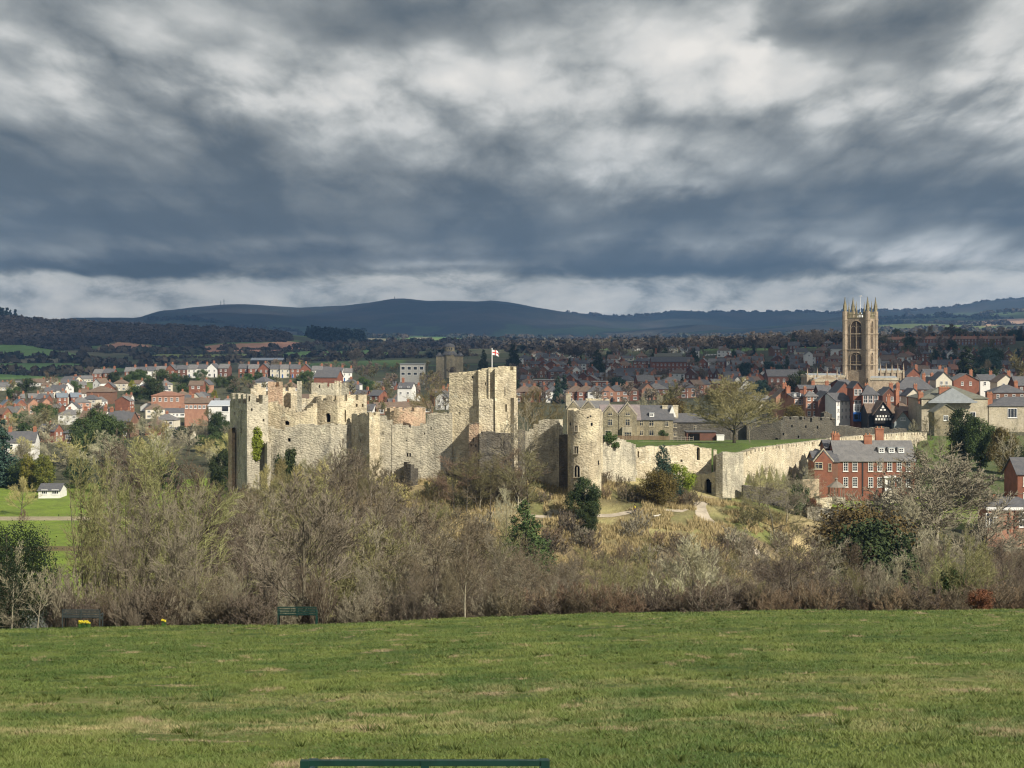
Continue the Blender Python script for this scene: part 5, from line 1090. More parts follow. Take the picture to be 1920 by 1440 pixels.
church_arm('church_choir', 'church choir clerestory with six thin pinnacles right of the ornate tower', 1640, 1694, 646, 699, 780, 10, 6, [(-3.5, 9, 1.8, 3, 2), (0, 9, 1.8, 3, 2), (3.5, 9, 1.8, 3, 2)], 0)
# ------------------------------------------------------------------ town: buildings one can tell apart
TOWNRIGHT = 'town centre buildings right of the castle'
def W(px0, px1, Y, base_px_c=None): return (px1 - px0) / F * Y
# brick mansion below the curtain wall
Yh = 331
b_, w, he, rh, sk = fit(1568, 1716, Yh, 863, 828, 930)
def wx(px, Yq=Yh): return XY(px, Yq)[0] - b_.x
def wz(py, Yq=Yh): return zrow(py, Yq) - b_.z
wn = [(wx(px), wz(883.5), .95, 1.95, 'grid') for px in (1585.5, 1603, 1632.5, 1649.5, 1668, 1686, 1703)] + [(wx(px), wz(913), .95, 1.9, 'grid') for px in (1585.5, 1603, 1632.5, 1649.5, 1686, 1703)]
e = house('brick_mansion', 'large red brick mansion with grey roof, dormers and sash windows below the curtain wall', 'mansion', b_, 0, w, 9, he, rh, 'brick', 'slate_light', False, 'x', wn, sink=sk,
     chims=[(-w / 2 + 1.2, 6, he, wz(818), 1.1, .9), (wx(1635), 4, he, wz(818), 1.5, .9), (wx(1662), 6.5, he, wz(806), 1.6, 1.0)], dormers=[(wx(1656), wz(850), 1.2, .95), (wx(1675), wz(850), 1.2, .95), (wx(1693), wz(850), 1.2, .95)])
q = MB(); q.box(-w / 2 - .1, w / 2 + .1, -.22, 0, he - .35, he - .12); q.build('cornice', M['stone_trim'], e)
q = MB(); q.box(wx(1616.5), wx(1618.5), -.12, 0, 0, he - .4); q.build('downpipe', M['dark_metal'], e)
q = MB(); dxx = wx(1667.5); q.box(dxx - .95, dxx - .7, -.5, 0, 1.0, 3.6); q.box(dxx + .7, dxx + .95, -.5, 0, 1.0, 3.6); q.box(dxx - 1.15, dxx + 1.15, -.7, 0, 3.6, 3.95); q.box(dxx - .7, dxx + .7, -.12, 0, 1.0, 3.6); q.build('porch', M['white_paint'], e)
q = MB(); q.box(dxx - .3, dxx - .05, -.15, -.1, 1.6, 3.2); q.box(dxx + .05, dxx + .3, -.15, -.1, 1.6, 3.2); q.build('door_glass', M['glass'], e)
q = MB(); [q.box(dxx - 1.3 - .12 * k, dxx + 1.3 + .12 * k, -.7 - .32 * k, -.38 - .32 * k, -1.5, 1.0 - .18 * k) for k in range(7)]; q.build('steps', M['stone_grey'], e)
b2, w2, he2, rh2, sk2 = fit(1527, 1571, 330, 864, 847, 930)
e = house('brick_wing', 'brown brick gabled wing with slate roof at the left end of the mansion', 'house', b2, 0, w2, 7, he2, rh2, 'brick_brown', 'slate', False, 'x', [], sink=sk2)
o = e.location; add_gable(e, 1544, 17, 866, 846, 930, 328.5, 1.5, 'brick', 'slate', [(1535, 873, 15, 13, 'mull'), (1556, 876, 6, 14, 'sash')])
e = measured('brick_wing', 'tall narrow brick wing with slate roof standing behind the mansion on the left', 'house', 1548, 1572, 338, 838, 826, 900, 6, wall='brick_dark', roof='slate', chims=[(1.0, 3, 5, 7.5 + 1.6, 1.0, .8)])
ruin('garden_pillar', 'yellow lichened stone buttress of the curtain wall beside the mansion chimneys', [(1556, 358, 820, 845), (1569, 360, 820, 845), (1569, 362, 820, 845), (1556, 361, 820, 845)], .5, None, .1, True, 'stone_gold', [(1555.5, 833, 3, 9, 'slot')], 'buttress', None, 60)
# gazebo
gx = on(1568, 318); gx.z = zrow(934, 318); e = empty('gazebo', gx, 0, 'small open garden gazebo with a ringed conical roof in front of the brick wing', 'gazebo')
q = MB(); q.taper(0, 0, 2.1, 3.1, 1.9, .35, 8); q.taper(0, 0, 3.1, 3.6, .28, .2, 8); q.taper(0, 0, 3.6, 3.85, .4, .02, 8); q.build('roof', M['wood_grey'], e)
for k in range(8): a = R(22.5 + 45 * k); p_ = MB(); p_.box(1.45 * math.cos(a) - .06, 1.45 * math.cos(a) + .06, 1.45 * math.sin(a) - .06, 1.45 * math.sin(a) + .06, -1, 2.12); p_.build('post', M['wood_grey'], e)
q = MB(); q.taper(0, 0, -1, .15, 1.7, 1.7, 8); q.build('base', M['stone_grey'], e)
# conservatory house at the right edge
e = measured('garden_pavilion', 'low brick garden pavilion with white windows and hipped slate roof at the right edge', 'pavilion', 1851, 1950, 300, 951, 934, 998, 6, wall='brick_bright', roof='slate', hip=True, wins=[(-3.9, 1.0, 2.0, 2.4, 'mull'), (1.6, .9, 1.3, 2.6, 'grid')], chims=[(-2.3, 4, 3.5, 5.9, .6, .6)])
q = MB(); q.box(-4.9, 5, -.35, .0, 3.9, 4.4); q.build('fascia', M['white_paint'], e); q = MB(); q.box(-.9, -.5, -.3, 0, 0, 3.9); q.box(.2, .55, -.3, 0, 0, 3.9); q.build('pilaster', M['brick'], e)
measured('brick_house', 'tall red brick house cut by the right edge behind the garden pavilion', 'house', 1908, 2020, 330, 888, 860, 960, 9, wall='brick', roof='slate', wins=[(-4.2, 5, 1, 1.8, 'sash'), (-4.2, 2, 1, 1.8, 'sash'), (-1, 5, 1, 1.8, 'sash')])
# broad hipped-roof assembly hall on the right
e = measured('assembly_hall', 'broad grey hipped-roof hall with pale cornice and brick chimney stacks on the right', 'hall', 1728, 1852, 470, 746, 724, 800, 16, wall='stone_trim', roof='tile_mossy', hip=True, wins=[(5, 1.5, 1.6, 2.6, 'sash'), (-5, 1.5, 1.6, 2.6, 'sash')])
ro = [c for c in e.children if c.name.startswith('roof')][0]; b3 = e.location
def stack(e, ro, px, Y, py0, py1, wp, mat='chimney_brick', pots=4): o_ = e.location; chimney(ro, XY(px, Y)[0] - o_.x, Y - o_.y, zrow(py0, Y) - o_.z, zrow(py1, Y) - o_.z, wp / F * Y, 1.1, mat, pots)
stack(e, ro, 1770, 470.8, 757, 726, 19); stack(e, ro, 1726, 471, 757, 737, 9); stack(e, ro, 1855, 472, 765, 737, 10)
q = MB(); zq = zrow(752, 469) - b3.z; x0, x1, xm = (XY(p_, 469)[0] - b3.x for p_ in (1742, 1828, 1785)); q.poly([(x0, -1.5, zq), (x1, -1.5, zq), (xm, -1.5, zrow(727, 469) - b3.z)]); q.poly([(x0, -1.5, zq), (xm, -1.5, zrow(727, 469) - b3.z), (xm, 6, zrow(727, 469) - b3.z), (x0, 6, zq)][::-1], 1); q.poly([(x1, -1.5, zq), (x1, 6, zq), (xm, 6, zrow(727, 469) - b3.z), (xm, -1.5, zrow(727, 469) - b3.z)], 1); q.box(x0 - .4, x1 + .4, -2, -1.48, zq - .5, zq, 0); q.build('pediment', [M['lead'], M['tile_mossy']], e)
measured('long_hall', 'long low grey-roofed hall with white fascia and dark glass panel behind the right evergreen', 'hall', 1854, 1990, 470, 760, 745, 790, 12, wall='stone_trim', roof='slate', hip=True, wins=[(-3.5, 1.0, 2.6, 2.6, 'wide'), (3, 1, 3, 2.2, 'wide')])
e = measured('stone_cottage', 'small pale stone gabled cottage half hidden by bushes below the hipped hall', 'cottage', 1752, 1795, 445, 772, 757, 800, 6, wall='stone_house', roof='tile_mossy', axis='y', wins=[(0, 1.6, 1.2, 1.4, 'mull')])
# town houses on the square
Ys_ = 500
def th(lab, px0, px1, Y, eave, ridge, foot, wall, roof, nx, nz, d=9, axis='x', ww=.9, hh=1.5, name='town_house', **k):
    k.setdefault('rz', .42 if axis == 'x' and not k.get('hip') else 0); w = W(px0, px1, Y); he = zrow(eave, Y) - zrow(foot, Y); z = []
    for r_ in range(nz): z += rows_of(w, nx, he * (r_ + .32) / nz + .1, ww, min(hh, he / nz * .62), 'sash', .15)
    wins = k.pop('wins', z); side = k.pop('side', [(d * (i + .5) / 3, he * (r_ + .32) / nz + .1, ww * .9, min(hh, he / nz * .62), 'sash') for r_ in range(nz) for i in range(3)]) if k.get('rz') else k.pop('side', [])
    return measured(name, lab, 'house', px0, px1, Y, eave, ridge, foot, d, wall=wall, roof=roof, axis=axis, wins=wins, side=side, **k)
th('left-hand orange brick gabled town house behind the dome-shaped bare tree', 1455, 1488, 512, 745, 729, 785, 'brick_bright', 'tile_brown', 2, 1, axis='y', wins=[], chims=[(.5, 4, 7, 10.5, 1.2, .8)])
th('white and orange brick terrace end seen through the big spreading tree', 1415, 1455, 520, 752, 742, 790, 'render_cream', 'slate_light', 4, 2)
th('bright orange brick terrace with white dormers right of the round yew bush', 1487, 1512, 508, 745, 736, 785, 'brick_bright', 'slate', 3, 2, dormers=[(-1, 6.7, .8, .7), (.6, 6.7, .8, .7)], chims=[(-1.6, 4, 6, 9.5, 1.4, .8)])
th('tall orange brick house with pale quoins between the terrace and the dark brick gable', 1511, 1534, 503, 742, 733, 785, 'brick_bright', 'slate_light', 2, 3, rz=0, hip=True, chims=[(-1.4, 4, 6, 9.2, .8, .8)])
th('plain dark brick gable end with one small window beside the white house', 1534, 1568, 498, 751, 734, 785, 'brick_dark', 'slate', 1, 1, wins=[(.9, 4.3, .7, 1.0, 'sash')], axis='y', d=12)
th('white painted three-storey town house with slate roof facing right', 1565, 1600, 494, 751, 737, 790, 'render_white', 'slate', 4, 3, ww=.6, hh=1.0)
th('brick town house with tall dark slate roof behind the white painted house', 1568, 1602, 515, 737, 716, 790, 'brick', 'slate', 2, 1, wins=[], axis='y', d=12)
e = th('narrow red brick shop house with stepped gable over a blue shop front', 1600, 1617, 490, 727, 715, 790, 'brick', 'slate', 2, 3, axis='y', hh=1.7, chims=[])
w_ = W(1600, 1617, 490); q = MB(); q.box(-w_ / 2 - .1, w_ / 2 + .1, -.5, 0, 0, 2.6, 0); q.box(-w_ / 2 + .15, -.1, -.56, -.5, .6, 2.0, 1); q.box(.1, w_ / 2 - .9, -.56, -.5, .6, 2.0, 1); q.build('shop_front', [M['blue_paint'], M['glass']], e)
q = MB(); q.box(-w_ / 2 + .02, w_ / 2 - .02, -.12, 0, 2.62, 5.0, 0); q.build('bay', M['white_paint'], e); [link('window', window_mesh(.62, 1.7, 'sash'), e, (x, -.12, 2.95)) for x in (-.75, 0.02, .78)]
th('red brick house with bay windows and white frames right of the stepped gable', 1617, 1648, 488, 739, 722, 790, 'brick', 'slate', 3, 2, hip=True, ww=1.2, hh=2.2, chims=[])
th('dark red tall roofed house between the stepped gable and the ornate tower foot', 1583, 1604, 560, 722, 712, 780, 'brick_dark', 'slate', 1, 1, wins=[])
e = measured('timbered_house', 'black and white timber framed gabled house below the church', 'house', 1627, 1676, 480, 773, 757, 795, 9, wall='black_timber', roof='tile_brown', wins=[], chims=[(2.6, 2.0, 3, 8.0, .95, .9)])
b4 = e.location; q = MB(); Yg = 478.5
gx0, gx1, gm = (XY(p_, Yg)[0] - b4.x for p_ in (1638, 1674, 1655.5)); gz0, gz1, gf = (zrow(p_, Yg) - b4.z for p_ in (776, 752, 794))
q.box(gx0 + .3, gx1 - .3, -1.5, 1, gf, gz0, 0); q.poly([(gx0 + .1, -1.5, gz0), (gx1 - .1, -1.5, gz0), (gm, -1.5, gz1 - .15)], 0)
for k in range(6): x = gx0 + .75 + k * (gx1 - gx0 - 1.5) / 5; q.box(x - .26, x + .26, -1.56, -1.5, gf + .9, gf + 1.5, 1); 
for k in range(5): x = gx0 + 1.1 + k * (gx1 - gx0 - 2.2) / 4; q.box(x - .22, x + .22, -1.56, -1.5, gf + 1.75, gf + 2.3, 1)
for k in range(2): x = gm - .5 + k; q.box(x - .3, x + .3, -1.56, -1.5, gz0 + .9, gz0 + 1.35, 1)
q.poly([(gm - .45, -1.56, gz0 + 1.6), (gm + .45, -1.56, gz0 + 1.6), (gm, -1.56, gz0 + 2.5)], 1); q.build('gable_wall', [M['black_timber'], M['render_white']], e)
r_ = MB(); 
for s_, xe in ((-1, gx0 - .3), (1, gx1 + .3)): f_ = [(xe, -1.9, gz0 - .25), (gm, -1.9, gz1 + .1), (gm, 6, gz1 + .1), (xe, 6, gz0 - .25)]; r_.poly(f_ if s_ > 0 else f_[::-1]); r_.poly([(x, y, z - .2) for x, y, z in (f_ if s_ < 0 else f_[::-1])]); r_.poly([(xe, -1.9, gz0 - .45), (gm, -1.9, gz1 - .1), (gm, -1.9, gz1 + .1), (xe, -1.9, gz0 - .25)])
r_.build('gable_roof', M['tile_brown'], e)
measured('timbered_house', 'pale grey-green rendered gable with three small dark windows beside the timbered gable', 'house', 1677, 1709, 476, 792, 771, 800, 8, wall='grey_paint', roof='tile_brown', axis='y', wins=[(-.5, 1.7, .35, .9, 'plain'), (0, 1.7, .35, .9, 'plain'), (.5, 1.7, .35, .9, 'plain')])
e = th('low brown tiled house with two bright orange chimneys behind the grey gable', 1672, 1716, 486, 770, 757, 795, 'brick_bright', 'tile_brown', 1, 1, wins=[], chims=[(-.2, 3, 3, 9.6, 1.1, 1), (4.3, 3, 3, 7.6, 1.0, 1)])
TR = [  # px0, px1, Y, eave, ridge, wall, roof, axis, hip, label
 (1680, 1752, 600, 729, 707, 'brick_dark', 'slate', 'x', True, 'wide hipped grey slate roof right of the church choir'), (1646, 1700, 560, 740, 725, 'brick', 'slate', 'x', True, 'dark slate roofed brick house below the church aisle'),
 (1655, 1682, 530, 741, 726, 'brick_dark', 'slate_light', 'y', False, 'small brick gable with pale bargeboards below the church aisle'), (1700, 1728, 545, 742, 728, 'render_cream', 'slate', 'y', False, 'cream gabled house left of the hipped hall'),
 (1740, 1756, 640, 716, 706, 'brick', 'slate', 'y', False, 'small brick chimney-like gable above the wide hipped roof'), (1755, 1785, 600, 712, 697, 'render_cream', 'slate', 'y', False, 'cream rendered gable with black framed windows above the hipped hall'),
 (1788, 1836, 610, 713, 700, 'brick', 'slate_light', 'y', False, 'broad brick gable with white bargeboards above the hipped hall'), (1700, 1728, 720, 704, 690, 'brick', 'slate', 'y', False, 'dark red gable with one arched white window right of the church pinnacles'),
 (1838, 1870, 620, 712, 702, 'render_white', 'slate', 'x', False, 'white walled house with slate roof right of the broad brick gable'), (1870, 1905, 600, 716, 702, 'render_cream', 'tile_brown', 'y', False, 'cream gable beside the right edge above the long low hall'),
 (1905, 1960, 590, 722, 706, 'brick_dark', 'slate', 'x', False, 'dark brick house cut by the right edge above the long low hall'), (1862, 1925, 540, 735, 722, 'brick_brown', 'slate', 'x', True, 'low brown house with hipped slate roof just above the long low hall'),
 (1735, 1775, 700, 702, 692, 'render_white', 'slate', 'x', False, 'long slate roofed white house in the second row above the hipped hall'), (1590, 1640, 545, 735, 727, 'brick', 'slate_light', 'x', False, 'low slate roof directly below the ornate tower'),
 (1500, 1536, 560, 728, 722, 'brick', 'slate', 'x', False, 'brick house with slate roof below the church nave at its left end'), (1536, 1560, 545, 735, 722, 'brick_dark', 'slate', 'x', False, 'dark house roof below the church transept')]
for px0, px1, Y, ev, rd, wl, rf_, ax, hp, lab in TR:
    w = W(px0, px1, Y); hh_ = zrow(ev, Y) - H(*XY((px0 + px1) / 2, Y)); foot = HY - F * H(*XY((px0 + px1) / 2, Y)) / Y
    wins = rows_of(w, max(2, int(w / 2.6)), hh_ - 2.0, .9, 1.3, 'sash', .3) if ax == 'x' else [(-w * .16, hh_ - 1.8, .9, 1.3, 'sash'), (w * .16, hh_ - 1.8, .9, 1.3, 'sash')]
    measured('town_house', lab, 'house', px0, px1, Y, ev, rd, foot, 9, wall=wl, roof=rf_, axis=ax, hip=hp, wins=wins, chims=[(w * .3, 4.5, hh_, hh_ + (rd < ev) * (zrow(rd, Y) - zrow(ev, Y)) + 1.1, 1.1, .8)])
# ---- landmarks in the shaded town
def far_b(name, lab, cat, px0, px1, Y, eave, ridge, foot, d=9, **k): return measured(name, lab, cat, px0, px1, Y, eave, ridge, foot, d, **k)
w = W(1222, 1288, 1050); e = far_b('brick_school', 'long dark red brick three-storey building with slate roof beyond the mansion', 'building', 1222, 1288, 1050, 678, 669, 703, 12, wall='brick', roof='slate', wins=rows_of(w, 9, 5.6, .9, 1.3, 'sash') + rows_of(w, 9, 2.8, .9, 1.3, 'sash') + rows_of(w, 9, .6, .9, 1.3, 'sash'), pots=0)
far_b('stone_chapel', 'sandy stone chapel roof with a slender bell turret behind the long brick building', 'chapel', 1228, 1278, 1085, 668, 662, 690, 9, wall='stone_house', roof='tile_mossy', chims=[(-7.5, 4, 3, 12.5, 1.3, 1.3)], pots=0)
e = empty('domed_church', on(843, 1150), 0, 'stone domed church with octagonal lantern beyond the left side of the keep', 'church'); z0 = 0
h_ = lambda py: zrow(py, 1150) - e.location.z
q = MB(); q.prism([(5.0 * math.cos(R(22.5 + 45 * k)), 5.0 * math.sin(R(22.5 + 45 * k))) for k in range(8)], -2, h_(663)); q.prism([(3.6 * math.cos(R(22.5 + 45 * k)), 3.6 * math.sin(R(22.5 + 45 * k))) for k in range(8)], h_(663), h_(650)); q.box(-9, 9, -3, 6, -2, h_(668)); q.build('wall', M['stone_house'], e)
q = MB(); q.taper(0, 0, h_(650), h_(646), 3.9, 2.9, 12); q.taper(0, 0, h_(646), h_(643.5), 2.9, .4, 12); q.taper(0, 0, h_(665), h_(658), 5.6, 3.4, 8); q.box(-9.3, 9.3, -3.3, 6.3, h_(668), h_(666)); q.taper(7, 1, h_(668), h_(661), 2.4, .8, 8); q.taper(-7, 1, h_(668), h_(661), 2.4, .8, 8); q.build('roof', M['slate'], e)
for x in (-1.5, 0, 1.5): link('window', window_mesh(.9, 1.6, 'plain', 'stone_trim'), e, (x, -3.45, h_(656)))
far_b('concrete_block', 'pale grey flat-roofed college block with square windows left of the keep', 'building', 750, 796, 1000, 683, 683, 702, 10, wall='render_grey', roof='lead', wins=rows_of(W(750, 796, 1000), 4, 2.6, 2.2, 2.0, 'plain') + rows_of(W(750, 796, 1000), 4, -.4, 2.2, 1.6, 'plain'))
far_b('brick_hall', 'red brick hall with dark roof and plain gable behind the castle hall front', 'hall', 588, 632, 800, 707, 694, 730, 12, wall='brick', roof='slate', side=[(5, 1, 1.4, 2.2, 'sash')], rz=-.15)
far_b('white_cottage', 'white rendered cottage with dark roof between the castle chapel and the bare tree', 'cottage', 745, 772, 690, 727, 717, 742, 7, wall='render_white', roof='slate', wins=[(-1.6, 3.0, .9, .9, 'sash'), (1.6, 3, .9, .9, 'sash'), (-1.6, .6, .9, 1, 'sash'), (1.4, .6, .9, 1, 'sash')], side=[(3, 3, .9, .9, 'sash')], rz=-.2, chims=[(-1.5, 3.5, 4, 7.0, .9, .7)])
far_b('flat_roof_block', 'small bright brick box with flat roof standing above the long flat-roofed terraces', 'building', 1230, 1258, 930, 706, 706, 718, 7, wall='brick_bright', roof='lead')
for i, (px0, px1, Y, ev, ft, n, lab) in enumerate(((1110, 1192, 900, 716, 738, 9, 'upper long flat-roofed brick terrace with white windows beyond the mansion'), (1072, 1133, 830, 734, 752, 4, 'lower flat-roofed brick terrace just above the mansion turret'), (1165, 1222, 830, 733, 752, 5, 'lower flat-roofed brick terrace above the pale bare trees by the round yew'),
       (1232, 1300, 910, 716, 738, 5, 'flat-roofed brick terrace under the small bright brick box'), (985, 1050, 960, 713, 730, 8, 'long brick terrace with white bays right of the keep'))):
    w = W(px0, px1, Y); hq = zrow(ev, Y) - zrow(ft, Y); far_b('flat_roof_terrace', lab, 'terrace', px0, px1, Y, ev, ev, ft, 8, wall='brick', roof='render_grey', wins=rows_of(w, n, hq - 2.1, 1.7, 1.4, 'wide') + rows_of(w, n, .5, 1.9, 1.8, 'wide'))
far_b('pale_warehouse', 'low white-walled warehouse with pale roof just left of the castle corner tower', 'warehouse', 391, 432, 600, 760, 752, 773, 14, wall='render_white', roof='panel_roof', wins=[(2, .2, 2.5, 2.2, 'plain')])
far_b('orange_brick_house', 'orange brick hipped house with bright tiled roof at centre left of the valley town', 'house', 284, 338, 700, 741, 734, 755, 9, wall='brick_bright', roof='tile_red', hip=True, wins=rows_of(W(284, 338, 700), 5, .6, 1.1, 1.5, 'sash'))
far_b('brick_terrace', 'pinkish brick terrace with brown roof left of the pale warehouse', 'terrace', 346, 395, 640, 755, 746, 768, 8, wall='brick_bright', roof='tile_brown', wins=rows_of(W(346, 395, 640), 6, .4, 1.1, 1.3, 'wide'), chims=[(-2.5, 4, 2, 5.4, .9, .7)])
far_b('riverside_bungalow', 'small dark-roofed white bungalow beside the meadow on the far left', 'bungalow', 72, 112, 440, 919, 908, 931, 7, wall='render_white', roof='slate', wins=[(-1.2, .6, 1.6, 1.2, 'wide'), (1.6, .6, 1.8, 1.2, 'wide')])
far_b('brick_house', 'detached brick house with white gable standing alone among trees above the valley town', 'house', 354, 380, 820, 722, 714, 732, 8, wall='brick', roof='tile_brown', wins=rows_of(5.5, 2, .8, 1.2, 1.3, 'wide'))
far_b('nursery_barn', 'wide brown hipped roof building among trees in the valley town', 'building', 162, 210, 760, 734, 724, 744, 10, wall='brick_brown', roof='tile_brown', hip=True)
far_b('farm_barn', 'long grey roofed farm sheds in the fields beyond the white terrace', 'barn', 470, 530, 1450, 675, 671, 681, 14, wall='stone_dark', roof='panel_roof')
far_b('white_villa', 'white villa with green roof among trees above the shaded town', 'villa', 1322, 1354, 1500, 663, 657, 668, 8, wall='render_white', roof='hedge_green', wins=rows_of(14, 5, .6, 1.2, 1.2, 'sash'), hip=True)
far_b('white_gable_house', 'bright white gable among dark trees left of the ornate tower', 'house', 1510, 1524, 1150, 664, 658, 670, 8, wall='render_white', roof='slate', axis='y', wins=[(0, .6, 1, 1.1, 'sash')])
far_b('church_like_house', 'big dark slate-roofed house with two gables left of the church nave', 'house', 1440, 1500, 800, 705, 693, 722, 12, wall='brick_dark', roof='slate', wins=rows_of(14, 5, 1.5, 1, 1.4, 'sash'))
# ---- ordinary houses: one prototype each, then copies
placed = []
def free(x, y, r):
    for a, b_, r2 in placed:
        if (a - x) ** 2 + (b_ - y) ** 2 < (r + r2) ** 2: return False
    placed.append((x, y, r)); return True
for o in list(C.objects):
    if o.parent is None and o.type == 'EMPTY' and o.location.y > 380: placed.append((o.location.x, o.location.y + 4, 7))
HP = {}
STY = {  # style: w, d, he, rh, wall, roof, axis, hip, windows, chimney
 'terrace': lambda wl, rf_: dict(w=5.6, d=8, he=5.1, rh=2.3, wall=wl, roof=rf_, wins=[(-1.4, 3.2, .95, 1.25, 'sash'), (1.4, 3.2, .95, 1.25, 'sash'), (1.3, .6, 1.2, 1.4, 'sash')], door=(-1.4, .95, 2.1, 'blue_paint'), chims=[(2.3, 4, 5.5, 8.5, 1.0, .7)]),
 'gable': lambda wl, rf_: dict(w=6.2, d=9, he=5.0, rh=3.0, wall=wl, roof=rf_, axis='y', wins=[(-1.5, 3.1, 1, 1.2, 'sash'), (1.5, 3.1, 1, 1.2, 'sash'), (-1.3, .6, 1.6, 1.4, 'wide')], door=(1.6, .95, 2.1, 'black_timber'), chims=[(0, 4.5, 6, 9.0, .9, .7)]),
 'semi': lambda wl, rf_: dict(w=9.5, d=8, he=5.1, rh=2.6, wall=wl, roof=rf_, hip=True, wins=[(-3.1, 3.1, 1.6, 1.3, 'wide'), (3.1, 3.1, 1.6, 1.3, 'wide'), (0, 3.1, 1, 1.2, 'sash'), (-3.1, .6, 1.8, 1.4, 'wide'), (3.1, .6, 1.8, 1.4, 'wide')], door=(0, 1, 2.1, 'white_paint'), chims=[(0, 4, 6.5, 8.6, 1.1, .7)]),
 'bungalow': lambda wl, rf_: dict(w=11, d=8, he=2.6, rh=2.2, wall=wl, roof=rf_, wins=[(-3.6, .7, 2, 1.3, 'wide'), (3.4, .7, 2, 1.3, 'wide'), (.9, .7, 1.2, 1.2, 'sash')], door=(-.9, 1, 2.1, 'white_paint'), chims=[(2.5, 4, 4, 5.6, .9, .7)]),
 'villa': lambda wl, rf_: dict(w=8.5, d=9, he=5.6, rh=3.0, wall=wl, roof=rf_, wins=[(-2.6, 3.5, 1.1, 1.5, 'sash'), (2.6, 3.5, 1.1, 1.5, 'sash'), (0, 3.5, 1, 1.4, 'sash'), (-2.6, .7, 1.2, 1.6, 'sash'), (2.6, .7, 1.2, 1.6, 'sash')], door=(0, 1.1, 2.2, 'black_timber'), chims=[(-3.6, 4.5, 7, 9.8, 1.0, .8), (3.6, 4.5, 7, 9.8, 1.0, .8)])}
WN = {'brick': 'red brick', 'brick_bright': 'orange brick', 'brick_dark': 'dark brick', 'render_white': 'white rendered', 'render_cream': 'cream rendered', 'brick_brown': 'brown brick', 'render_grey': 'grey rendered'}
RN = {'slate': 'dark slate', 'tile_brown': 'brown tiled', 'slate_light': 'pale slate', 'tile_red': 'red tiled', 'slate_blue': 'blue-grey'}
def put_house(style, wl, rf_, px, Y, rz, where, sc=1.0, chk=6.0, y=None):
    p_ = on(px, Y)
    if chk and not free(p_.x, p_.y + 4, chk): return None
    lab = '%s %s, %s roof, %s' % (WN[wl], {'terrace': 'terraced house', 'gable': 'gabled house', 'semi': 'double house', 'bungalow': 'bungalow', 'villa': 'villa'}[style], RN[rf_], where)
    key = (style, wl, rf_)
    if key not in HP: e = HP[key] = house({'terrace': 'terraced_house', 'gable': 'gabled_house', 'semi': 'semi_detached_house', 'bungalow': 'bungalow', 'villa': 'villa'}[style], '', 'house', p_, rz, **STY[style](wl, rf_))
    else: e = copy_tree(HP[key])
    e.location = p_; e.rotation_euler = (0, 0, rz); e.scale = (sc,) * 3; tag(e, lab, 'house', lab.replace(' house', ' houses').replace('pair', 'pairs')[:110]); return e
# the white and brick terrace on the skyline of the valley town
terr = 'RRRRWWRRBWWWBRRRRYYRRWWWWWWWWTTRRRRRRRRWWWWWWWWRRRWWWWWWWRRR'
k = 0; px = 184.0
while px < 655:
    c = terr[k % len(terr)]; Yt = 955 + 6 * math.sin(px * .02)
    wl = {'R': 'brick', 'W': 'render_white', 'B': 'brick_dark', 'Y': 'render_cream', 'T': 'render_cream'}[c]
    if not (205 < px < 222 or 437 < px < 452): put_house('gable' if (k % 9 in (2, 7)) else 'terrace', wl, 'slate' if k % 3 else 'slate_light', px, Yt, rng.uniform(-.12, .12), 'in the crest terrace above the valley town', 1.0, 2.6)
    px += 18.9 if k % 9 not in (2, 7) else 21.5; k += 1
def scatter(n, px0, px1, Y0, Y1, styles, walls, roofs, where, seed, rzs=(-.4, .4), r=6.5, sc=(.9, 1.1)):
    g = random.Random(seed); c = 0; t = 0
    while c < n and t < n * 12:
        t += 1; px = g.uniform(px0, px1); Y = math.exp(g.uniform(math.log(Y0), math.log(Y1)))
        e = put_house(g.choice(styles), g.choice(walls), g.choice(roofs), px, Y, g.choice([0, 0, .25, -.25, 1.3]) * 1.0 + g.uniform(*rzs) * .5, where, g.uniform(*sc), r)
        c += e is not None
def street(px0, Y0, px1, Y1, n, style, walls, roofs, where, seed, jitter=.05, sc=1.0):
    g = random.Random(seed); A, B_ = on(px0, Y0), on(px1, Y1); rz = math.atan2(B_.y - A.y, B_.x - A.x)
    for i in range(n):
        if seed >= 40 and g.random() < .2: continue
        t = (i + .5) / n; x, y = A.x + (B_.x - A.x) * t, A.y + (B_.y - A.y) * t + (g.uniform(-1, 1) + 9 * math.sin(t * 5 + seed) if seed >= 40 else 0); put_house(style if seed < 40 or g.random() < .7 else 'gable', g.choice(walls), g.choice(roofs), 960 + F * x / y, y, rz + g.uniform(-jitter, jitter), where, sc, 2.2)
street(-20, 640, 60, 660, 6, 'gable', ['brick_bright', 'brick'], ['tile_brown', 'slate_light'], "in the new estate, far left", 1, sc=.8)
street(10, 690, 105, 700, 8, 'gable', ['brick', 'brick_bright'], ['slate_blue', 'tile_brown'], "in the estate's second row at the left edge", 2, sc=.8)
street(30, 735, 150, 745, 9, 'terrace', ['brick', 'brick_bright'], ['slate_blue', 'tile_brown', 'slate_light'], "in the estate's back row, far left", 3, sc=.8)
scatter(16, -40, 165, 880, 1080, ['bungalow'], ['render_white', 'render_cream', 'brick_brown'], ['slate_light', 'slate', 'tile_brown'], "on the low rise at far left", 4, sc=(.75, .9))
scatter(48, 60, 440, 580, 880, ['semi', 'bungalow', 'terrace', 'gable'], ['brick', 'brick_bright', 'render_white', 'render_cream'], ['tile_brown', 'slate_light', 'slate'], "in the valley left of the castle", 5, sc=(.7, .85), r=5.2)
scatter(6, -60, 230, 520, 620, ['semi', 'villa'], ['brick_brown', 'render_white'], ['tile_brown', 'slate'], 'among the trees beyond the left meadow', 6)
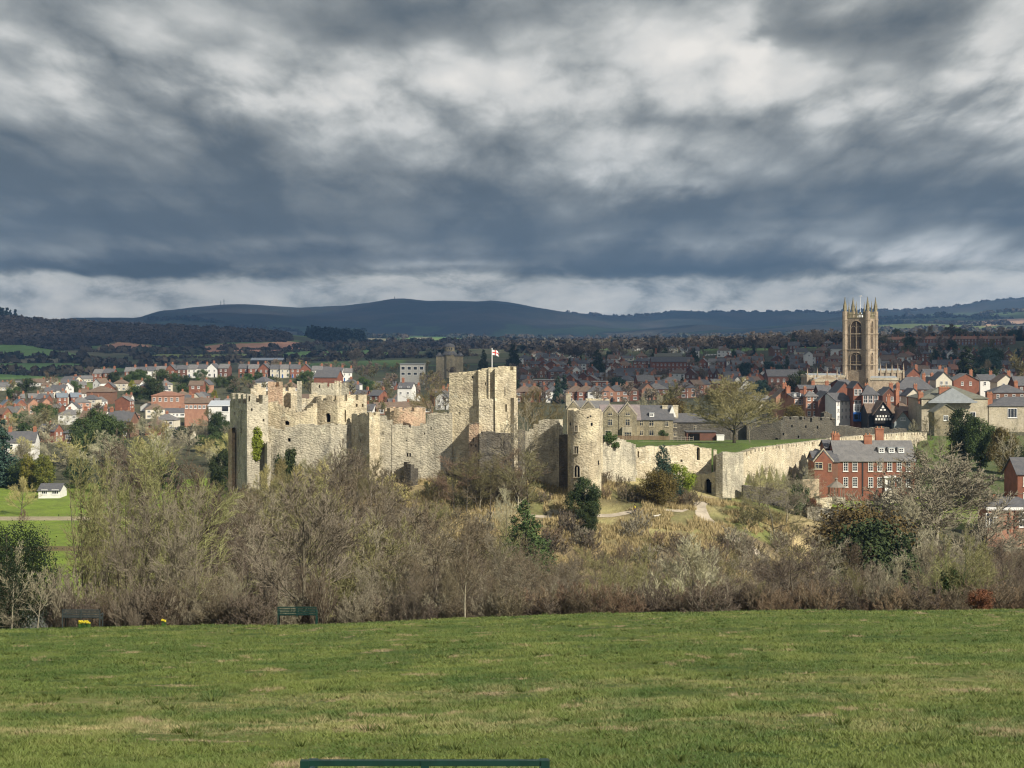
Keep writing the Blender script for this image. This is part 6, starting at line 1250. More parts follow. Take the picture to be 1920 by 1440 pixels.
scatter(26, 490, 850, 650, 930, ['terrace', 'gable', 'semi', 'bungalow'], ['brick', 'brick_dark', 'brick', 'render_white'], ['slate', 'tile_brown', 'slate'], "behind the castle, left of the keep", 7)
street(665, 760, 722, 752, 4, 'terrace', ['brick'], ['slate'], "behind the castle chapel", 8)
street(690, 660, 800, 668, 4, 'bungalow', ['brick_brown', 'brick'], ['tile_brown'], "behind the castle chapel", 9)
for i, (a, ya, b_, yb_, n, st) in enumerate(((975, 790, 1300, 800, 17, 'semi'), (985, 850, 1110, 870, 9, 'terrace'), (1300, 850, 1480, 870, 14, 'terrace'), (970, 1010, 1230, 1000, 26, 'terrace'), (1290, 1060, 1500, 1020, 24, 'terrace'), (980, 1150, 1210, 1130, 26, 'gable'),
        (1290, 1200, 1560, 1170, 32, 'terrace'), (990, 1300, 1240, 1290, 22, 'semi'), (1400, 940, 1570, 930, 16, 'gable'), (1655, 850, 1900, 840, 20, 'gable'), (1655, 980, 1930, 960, 26, 'terrace'), (1655, 1150, 1930, 1130, 22, 'semi'))):
    street(a, ya, b_, yb_, n, st, ['brick', 'brick', 'brick_dark', 'brick_bright', 'render_white', 'brick_brown'], ['slate', 'tile_brown', 'slate', 'slate_light'], 'in the long rows of the shaded town' if a < 1600 else 'in the rows right of the church', 40 + i, .04)
scatter(40, 965, 1470, 800, 1500, ['terrace', 'gable', 'semi', 'villa'], ['brick', 'brick_dark', 'brick', 'brick_brown', 'brick_bright', 'render_white'], ['slate', 'slate', 'tile_brown', 'slate_light'], 'in the shaded town beyond the bailey', 10, sc=(.95, 1.2))
street(1310, 1000, 1395, 960, 6, 'gable', ['brick', 'brick_dark'], ['slate'], "above the big spreading tree", 11)
street(1140, 1060, 1215, 1040, 6, 'villa', ['brick', 'brick_bright'], ['slate'], "beside the long brick building", 12)
scatter(22, 960, 1300, 1350, 1900, ['semi', 'bungalow'], ['render_white', 'brick', 'render_cream'], ['slate', 'tile_brown'], "in the farthest shaded town", 13)
scatter(26, 1400, 1590, 760, 1500, ['semi', 'villa', 'gable'], ['brick_dark', 'brick', 'render_white', 'render_cream'], ['slate', 'tile_brown'], "on the rise left of the church", 14)
scatter(30, 1650, 1940, 750, 1150, ['semi', 'villa', 'gable'], ['brick_dark', 'brick', 'render_white', 'render_cream'], ['slate', 'tile_brown', 'tile_red'], "on the slope right of the church", 15)
street(1650, 1330, 1800, 1300, 16, 'terrace', ['brick', 'brick_brown', 'render_cream'], ['tile_brown', 'tile_red', 'slate'], "in the lower far row, right", 16)
street(1660, 1500, 1900, 1450, 20, 'terrace', ['brick', 'brick_brown'], ['tile_red', 'tile_brown'], "in the upper far row, right", 17)
scatter(16, 1650, 1930, 620, 760, ['gable', 'terrace', 'villa'], ['brick', 'render_white', 'brick_dark', 'render_cream'], ['slate', 'slate_light'], "above the hipped hall", 18, r=5.5)
# parked cars
def car(label, px, Y, rz, mat):
    e = empty('parked_car', on(px, Y, .02), rz, label, 'car', None); mb = MB(); mb.prism([(-2.1, -.82), (2.1, -.82), (2.15, 0), (2.1, .82), (-2.1, .82), (-2.15, 0)], .28, .82); i = len(mb.v)
    mb.v += [(-1.6, -.78, .82), (1.3, -.78, .82), (1.3, .78, .82), (-1.6, .78, .82), (-1.2, -.64, 1.42), (.6, -.64, 1.42), (.6, .64, 1.42), (-1.2, .64, 1.42)]
    for f in ((0, 1, 5, 4), (1, 2, 6, 5), (2, 3, 7, 6), (3, 0, 4, 7)): mb.f.append(tuple(i + x for x in f)); mb.m.append(1)
    mb.f.append((i + 4, i + 5, i + 6, i + 7)); mb.m.append(0); mb.build('body', [M[mat], M['glass']], e)
    for x in (-1.35, 1.35):
        for y in (-.8, .8): q = MB(); q.tube([(x, y - .1, .32), (x, y + .1, .32)], .32, 12); q.build('wheel', M['rubber'], e)
for i, (px, Y, rz, mt, lab) in enumerate([(335, 590, .1, 'car_white', 'white car parked in the valley left of the castle, leftmost of two'), (345, 584, .1, 'car_white', 'white car parked in the valley left of the castle, rightmost of two'), (732, 665, .2, 'car_white', 'white car parked in front of the white cottage'), (320, 596, .3, 'car_dark', 'dark car parked behind the white cars in the valley')]): car(lab, px, Y, rz, mt)
# ------------------------------------------------------------------ trees and shrubs one can tell apart
T = tree
# lawn edge, left to right
T('yewnear', 14, 88, 968, wf=.72, label='big dark yew at the left edge of the lawn', tw='fol_black'); T('yewnear', -70, 89, 985, wf=.8, tw='fol_black', label='dark yew cut by the left edge of the picture')
T('sparse', 22, 86.5, 1010, tw='twig_pale', bark='bark_pale', wf=.9, label='thin pale bare sapling in front of the big dark yew'); T('sparse', 70, 86, 1060, tw='twig_pale', bark='bark_pale', wf=1.0, label='leaning pale bare sapling at the right foot of the dark yew')
T('multi1', 168, 97, 806, tw='twig_moss', wf=.66, label='tall many-stemmed bare tree right of the dark yew, reaching above the meadow'); T('multi2', 238, 90, 850, tw='twig_grey', wf=.66, bark='bark', label='pale many-stemmed bare tree right of the left dark bench')
T('ash2', 330, 104, 793, tw='twig_moss', wf=.9, label='tall olive-twigged bare tree below the left end of the castle'); T('ash1', 272, 112, 800, tw='twig_purple', wf=.8, label='brownish bare tree behind the pale many-stemmed tree')
T('multi1', 352, 89, 905, tw='twig_grey', wf=.75, label='grey many-stemmed bare tree between the two dark park benches'); T('ash1', 398, 118, 842, tw='twig_brown', wf=.85, label='brown bare tree just left of the castle corner tower')
T('wil', 572, 90, 878, tw='twig_grey', bark='bark', wf=1.05, label='broad fan-shaped pale bare tree standing behind the green park bench'); T('oak1', 478, 112, 905, tw='twig_grey', wf=.8, label='grey bare tree left of the fan-shaped tree')
T('ash2', 655, 150, 822, tw='twig_purple', wf=.9, label='purplish bare tree covering the foot of the middle wall tower'); T('oak2', 742, 140, 884, tw='twig_purple', wf=.85, label='purplish bare tree below the long curtain wall')
T('birch', 872, 83.5, 965, tw='twig_brown', bark='bark_pale', wf=.9, label='slender birch with white trunk at the middle of the lawn edge'); T('oak1', 812, 108, 948, tw='twig_brown', wf=.85, label='rounded bare tree left of the white-trunked birch')
T('ash1', 940, 104, 985, tw='twig_grey', wf=.8, label='grey bare tree right of the white-trunked birch'); T('oak2', 1008, 98, 1010, tw='twig_brown', wf=.85, label='low bare tree below the small ivy-green tree'); T('multi1', 1068, 92, 1035, tw='twig_grey', wf=.75, label='low many-stemmed tree below the dark evergreen')
T('oak1', 1120, 93, 1022, tw='twig_olive', wf=.9, label='crooked low bare tree right below the dark evergreen'); T('multi2', 1205, 100, 1000, tw='twig_moss', wf=.85, label='olive many-stemmed tree left of the pale thicket'); T('wil', 1290, 98, 996, tw='twig_pale', wf=1.0, label='pale olive broad bare tree below the postern path')
T('oak2', 1385, 102, 1020, tw='twig_olive', wf=.85, label='low bare tree right of the pale broad tree'); T('oak1', 1492, 92, 985, tw='twig_purple', wf=1.15, label='wide dark-forked bare tree at the right part of the lawn edge'); T('ash2', 1560, 112, 1000, tw='twig_brown', wf=.8, label='bare tree behind the dark-forked tree on the right')
T('wil', 1640, 105, 1048, tw='twig_grey', wf=.9, label='thin bare tree left of the ivy-clad broad shrub'); T('multi2', 1795, 90, 975, tw='twig_olive', bark='fol_mid', wf=.95, label='broad many-stemmed tree with ivy-green stems at the right end of the lawn'); T('bush', 1792, 90.5, 1062, tw='fol_dark', wf=.62, label='dark ivy bush wrapping the stems of the broad right-hand tree')
T('bush', 1838, 84.5, 1102, tw='fol_copper', wf=1.15, label='coppery brown-leaved bush at the right end of the lawn', name='copper_bush'); T('ash1', 1885, 96, 1000, tw='twig_purple', wf=.8, label='bare purplish tree near the right edge of the lawn'); T('oak1', 1965, 100, 990, tw='twig_brown', label='bare tree cut by the right edge of the lawn')
T('sparse', 1030, 88, 1085, tw='twig_grey', label='thin crooked bare sapling rising from the scrub in the middle'); T('sparse', 1420, 88, 1070, tw='twig_grey', label='thin crooked bare sapling rising from the reddish scrub')
# castle mound
T('ever', 1095, 283, 893, tw='fol_dark', wf=1.0, label='dark round evergreen tree in front of the round tower', sink=.3); T('ever', 1104, 276, 945, tw='fol_dark', wf=.9, label='small dark evergreen just below the round tower evergreen')
T('conifer', 1243, 296, 832, tw='fol_blue', wf=.9, label='small blue-green conifer standing before the sunlit range wall'); T('yew', 1234, 291, 878, tw='fol_yew', wf=1.15, label='broad bronze-green yew below the small conifer'); T('bush', 1274, 299, 866, tw='fol_lime', wf=.85, label='bright green ivy bush right of the small conifer')
T('sparse', 975, 291, 745, tw='twig_pale', bark='bark_pale', wf=.95, label='tall pale-trunked bare tree in front of the wall right of the keep'); T('wil', 1002, 330, 722, tw='twig_dome', wf=1.15, label='golden-green bare tree behind the high curtain wall'); T('ash1', 1045, 345, 748, tw='twig_dome', wf=.8, label='golden bare tree just left of the round tower top')
T('oak1', 812, 350, 695, tw='twig_dome', wf=1.1, label='brown-gold bare tree rising behind the castle chapel'); T('dome', 1376, 352, 700, tw='twig_dome', bark='bark', wf=1.3, label='huge dome-shaped spreading tree in the castle bailey'); T('sparse', 1406, 372, 745, tw='twig_gold', bark='bark_pale', wf=1.0, label='pale-trunked tree just right of the dome-shaped tree')
T('birch', 852, 288, 898, tw='twig_pale', wf=.9, label='small bare tree on the straw slope below the keep'); T('conifer', 984, 262, 936, tw='fol_mid', wf=1.1, label='ivy-green conical tree on the lower mound'); T('ash2', 945, 268, 905, tw='twig_pale', wf=.7, label='thin pale tree on the mound left of the ivy-green conical tree')
T('bush', 918, 292, 888, tw='fol_blue', wf=.8, label='dark bramble patch on the slope right of the latrine turret'); T('ever2', 541, 290, 835, tw='fol_dark', wf=.5, label='dark green holly against the curtain wall beside the corner tower')
T('oak2', 1453, 290, 866, tw='twig_olive', bark='bark', wf=.95, label='grey-green spreading tree in front of the sunlit curtain wall'); T('bush', 1500, 304, 905, tw='fol_mid', wf=.6, label='green bush left of the pinkish garden wall'); T('bush', 1526, 304, 932, tw='fol_copper', wf=.6, label='small red shrub at the corner of the mansion lawn', name='red_shrub')
T('yew', 1612, 262, 935, tw='fol_yew', wf=.95, label='bronze rounded yew in front of the mansion lawn'); T('ever', 1640, 235, 968, tw='fol_dark', wf=1.0, label='dark green tree below the bronze rounded yew'); T('ever2', 1690, 296, 958, tw='fol_mid', wf=.6, label='clipped dark bush at the right end of the mansion lawn')
T('dome', 1752, 290, 828, tw='twig_grey', bark='bark_pale', wf=1.25, label='large pale bare tree in front of the right half of the brick mansion'); T('wil', 1700, 276, 925, tw='twig_pale', wf=.8, label='low pale bare tree left below the large pale tree')
T('ever', 1806, 385, 764, tw='fol_dark', wf=.8, label='tall dark evergreen behind the large pale tree'); T('ever', 1838, 378, 782, tw='fol_mid', wf=.9, label='green evergreen right of the tall dark one'); T('ever', 1880, 372, 800, tw='fol_yew', wf=.9, label='olive evergreen nearer the right edge'); T('ever', 1925, 360, 830, tw='fol_dark', label='dark evergreen cut by the right edge above the pavilion')
T('sparse', 1888, 350, 790, tw='twig_pale', bark='bark_pale', wf=.9, label='white-limbed bare tree among the right-hand evergreens'); T('far1', 1915, 640, 655, tw='twig_olive', label='big bare tree at the right edge above the long hall'); T('wil', 1850, 800, 672, tw='twig_brown', label='rounded brown tree left of the big right-edge tree')
T('yew', 1262, 452, 742, tw='fol_yew', wf=.9, label='dark round-topped yew behind the stone mansion chimneys', sink=0); T('yew', 1490, 478, 756, tw='fol_yew', wf=.85, label='round yew on the square behind the dark bailey wall'); T('wil', 1235, 470, 737, tw='twig_pale', wf=.8, label='pale feathery bare tree left of the dark round-topped yew'); T('wil', 1205, 480, 742, tw='twig_pale', wf=.8, label='lower pale feathery tree behind the gabled mansion'); T('far1', 1262, 500, 712, tw='twig_olive', wf=1, label='grey bare tree above the dark round-topped yew')
T('bush', 1244, 418, 805, tw='fol_mid', wf=.8, label='clipped green bush in front of the stone mansion'); T('wil', 1745, 430, 770, tw='twig_olive', wf=.9, label='olive bushy tree below the stone cottage'); T('wil', 1712, 440, 785, tw='twig_pale', wf=.8, label='pale bushy tree right of the grey timbered gable')
# left valley
T('wil', 40, 398, 892, tw='twig_gold', wf=1.05, label='golden pollard willow on the far left meadow'); T('wil', 44, 372, 953, tw='twig_red', wf=.8, label='small orange-twigged willow bush by the meadow track'); T('column', 51, 458, 850, tw='fol_gold', wf=.8, label='golden-green conical cypress by the meadow, left of a pair'); T('column', 82, 456, 850, tw='fol_goldgreen', wf=1.1, label='broader golden-green cypress by the meadow, right of a pair')
T('ever', 182, 520, 765, tw='fol_mid', wf=.95, label='green conifer clump in the valley, tallest of three'); T('ever', 205, 525, 775, tw='fol_mid', label='green conifer right of the tallest valley conifer'); T('ever', 158, 510, 782, tw='fol_mid', label='green conifer left of the tallest valley conifer'); T('conifer2', 0, 470, 782, tw='fol_blue', label='blue-green conifer at the left edge beyond the meadow', wf=1.2)
T('ever', 410, 560, 770, tw='fol_dark', wf=.8, label='dark evergreen just left of the castle corner tower'); T('ever', 418, 420, 840, tw='fol_dark', wf=.8, label='dark bush tree at the foot of the castle corner tower'); T('column', 248, 830, 712, tw='fol_gold', wf=1, label='bright yellow cypress among the valley houses'); T('column', 402, 760, 730, tw='fol_gold', wf=.9, label='small yellow cypress above the pale warehouse'); T('ever', 288, 760, 708, tw='fol_dark', wf=1.2, label='dark evergreen above the orange brick house'); T('column', 110, 395, 985, tw='fol_dark', wf=.8, label='dark narrow young conifer at the meadow edge')
T('far1', 540, 590, 742, tw='twig_olive', label='bare tree seen over the castle roofs')
T('conifer2', 1120, 1150, 655, tw='fol_dark', wf=1.45, label='tall broad dark conifer in the shaded town'); T('conifer2', 1228, 1120, 652, tw='fol_dark', wf=1.3, label='dark conifer left of the slender bell turret'); T('conifer2', 1247, 1180, 652, tw='fol_dark', wf=1.2, label='small dark conifer right of the slender bell turret'); T('conifer2', 1300, 1250, 652, tw='fol_dark', wf=1.5, label='dark conifer pair right of the stone chapel roof')
T('conifer2', 962, 1300, 643, tw='fol_dark', wf=1.2, label='pointed dark conifer above the right side of the keep'); T('conifer2', 907, 1250, 655, tw='fol_dark', wf=1, label='dark conifer left of the castle flag'); T('conifer2', 1060, 900, 718, tw='fol_dark', wf=1.2, label='dark conifer between the flat-roofed terraces'); T('conifer2', 1226, 900, 722, tw='fol_dark', wf=1.1, label='dark conifer left of the small flat-roofed brick terrace')
T('ever', 1502, 700, 694, tw='fol_dark', wf=1.2, label='dark evergreen left of the church nave'); T('ever', 1528, 720, 696, tw='fol_dark', wf=1.0, label='dark evergreen behind the church nave'); T('conifer2', 1812, 780, 648, tw='fol_dark', wf=1.2, label='tall dark pointed conifer right of the church'); T('ever', 1850, 860, 650, tw='fol_blue', wf=1.0, label='dark green mass of a cedar on the right slope'); T('conifer2', 1868, 700, 690, tw='fol_dark', label='dark conifer above the long hall')
T('far1', 1740, 1850, 608, tw='twig_brown', wf=1.6, label='big bare tree on the skyline of the right slope'); T('ever2', 1780, 1800, 612, tw='fol_dark', wf=1.6, label='dark tree clump on the right skyline beside the big bare tree'); T('ever2', 1800, 1800, 614, tw='fol_dark', wf=1.4, label='smaller dark tree clump on the right skyline')
# ---- unnamed filler, grouped
def belt(n, px0, px1, Y0, Y1, top, kinds, tws, label, group, seed, wf=(.75, 1.0), off=(5, 80), name=None):
    g = random.Random(seed)
    for i in range(n):
        px = px0 + (px1 - px0) * (i + g.random()) / n; Y = g.uniform(Y0, Y1); yt = top(px) + g.uniform(*off); k = g.choice(kinds)
        x, y = XY(px, Y); h = (HY - yt) / F * Y - H(x, Y)
        if h < 1.2: continue
        if h > 24: continue
        e = T(k, px, Y, h=h, tw=g.choice(tws), bark=g.choice(['bark', 'bark', 'bark_pale']), wf=g.uniform(*wf), label=label, group=group, name=name)
TOPX = [(-200, 930), (0, 1010), (95, 1030), (120, 930), (150, 860), (200, 812), (300, 800), (400, 838), (440, 900), (500, 885), (560, 868), (620, 850), (650, 828), (700, 845), (760, 885), (830, 930), (900, 955), (960, 975), (1040, 1000), (1150, 1005), (1250, 985), (1350, 985), (1430, 1000), (1500, 985), (1600, 1010), (1720, 1010), (1800, 975), (1880, 1000), (2100, 1000)]
topf = lambda px: float(np.interp(px, [a for a, b in TOPX], [b for a, b in TOPX]))
BW = ['twig_grey', 'twig_olive', 'twig_brown', 'twig_brown', 'twig_purple', 'twig_purple', 'twig_moss']
belt(17, -80, 1960, 102, 125, topf, ['oak1', 'oak2', 'ash1', 'ash2', 'multi1', 'multi2'], BW, 'bare tree in the thick belt just beyond the lawn edge', 'bare trees in the belt just beyond the lawn', 1, off=(15, 75))
belt(24, 130, 1960, 128, 165, topf, ['oak1', 'oak2', 'ash1', 'ash2'], BW, 'bare tree half way down the hidden slope between lawn and castle', 'bare trees half way down the hidden slope', 2, off=(4, 50))
belt(34, 130, 1960, 170, 245, topf, ['oak1', 'oak2', 'ash1', 'ash2'], BW + ['twig_pale'], 'bare tree in the farthest rows of the belt, below the castle mound', 'bare trees in the farthest rows of the belt', 3, off=(0, 40))
belt(46, -60, 1960, 86.5, 94, lambda p: 1075 if p < 1000 else 1085, ['multi1', 'multi2', 'scrub1', 'ash1', 'sparse'], BW, 'low bare growth in the thicket right behind the lawn edge', 'low bare growth right behind the lawn edge', 4, wf=(.7, 1.1), off=(-35, 30), name='bare_shrub')
belt(34, 100, 1000, 85.6, 88.5, lambda p: 1120, ['scrub1', 'scrub2'], ['twig_brown', 'twig_purple', 'twig_grey'], 'brown twiggy shrub along the left half of the lawn edge', 'brown twiggy shrubs along the left half of the lawn edge', 5, wf=(1.0, 1.5), off=(-30, 20))
belt(70, 985, 1960, 85.6, 89, lambda p: 1092, ['scrub1', 'scrub2'], ['twig_red', 'twig_purple', 'twig_brown'], 'reddish twiggy shrub along the right half of the lawn edge', 'reddish twiggy shrubs along the right half of the lawn edge', 6, wf=(1.0, 1.6), off=(-12, 24))
# shrubs on the castle mound
SCRUB = []
def mound(n, px0, px1, Y0, Y1, hr, kinds, tws, label, group, seed, wf=(1.0, 1.6)):
    g = random.Random(seed)
    for i in range(n): SCRUB.append(('scrublow', g.uniform(px0, px1), g.uniform(Y0, Y1), g.uniform(*hr) * .9, g.choice(tws), g.uniform(*wf)))
mound(60, 500, 900, 280, 298, (2.0, 4.5), ['scrub1', 'scrub2', 'wil'], ['twig_brown', 'twig_olive', 'twig_gold', 'twig_purple'], 'bare shrub at the foot of the castle walls left of the keep', 'bare shrubs at the foot of the walls left of the keep', 7)
mound(24, 860, 1070, 290, 298, (1.5, 3.2), ['scrub1', 'scrub2', 'wil'], ['twig_brown', 'twig_olive', 'twig_purple'], 'bare shrub between the keep and the round tower', 'bare shrubs between the keep and the round tower', 8)
mound(34, 1110, 1300, 292, 300, (1.4, 3.4), ['scrub1', 'scrub2'], ['twig_brown', 'twig_olive', 'twig_red'], 'bare shrub between the round tower and the postern doorway', 'bare shrubs between the round tower and the postern', 9)
mound(60, 540, 1400, 262, 280, (1.6, 4.5), ['scrub1', 'scrub2', 'wil'], ['twig_brown', 'twig_purple', 'twig_red', 'twig_grey'], 'brown shrub on the lower part of the castle mound', 'brown shrubs on the lower part of the castle mound', 10)
mound(26, 1380, 1560, 270, 300, (1.6, 4.0), ['scrub1', 'scrub2', 'wil'], ['twig_olive', 'twig_pale', 'twig_brown'], 'bare shrub below the garden walls left of the mansion lawn', 'bare shrubs below the garden walls', 11)
merged('undergrowth', SCRUB, 3)
belt(18, 1560, 1840, 250, 292, lambda p: 985, ['wil', 'oak1', 'scrub1'], ['twig_pale', 'twig_olive', 'twig_grey'], 'bare riverside tree below the brick mansion', 'bare riverside trees below the brick mansion', 12, off=(0, 60))
belt(12, 415, 600, 215, 280, lambda p: 888, ['oak1', 'ash1', 'oak2'], ['twig_olive', 'twig_grey', 'twig_brown'], 'bare tree just below the ivy-clad corner tower', 'bare trees just below the corner tower', 15, off=(0, 22))
belt(9, 845, 1000, 284, 289, lambda p: 838, ['oak2', 'oak1', 'ash2'], ['twig_red', 'twig_olive', 'twig_brown'], 'bushy bare tree at the foot of the keep', 'bushy bare trees at the foot of the keep', 16, off=(0, 34), wf=(.9, 1.2))
belt(8, 1395, 1530, 296, 318, lambda p: 872, ['oak2', 'oak1'], ['twig_olive', 'twig_pale', 'twig_grey'], 'small bare tree before the sunlit curtain wall', 'small bare trees before the sunlit curtain wall', 17, off=(0, 30), wf=(.9, 1.2))
belt(12, 1735, 1960, 385, 425, lambda p: 792, ['oak1', 'ash1', 'oak2'], ['twig_olive', 'twig_brown', 'twig_grey'], 'bare tree on the bank behind the right-hand evergreens', 'bare trees on the bank behind the right-hand evergreens', 18, off=(0, 30))
belt(6, 640, 700, 270, 292, lambda p: 830, ['oak1', 'ash1'], ['twig_purple', 'twig_olive'], 'bare tree hard against the middle wall tower', 'bare trees against the middle wall tower', 13, off=(0, 30))
belt(9, 500, 640, 270, 292, lambda p: 838, ['wil', 'ash1'], ['twig_olive', 'twig_gold'], 'olive bare tree in front of the grey curtain wall below the hall', 'olive bare trees before the grey curtain wall', 14, off=(0, 45))
# valley trees
def grove(n, px0, px1, Y0, Y1, hr, kinds, tws, label, group, seed, wf=(.9, 1.3), r=4.0):
    g = random.Random(seed); c = 0; t = 0
    while c < n and t < n * 8:
        t += 1; px = g.uniform(px0, px1); Y = math.exp(g.uniform(math.log(Y0), math.log(Y1))); p_ = on(px, Y)
        if not free(p_.x, p_.y, r): continue
        c += 1; T(g.choice(kinds), px, Y, h=g.uniform(*hr), tw=g.choice(tws), wf=g.uniform(*wf), label=label, group=group)
grove(52, -60, 430, 470, 620, (7, 12), ['wil', 'oak1', 'far1'], ['twig_pale', 'twig_olive', 'twig_pale', 'twig_gold'], 'pale bare tree in the valley woodland between meadow and houses', 'pale bare trees in the valley woodland', 20, (1.0, 1.4))
grove(12, -60, 430, 440, 620, (5, 9), ['ever2', 'bush'], ['fol_dark', 'fol_mid'], 'green bush among the pale valley woodland', 'green bushes among the pale valley woodland', 21)
grove(40, -40, 470, 620, 940, (5, 10), ['far1', 'far2', 'far1', 'ever2', 'bush'], ['twig_olive', 'twig_grey', 'twig_brown'], 'garden tree among the sunlit valley houses', 'garden trees among the sunlit valley houses', 22, (1.0, 1.5))
for o in tree_objs:
    pass
grove(26, 440, 960, 600, 930, (5, 11), ['far1', 'far2', 'far1'], ['twig_olive', 'twig_brown', 'twig_grey'], 'bare tree among the houses behind the castle', 'bare trees among the houses behind the castle', 23, (1.0, 1.4))
grove(34, 150, 700, 905, 945, (3, 7), ['far1', 'ever2', 'bush'], ['fol_mid', 'twig_olive', 'fol_dark'], 'shrubby tree on the bank below the crest terrace', 'shrubby trees on the bank below the crest terrace', 24, (1.1, 1.6))
FAR = []
def far_grove(n, px0, px1, Y0, Y1, hr, kinds, tws, seed, wf=(1.0, 1.5), r=3.5):
    g = random.Random(seed); c = 0; t = 0
    while c < n and t < n * 8:
        t += 1; px = g.uniform(px0, px1); Y = math.exp(g.uniform(math.log(Y0), math.log(Y1))); p_ = on(px, Y)
        if not free(p_.x, p_.y, r): continue
        c += 1; FAR.append((g.choice(kinds), px, Y, g.uniform(*hr), g.choice(tws), g.uniform(*wf)))
far_grove(190, 940, 1640, 700, 1500, (4.5, 10), ['lean'], ['twig_town', 'twig_town', 'twig_grey'], 25)
far_grove(110, 1650, 1960, 650, 1700, (5, 12), ['lean'], ['twig_town', 'twig_town', 'twig_olive'], 27)
far_grove(90, 640, 1960, 1500, 2600, (9, 15), ['lean'], ['wood_far', 'twig_town'], 29, (1.2, 1.8))
far_grove(90, 1040, 1640, 1500, 1950, (9, 14), ['lean'], ['wood_far', 'twig_town'], 30, (1.4, 2.0))
far_grove(60, 440, 960, 650, 1300, (6, 11), ['lean'], ['twig_town', 'twig_olive', 'twig_town'], 31)
merged('distant_trees', FAR, 4)
grove(26, 940, 1640, 760, 1600, (8, 13), ['conifer2', 'ever2'], ['fol_dark', 'fol_blue'], 'dark evergreen among the shaded town houses', 'dark evergreens among the shaded town houses', 26, (.9, 1.3), 3.0)
grove(24, 1650, 1960, 700, 1700, (8, 14), ['conifer2', 'ever2'], ['fol_dark', 'fol_blue'], 'dark evergreen on the slope right of the church', 'dark evergreens on the slope right of the church', 28, (.9, 1.3), 3.0)
# ------------------------------------------------------------------ far woods, hedgerows: nobody could count these
def crown_mass(name, pts, mat, seed, kind='stuff', cone=False):
    """pts: (x, y, z, r, h): lumpy crowns as one mesh"""
    g = np.random.default_rng(seed); pts = np.array(pts); n = len(pts); k = 26
    d = g.normal(size=(n, k, 3)); d /= np.linalg.norm(d, axis=2, keepdims=True); d[:, :, 2] = np.abs(d[:, :, 2]) * 1.0 - .12
    if cone: t = g.random((n, k, 1)); d = np.concatenate([d[:, :, :2] * (1 - t) * .9, t * 1.25], 2)
    rad = pts[:, None, 3:4] * (1 + .22 * g.normal(size=(n, k, 1))); p = pts[:, None, :3] + d * np.concatenate([rad, rad, pts[:, None, 4:5] * np.ones((n, k, 1))], 2)
    s = pts[:, None, 3:4] * (.30 + .16 * g.random((n, k, 1))) * (.8 if cone else 1); nm = d + g.normal(size=d.shape) * .6; nm /= np.linalg.norm(nm, axis=2, keepdims=True); a = np.cross(nm, g.normal(size=nm.shape)); a /= np.linalg.norm(a, axis=2, keepdims=True); b_ = np.cross(nm, a)
    V = np.stack([p - a * s - b_ * s, p + a * s * .9 - b_ * s * .8, p + a * s * .8 + b_ * s, p - a * s + b_ * s * .7], 2).reshape(-1, 3)
    o = link(name, mesh_np(name, V, np.arange(len(V)).reshape(-1, 4), [M[mat]])); tag(o, kind=kind); return o
g = np.random.default_rng(5)
def wood(name, poly, n, r, mat, seed, cone=False):
    """crowns scattered on the ground inside an outline measured as bearing and row"""
    gg = random.Random(seed); xs = [p[0] for p in poly]; ys = [p[1] for p in poly]; out_ = []
    for i in range(n * 4):
        px, py = gg.uniform(min(xs), max(xs)), gg.uniform(min(ys), max(ys))
        if not inpoly(np.array([px]), np.array([py]), poly)[0]: continue
        q = drop(px, py, 1150, 6000)
        if q.y > 5800: continue
        rr = r * gg.uniform(.7, 1.3) * (1 + q.y / 6000); out_.append((q.x, q.y, q.z - rr * .2, rr, rr * (1.0 if not cone else 1.9)))
        if len(out_) >= n: break
    return crown_mass(name, out_, mat, seed, cone=cone)
wood('hill_woods', [(-260, 592), (0, 592), (180, 590), (250, 598), (330, 606), (430, 606), (520, 612), (545, 630), (540, 641), (430, 642), (330, 650), (220, 640), (150, 655), (110, 658), (50, 646), (-260, 646)], 5200, 5.5, 'wood_far', 51)
wood('hill_woods', [(-260, 586), (0, 587), (130, 584), (200, 592), (160, 606), (60, 600), (-260, 602)], 900, 5.5, 'fol_farconifer', 52, True)
wood('conifer_woods', [(575, 630), (600, 622), (650, 620), (685, 630), (682, 645), (640, 646), (600, 640)], 700, 5, 'fol_farconifer', 53, True)
def hedges(name, lines, mat, seed, r=2.6, step=4.5, gap=.12):
    gg = random.Random(seed); out_ = []
    for (a, b_) in lines:
        q0, q1 = drop(a[0], a[1], 1150), drop(b_[0], b_[1], 1150); L = (q1 - q0).length; m_ = int(L / step)
        for i in range(m_):
            if gg.random() < gap: continue
            t = i / max(m_, 1); x, y = q0.x + (q1.x - q0.x) * t + gg.gauss(0, 1.2), q0.y + (q1.y - q0.y) * t + gg.gauss(0, 2); rr = r * gg.choice([.7, .8, 1, 1.1, 2.3]) * (1 + y / 7000); out_.append((x, y, H(x, y), rr, rr * 1.1))
    return crown_mass(name, out_, mat, seed)
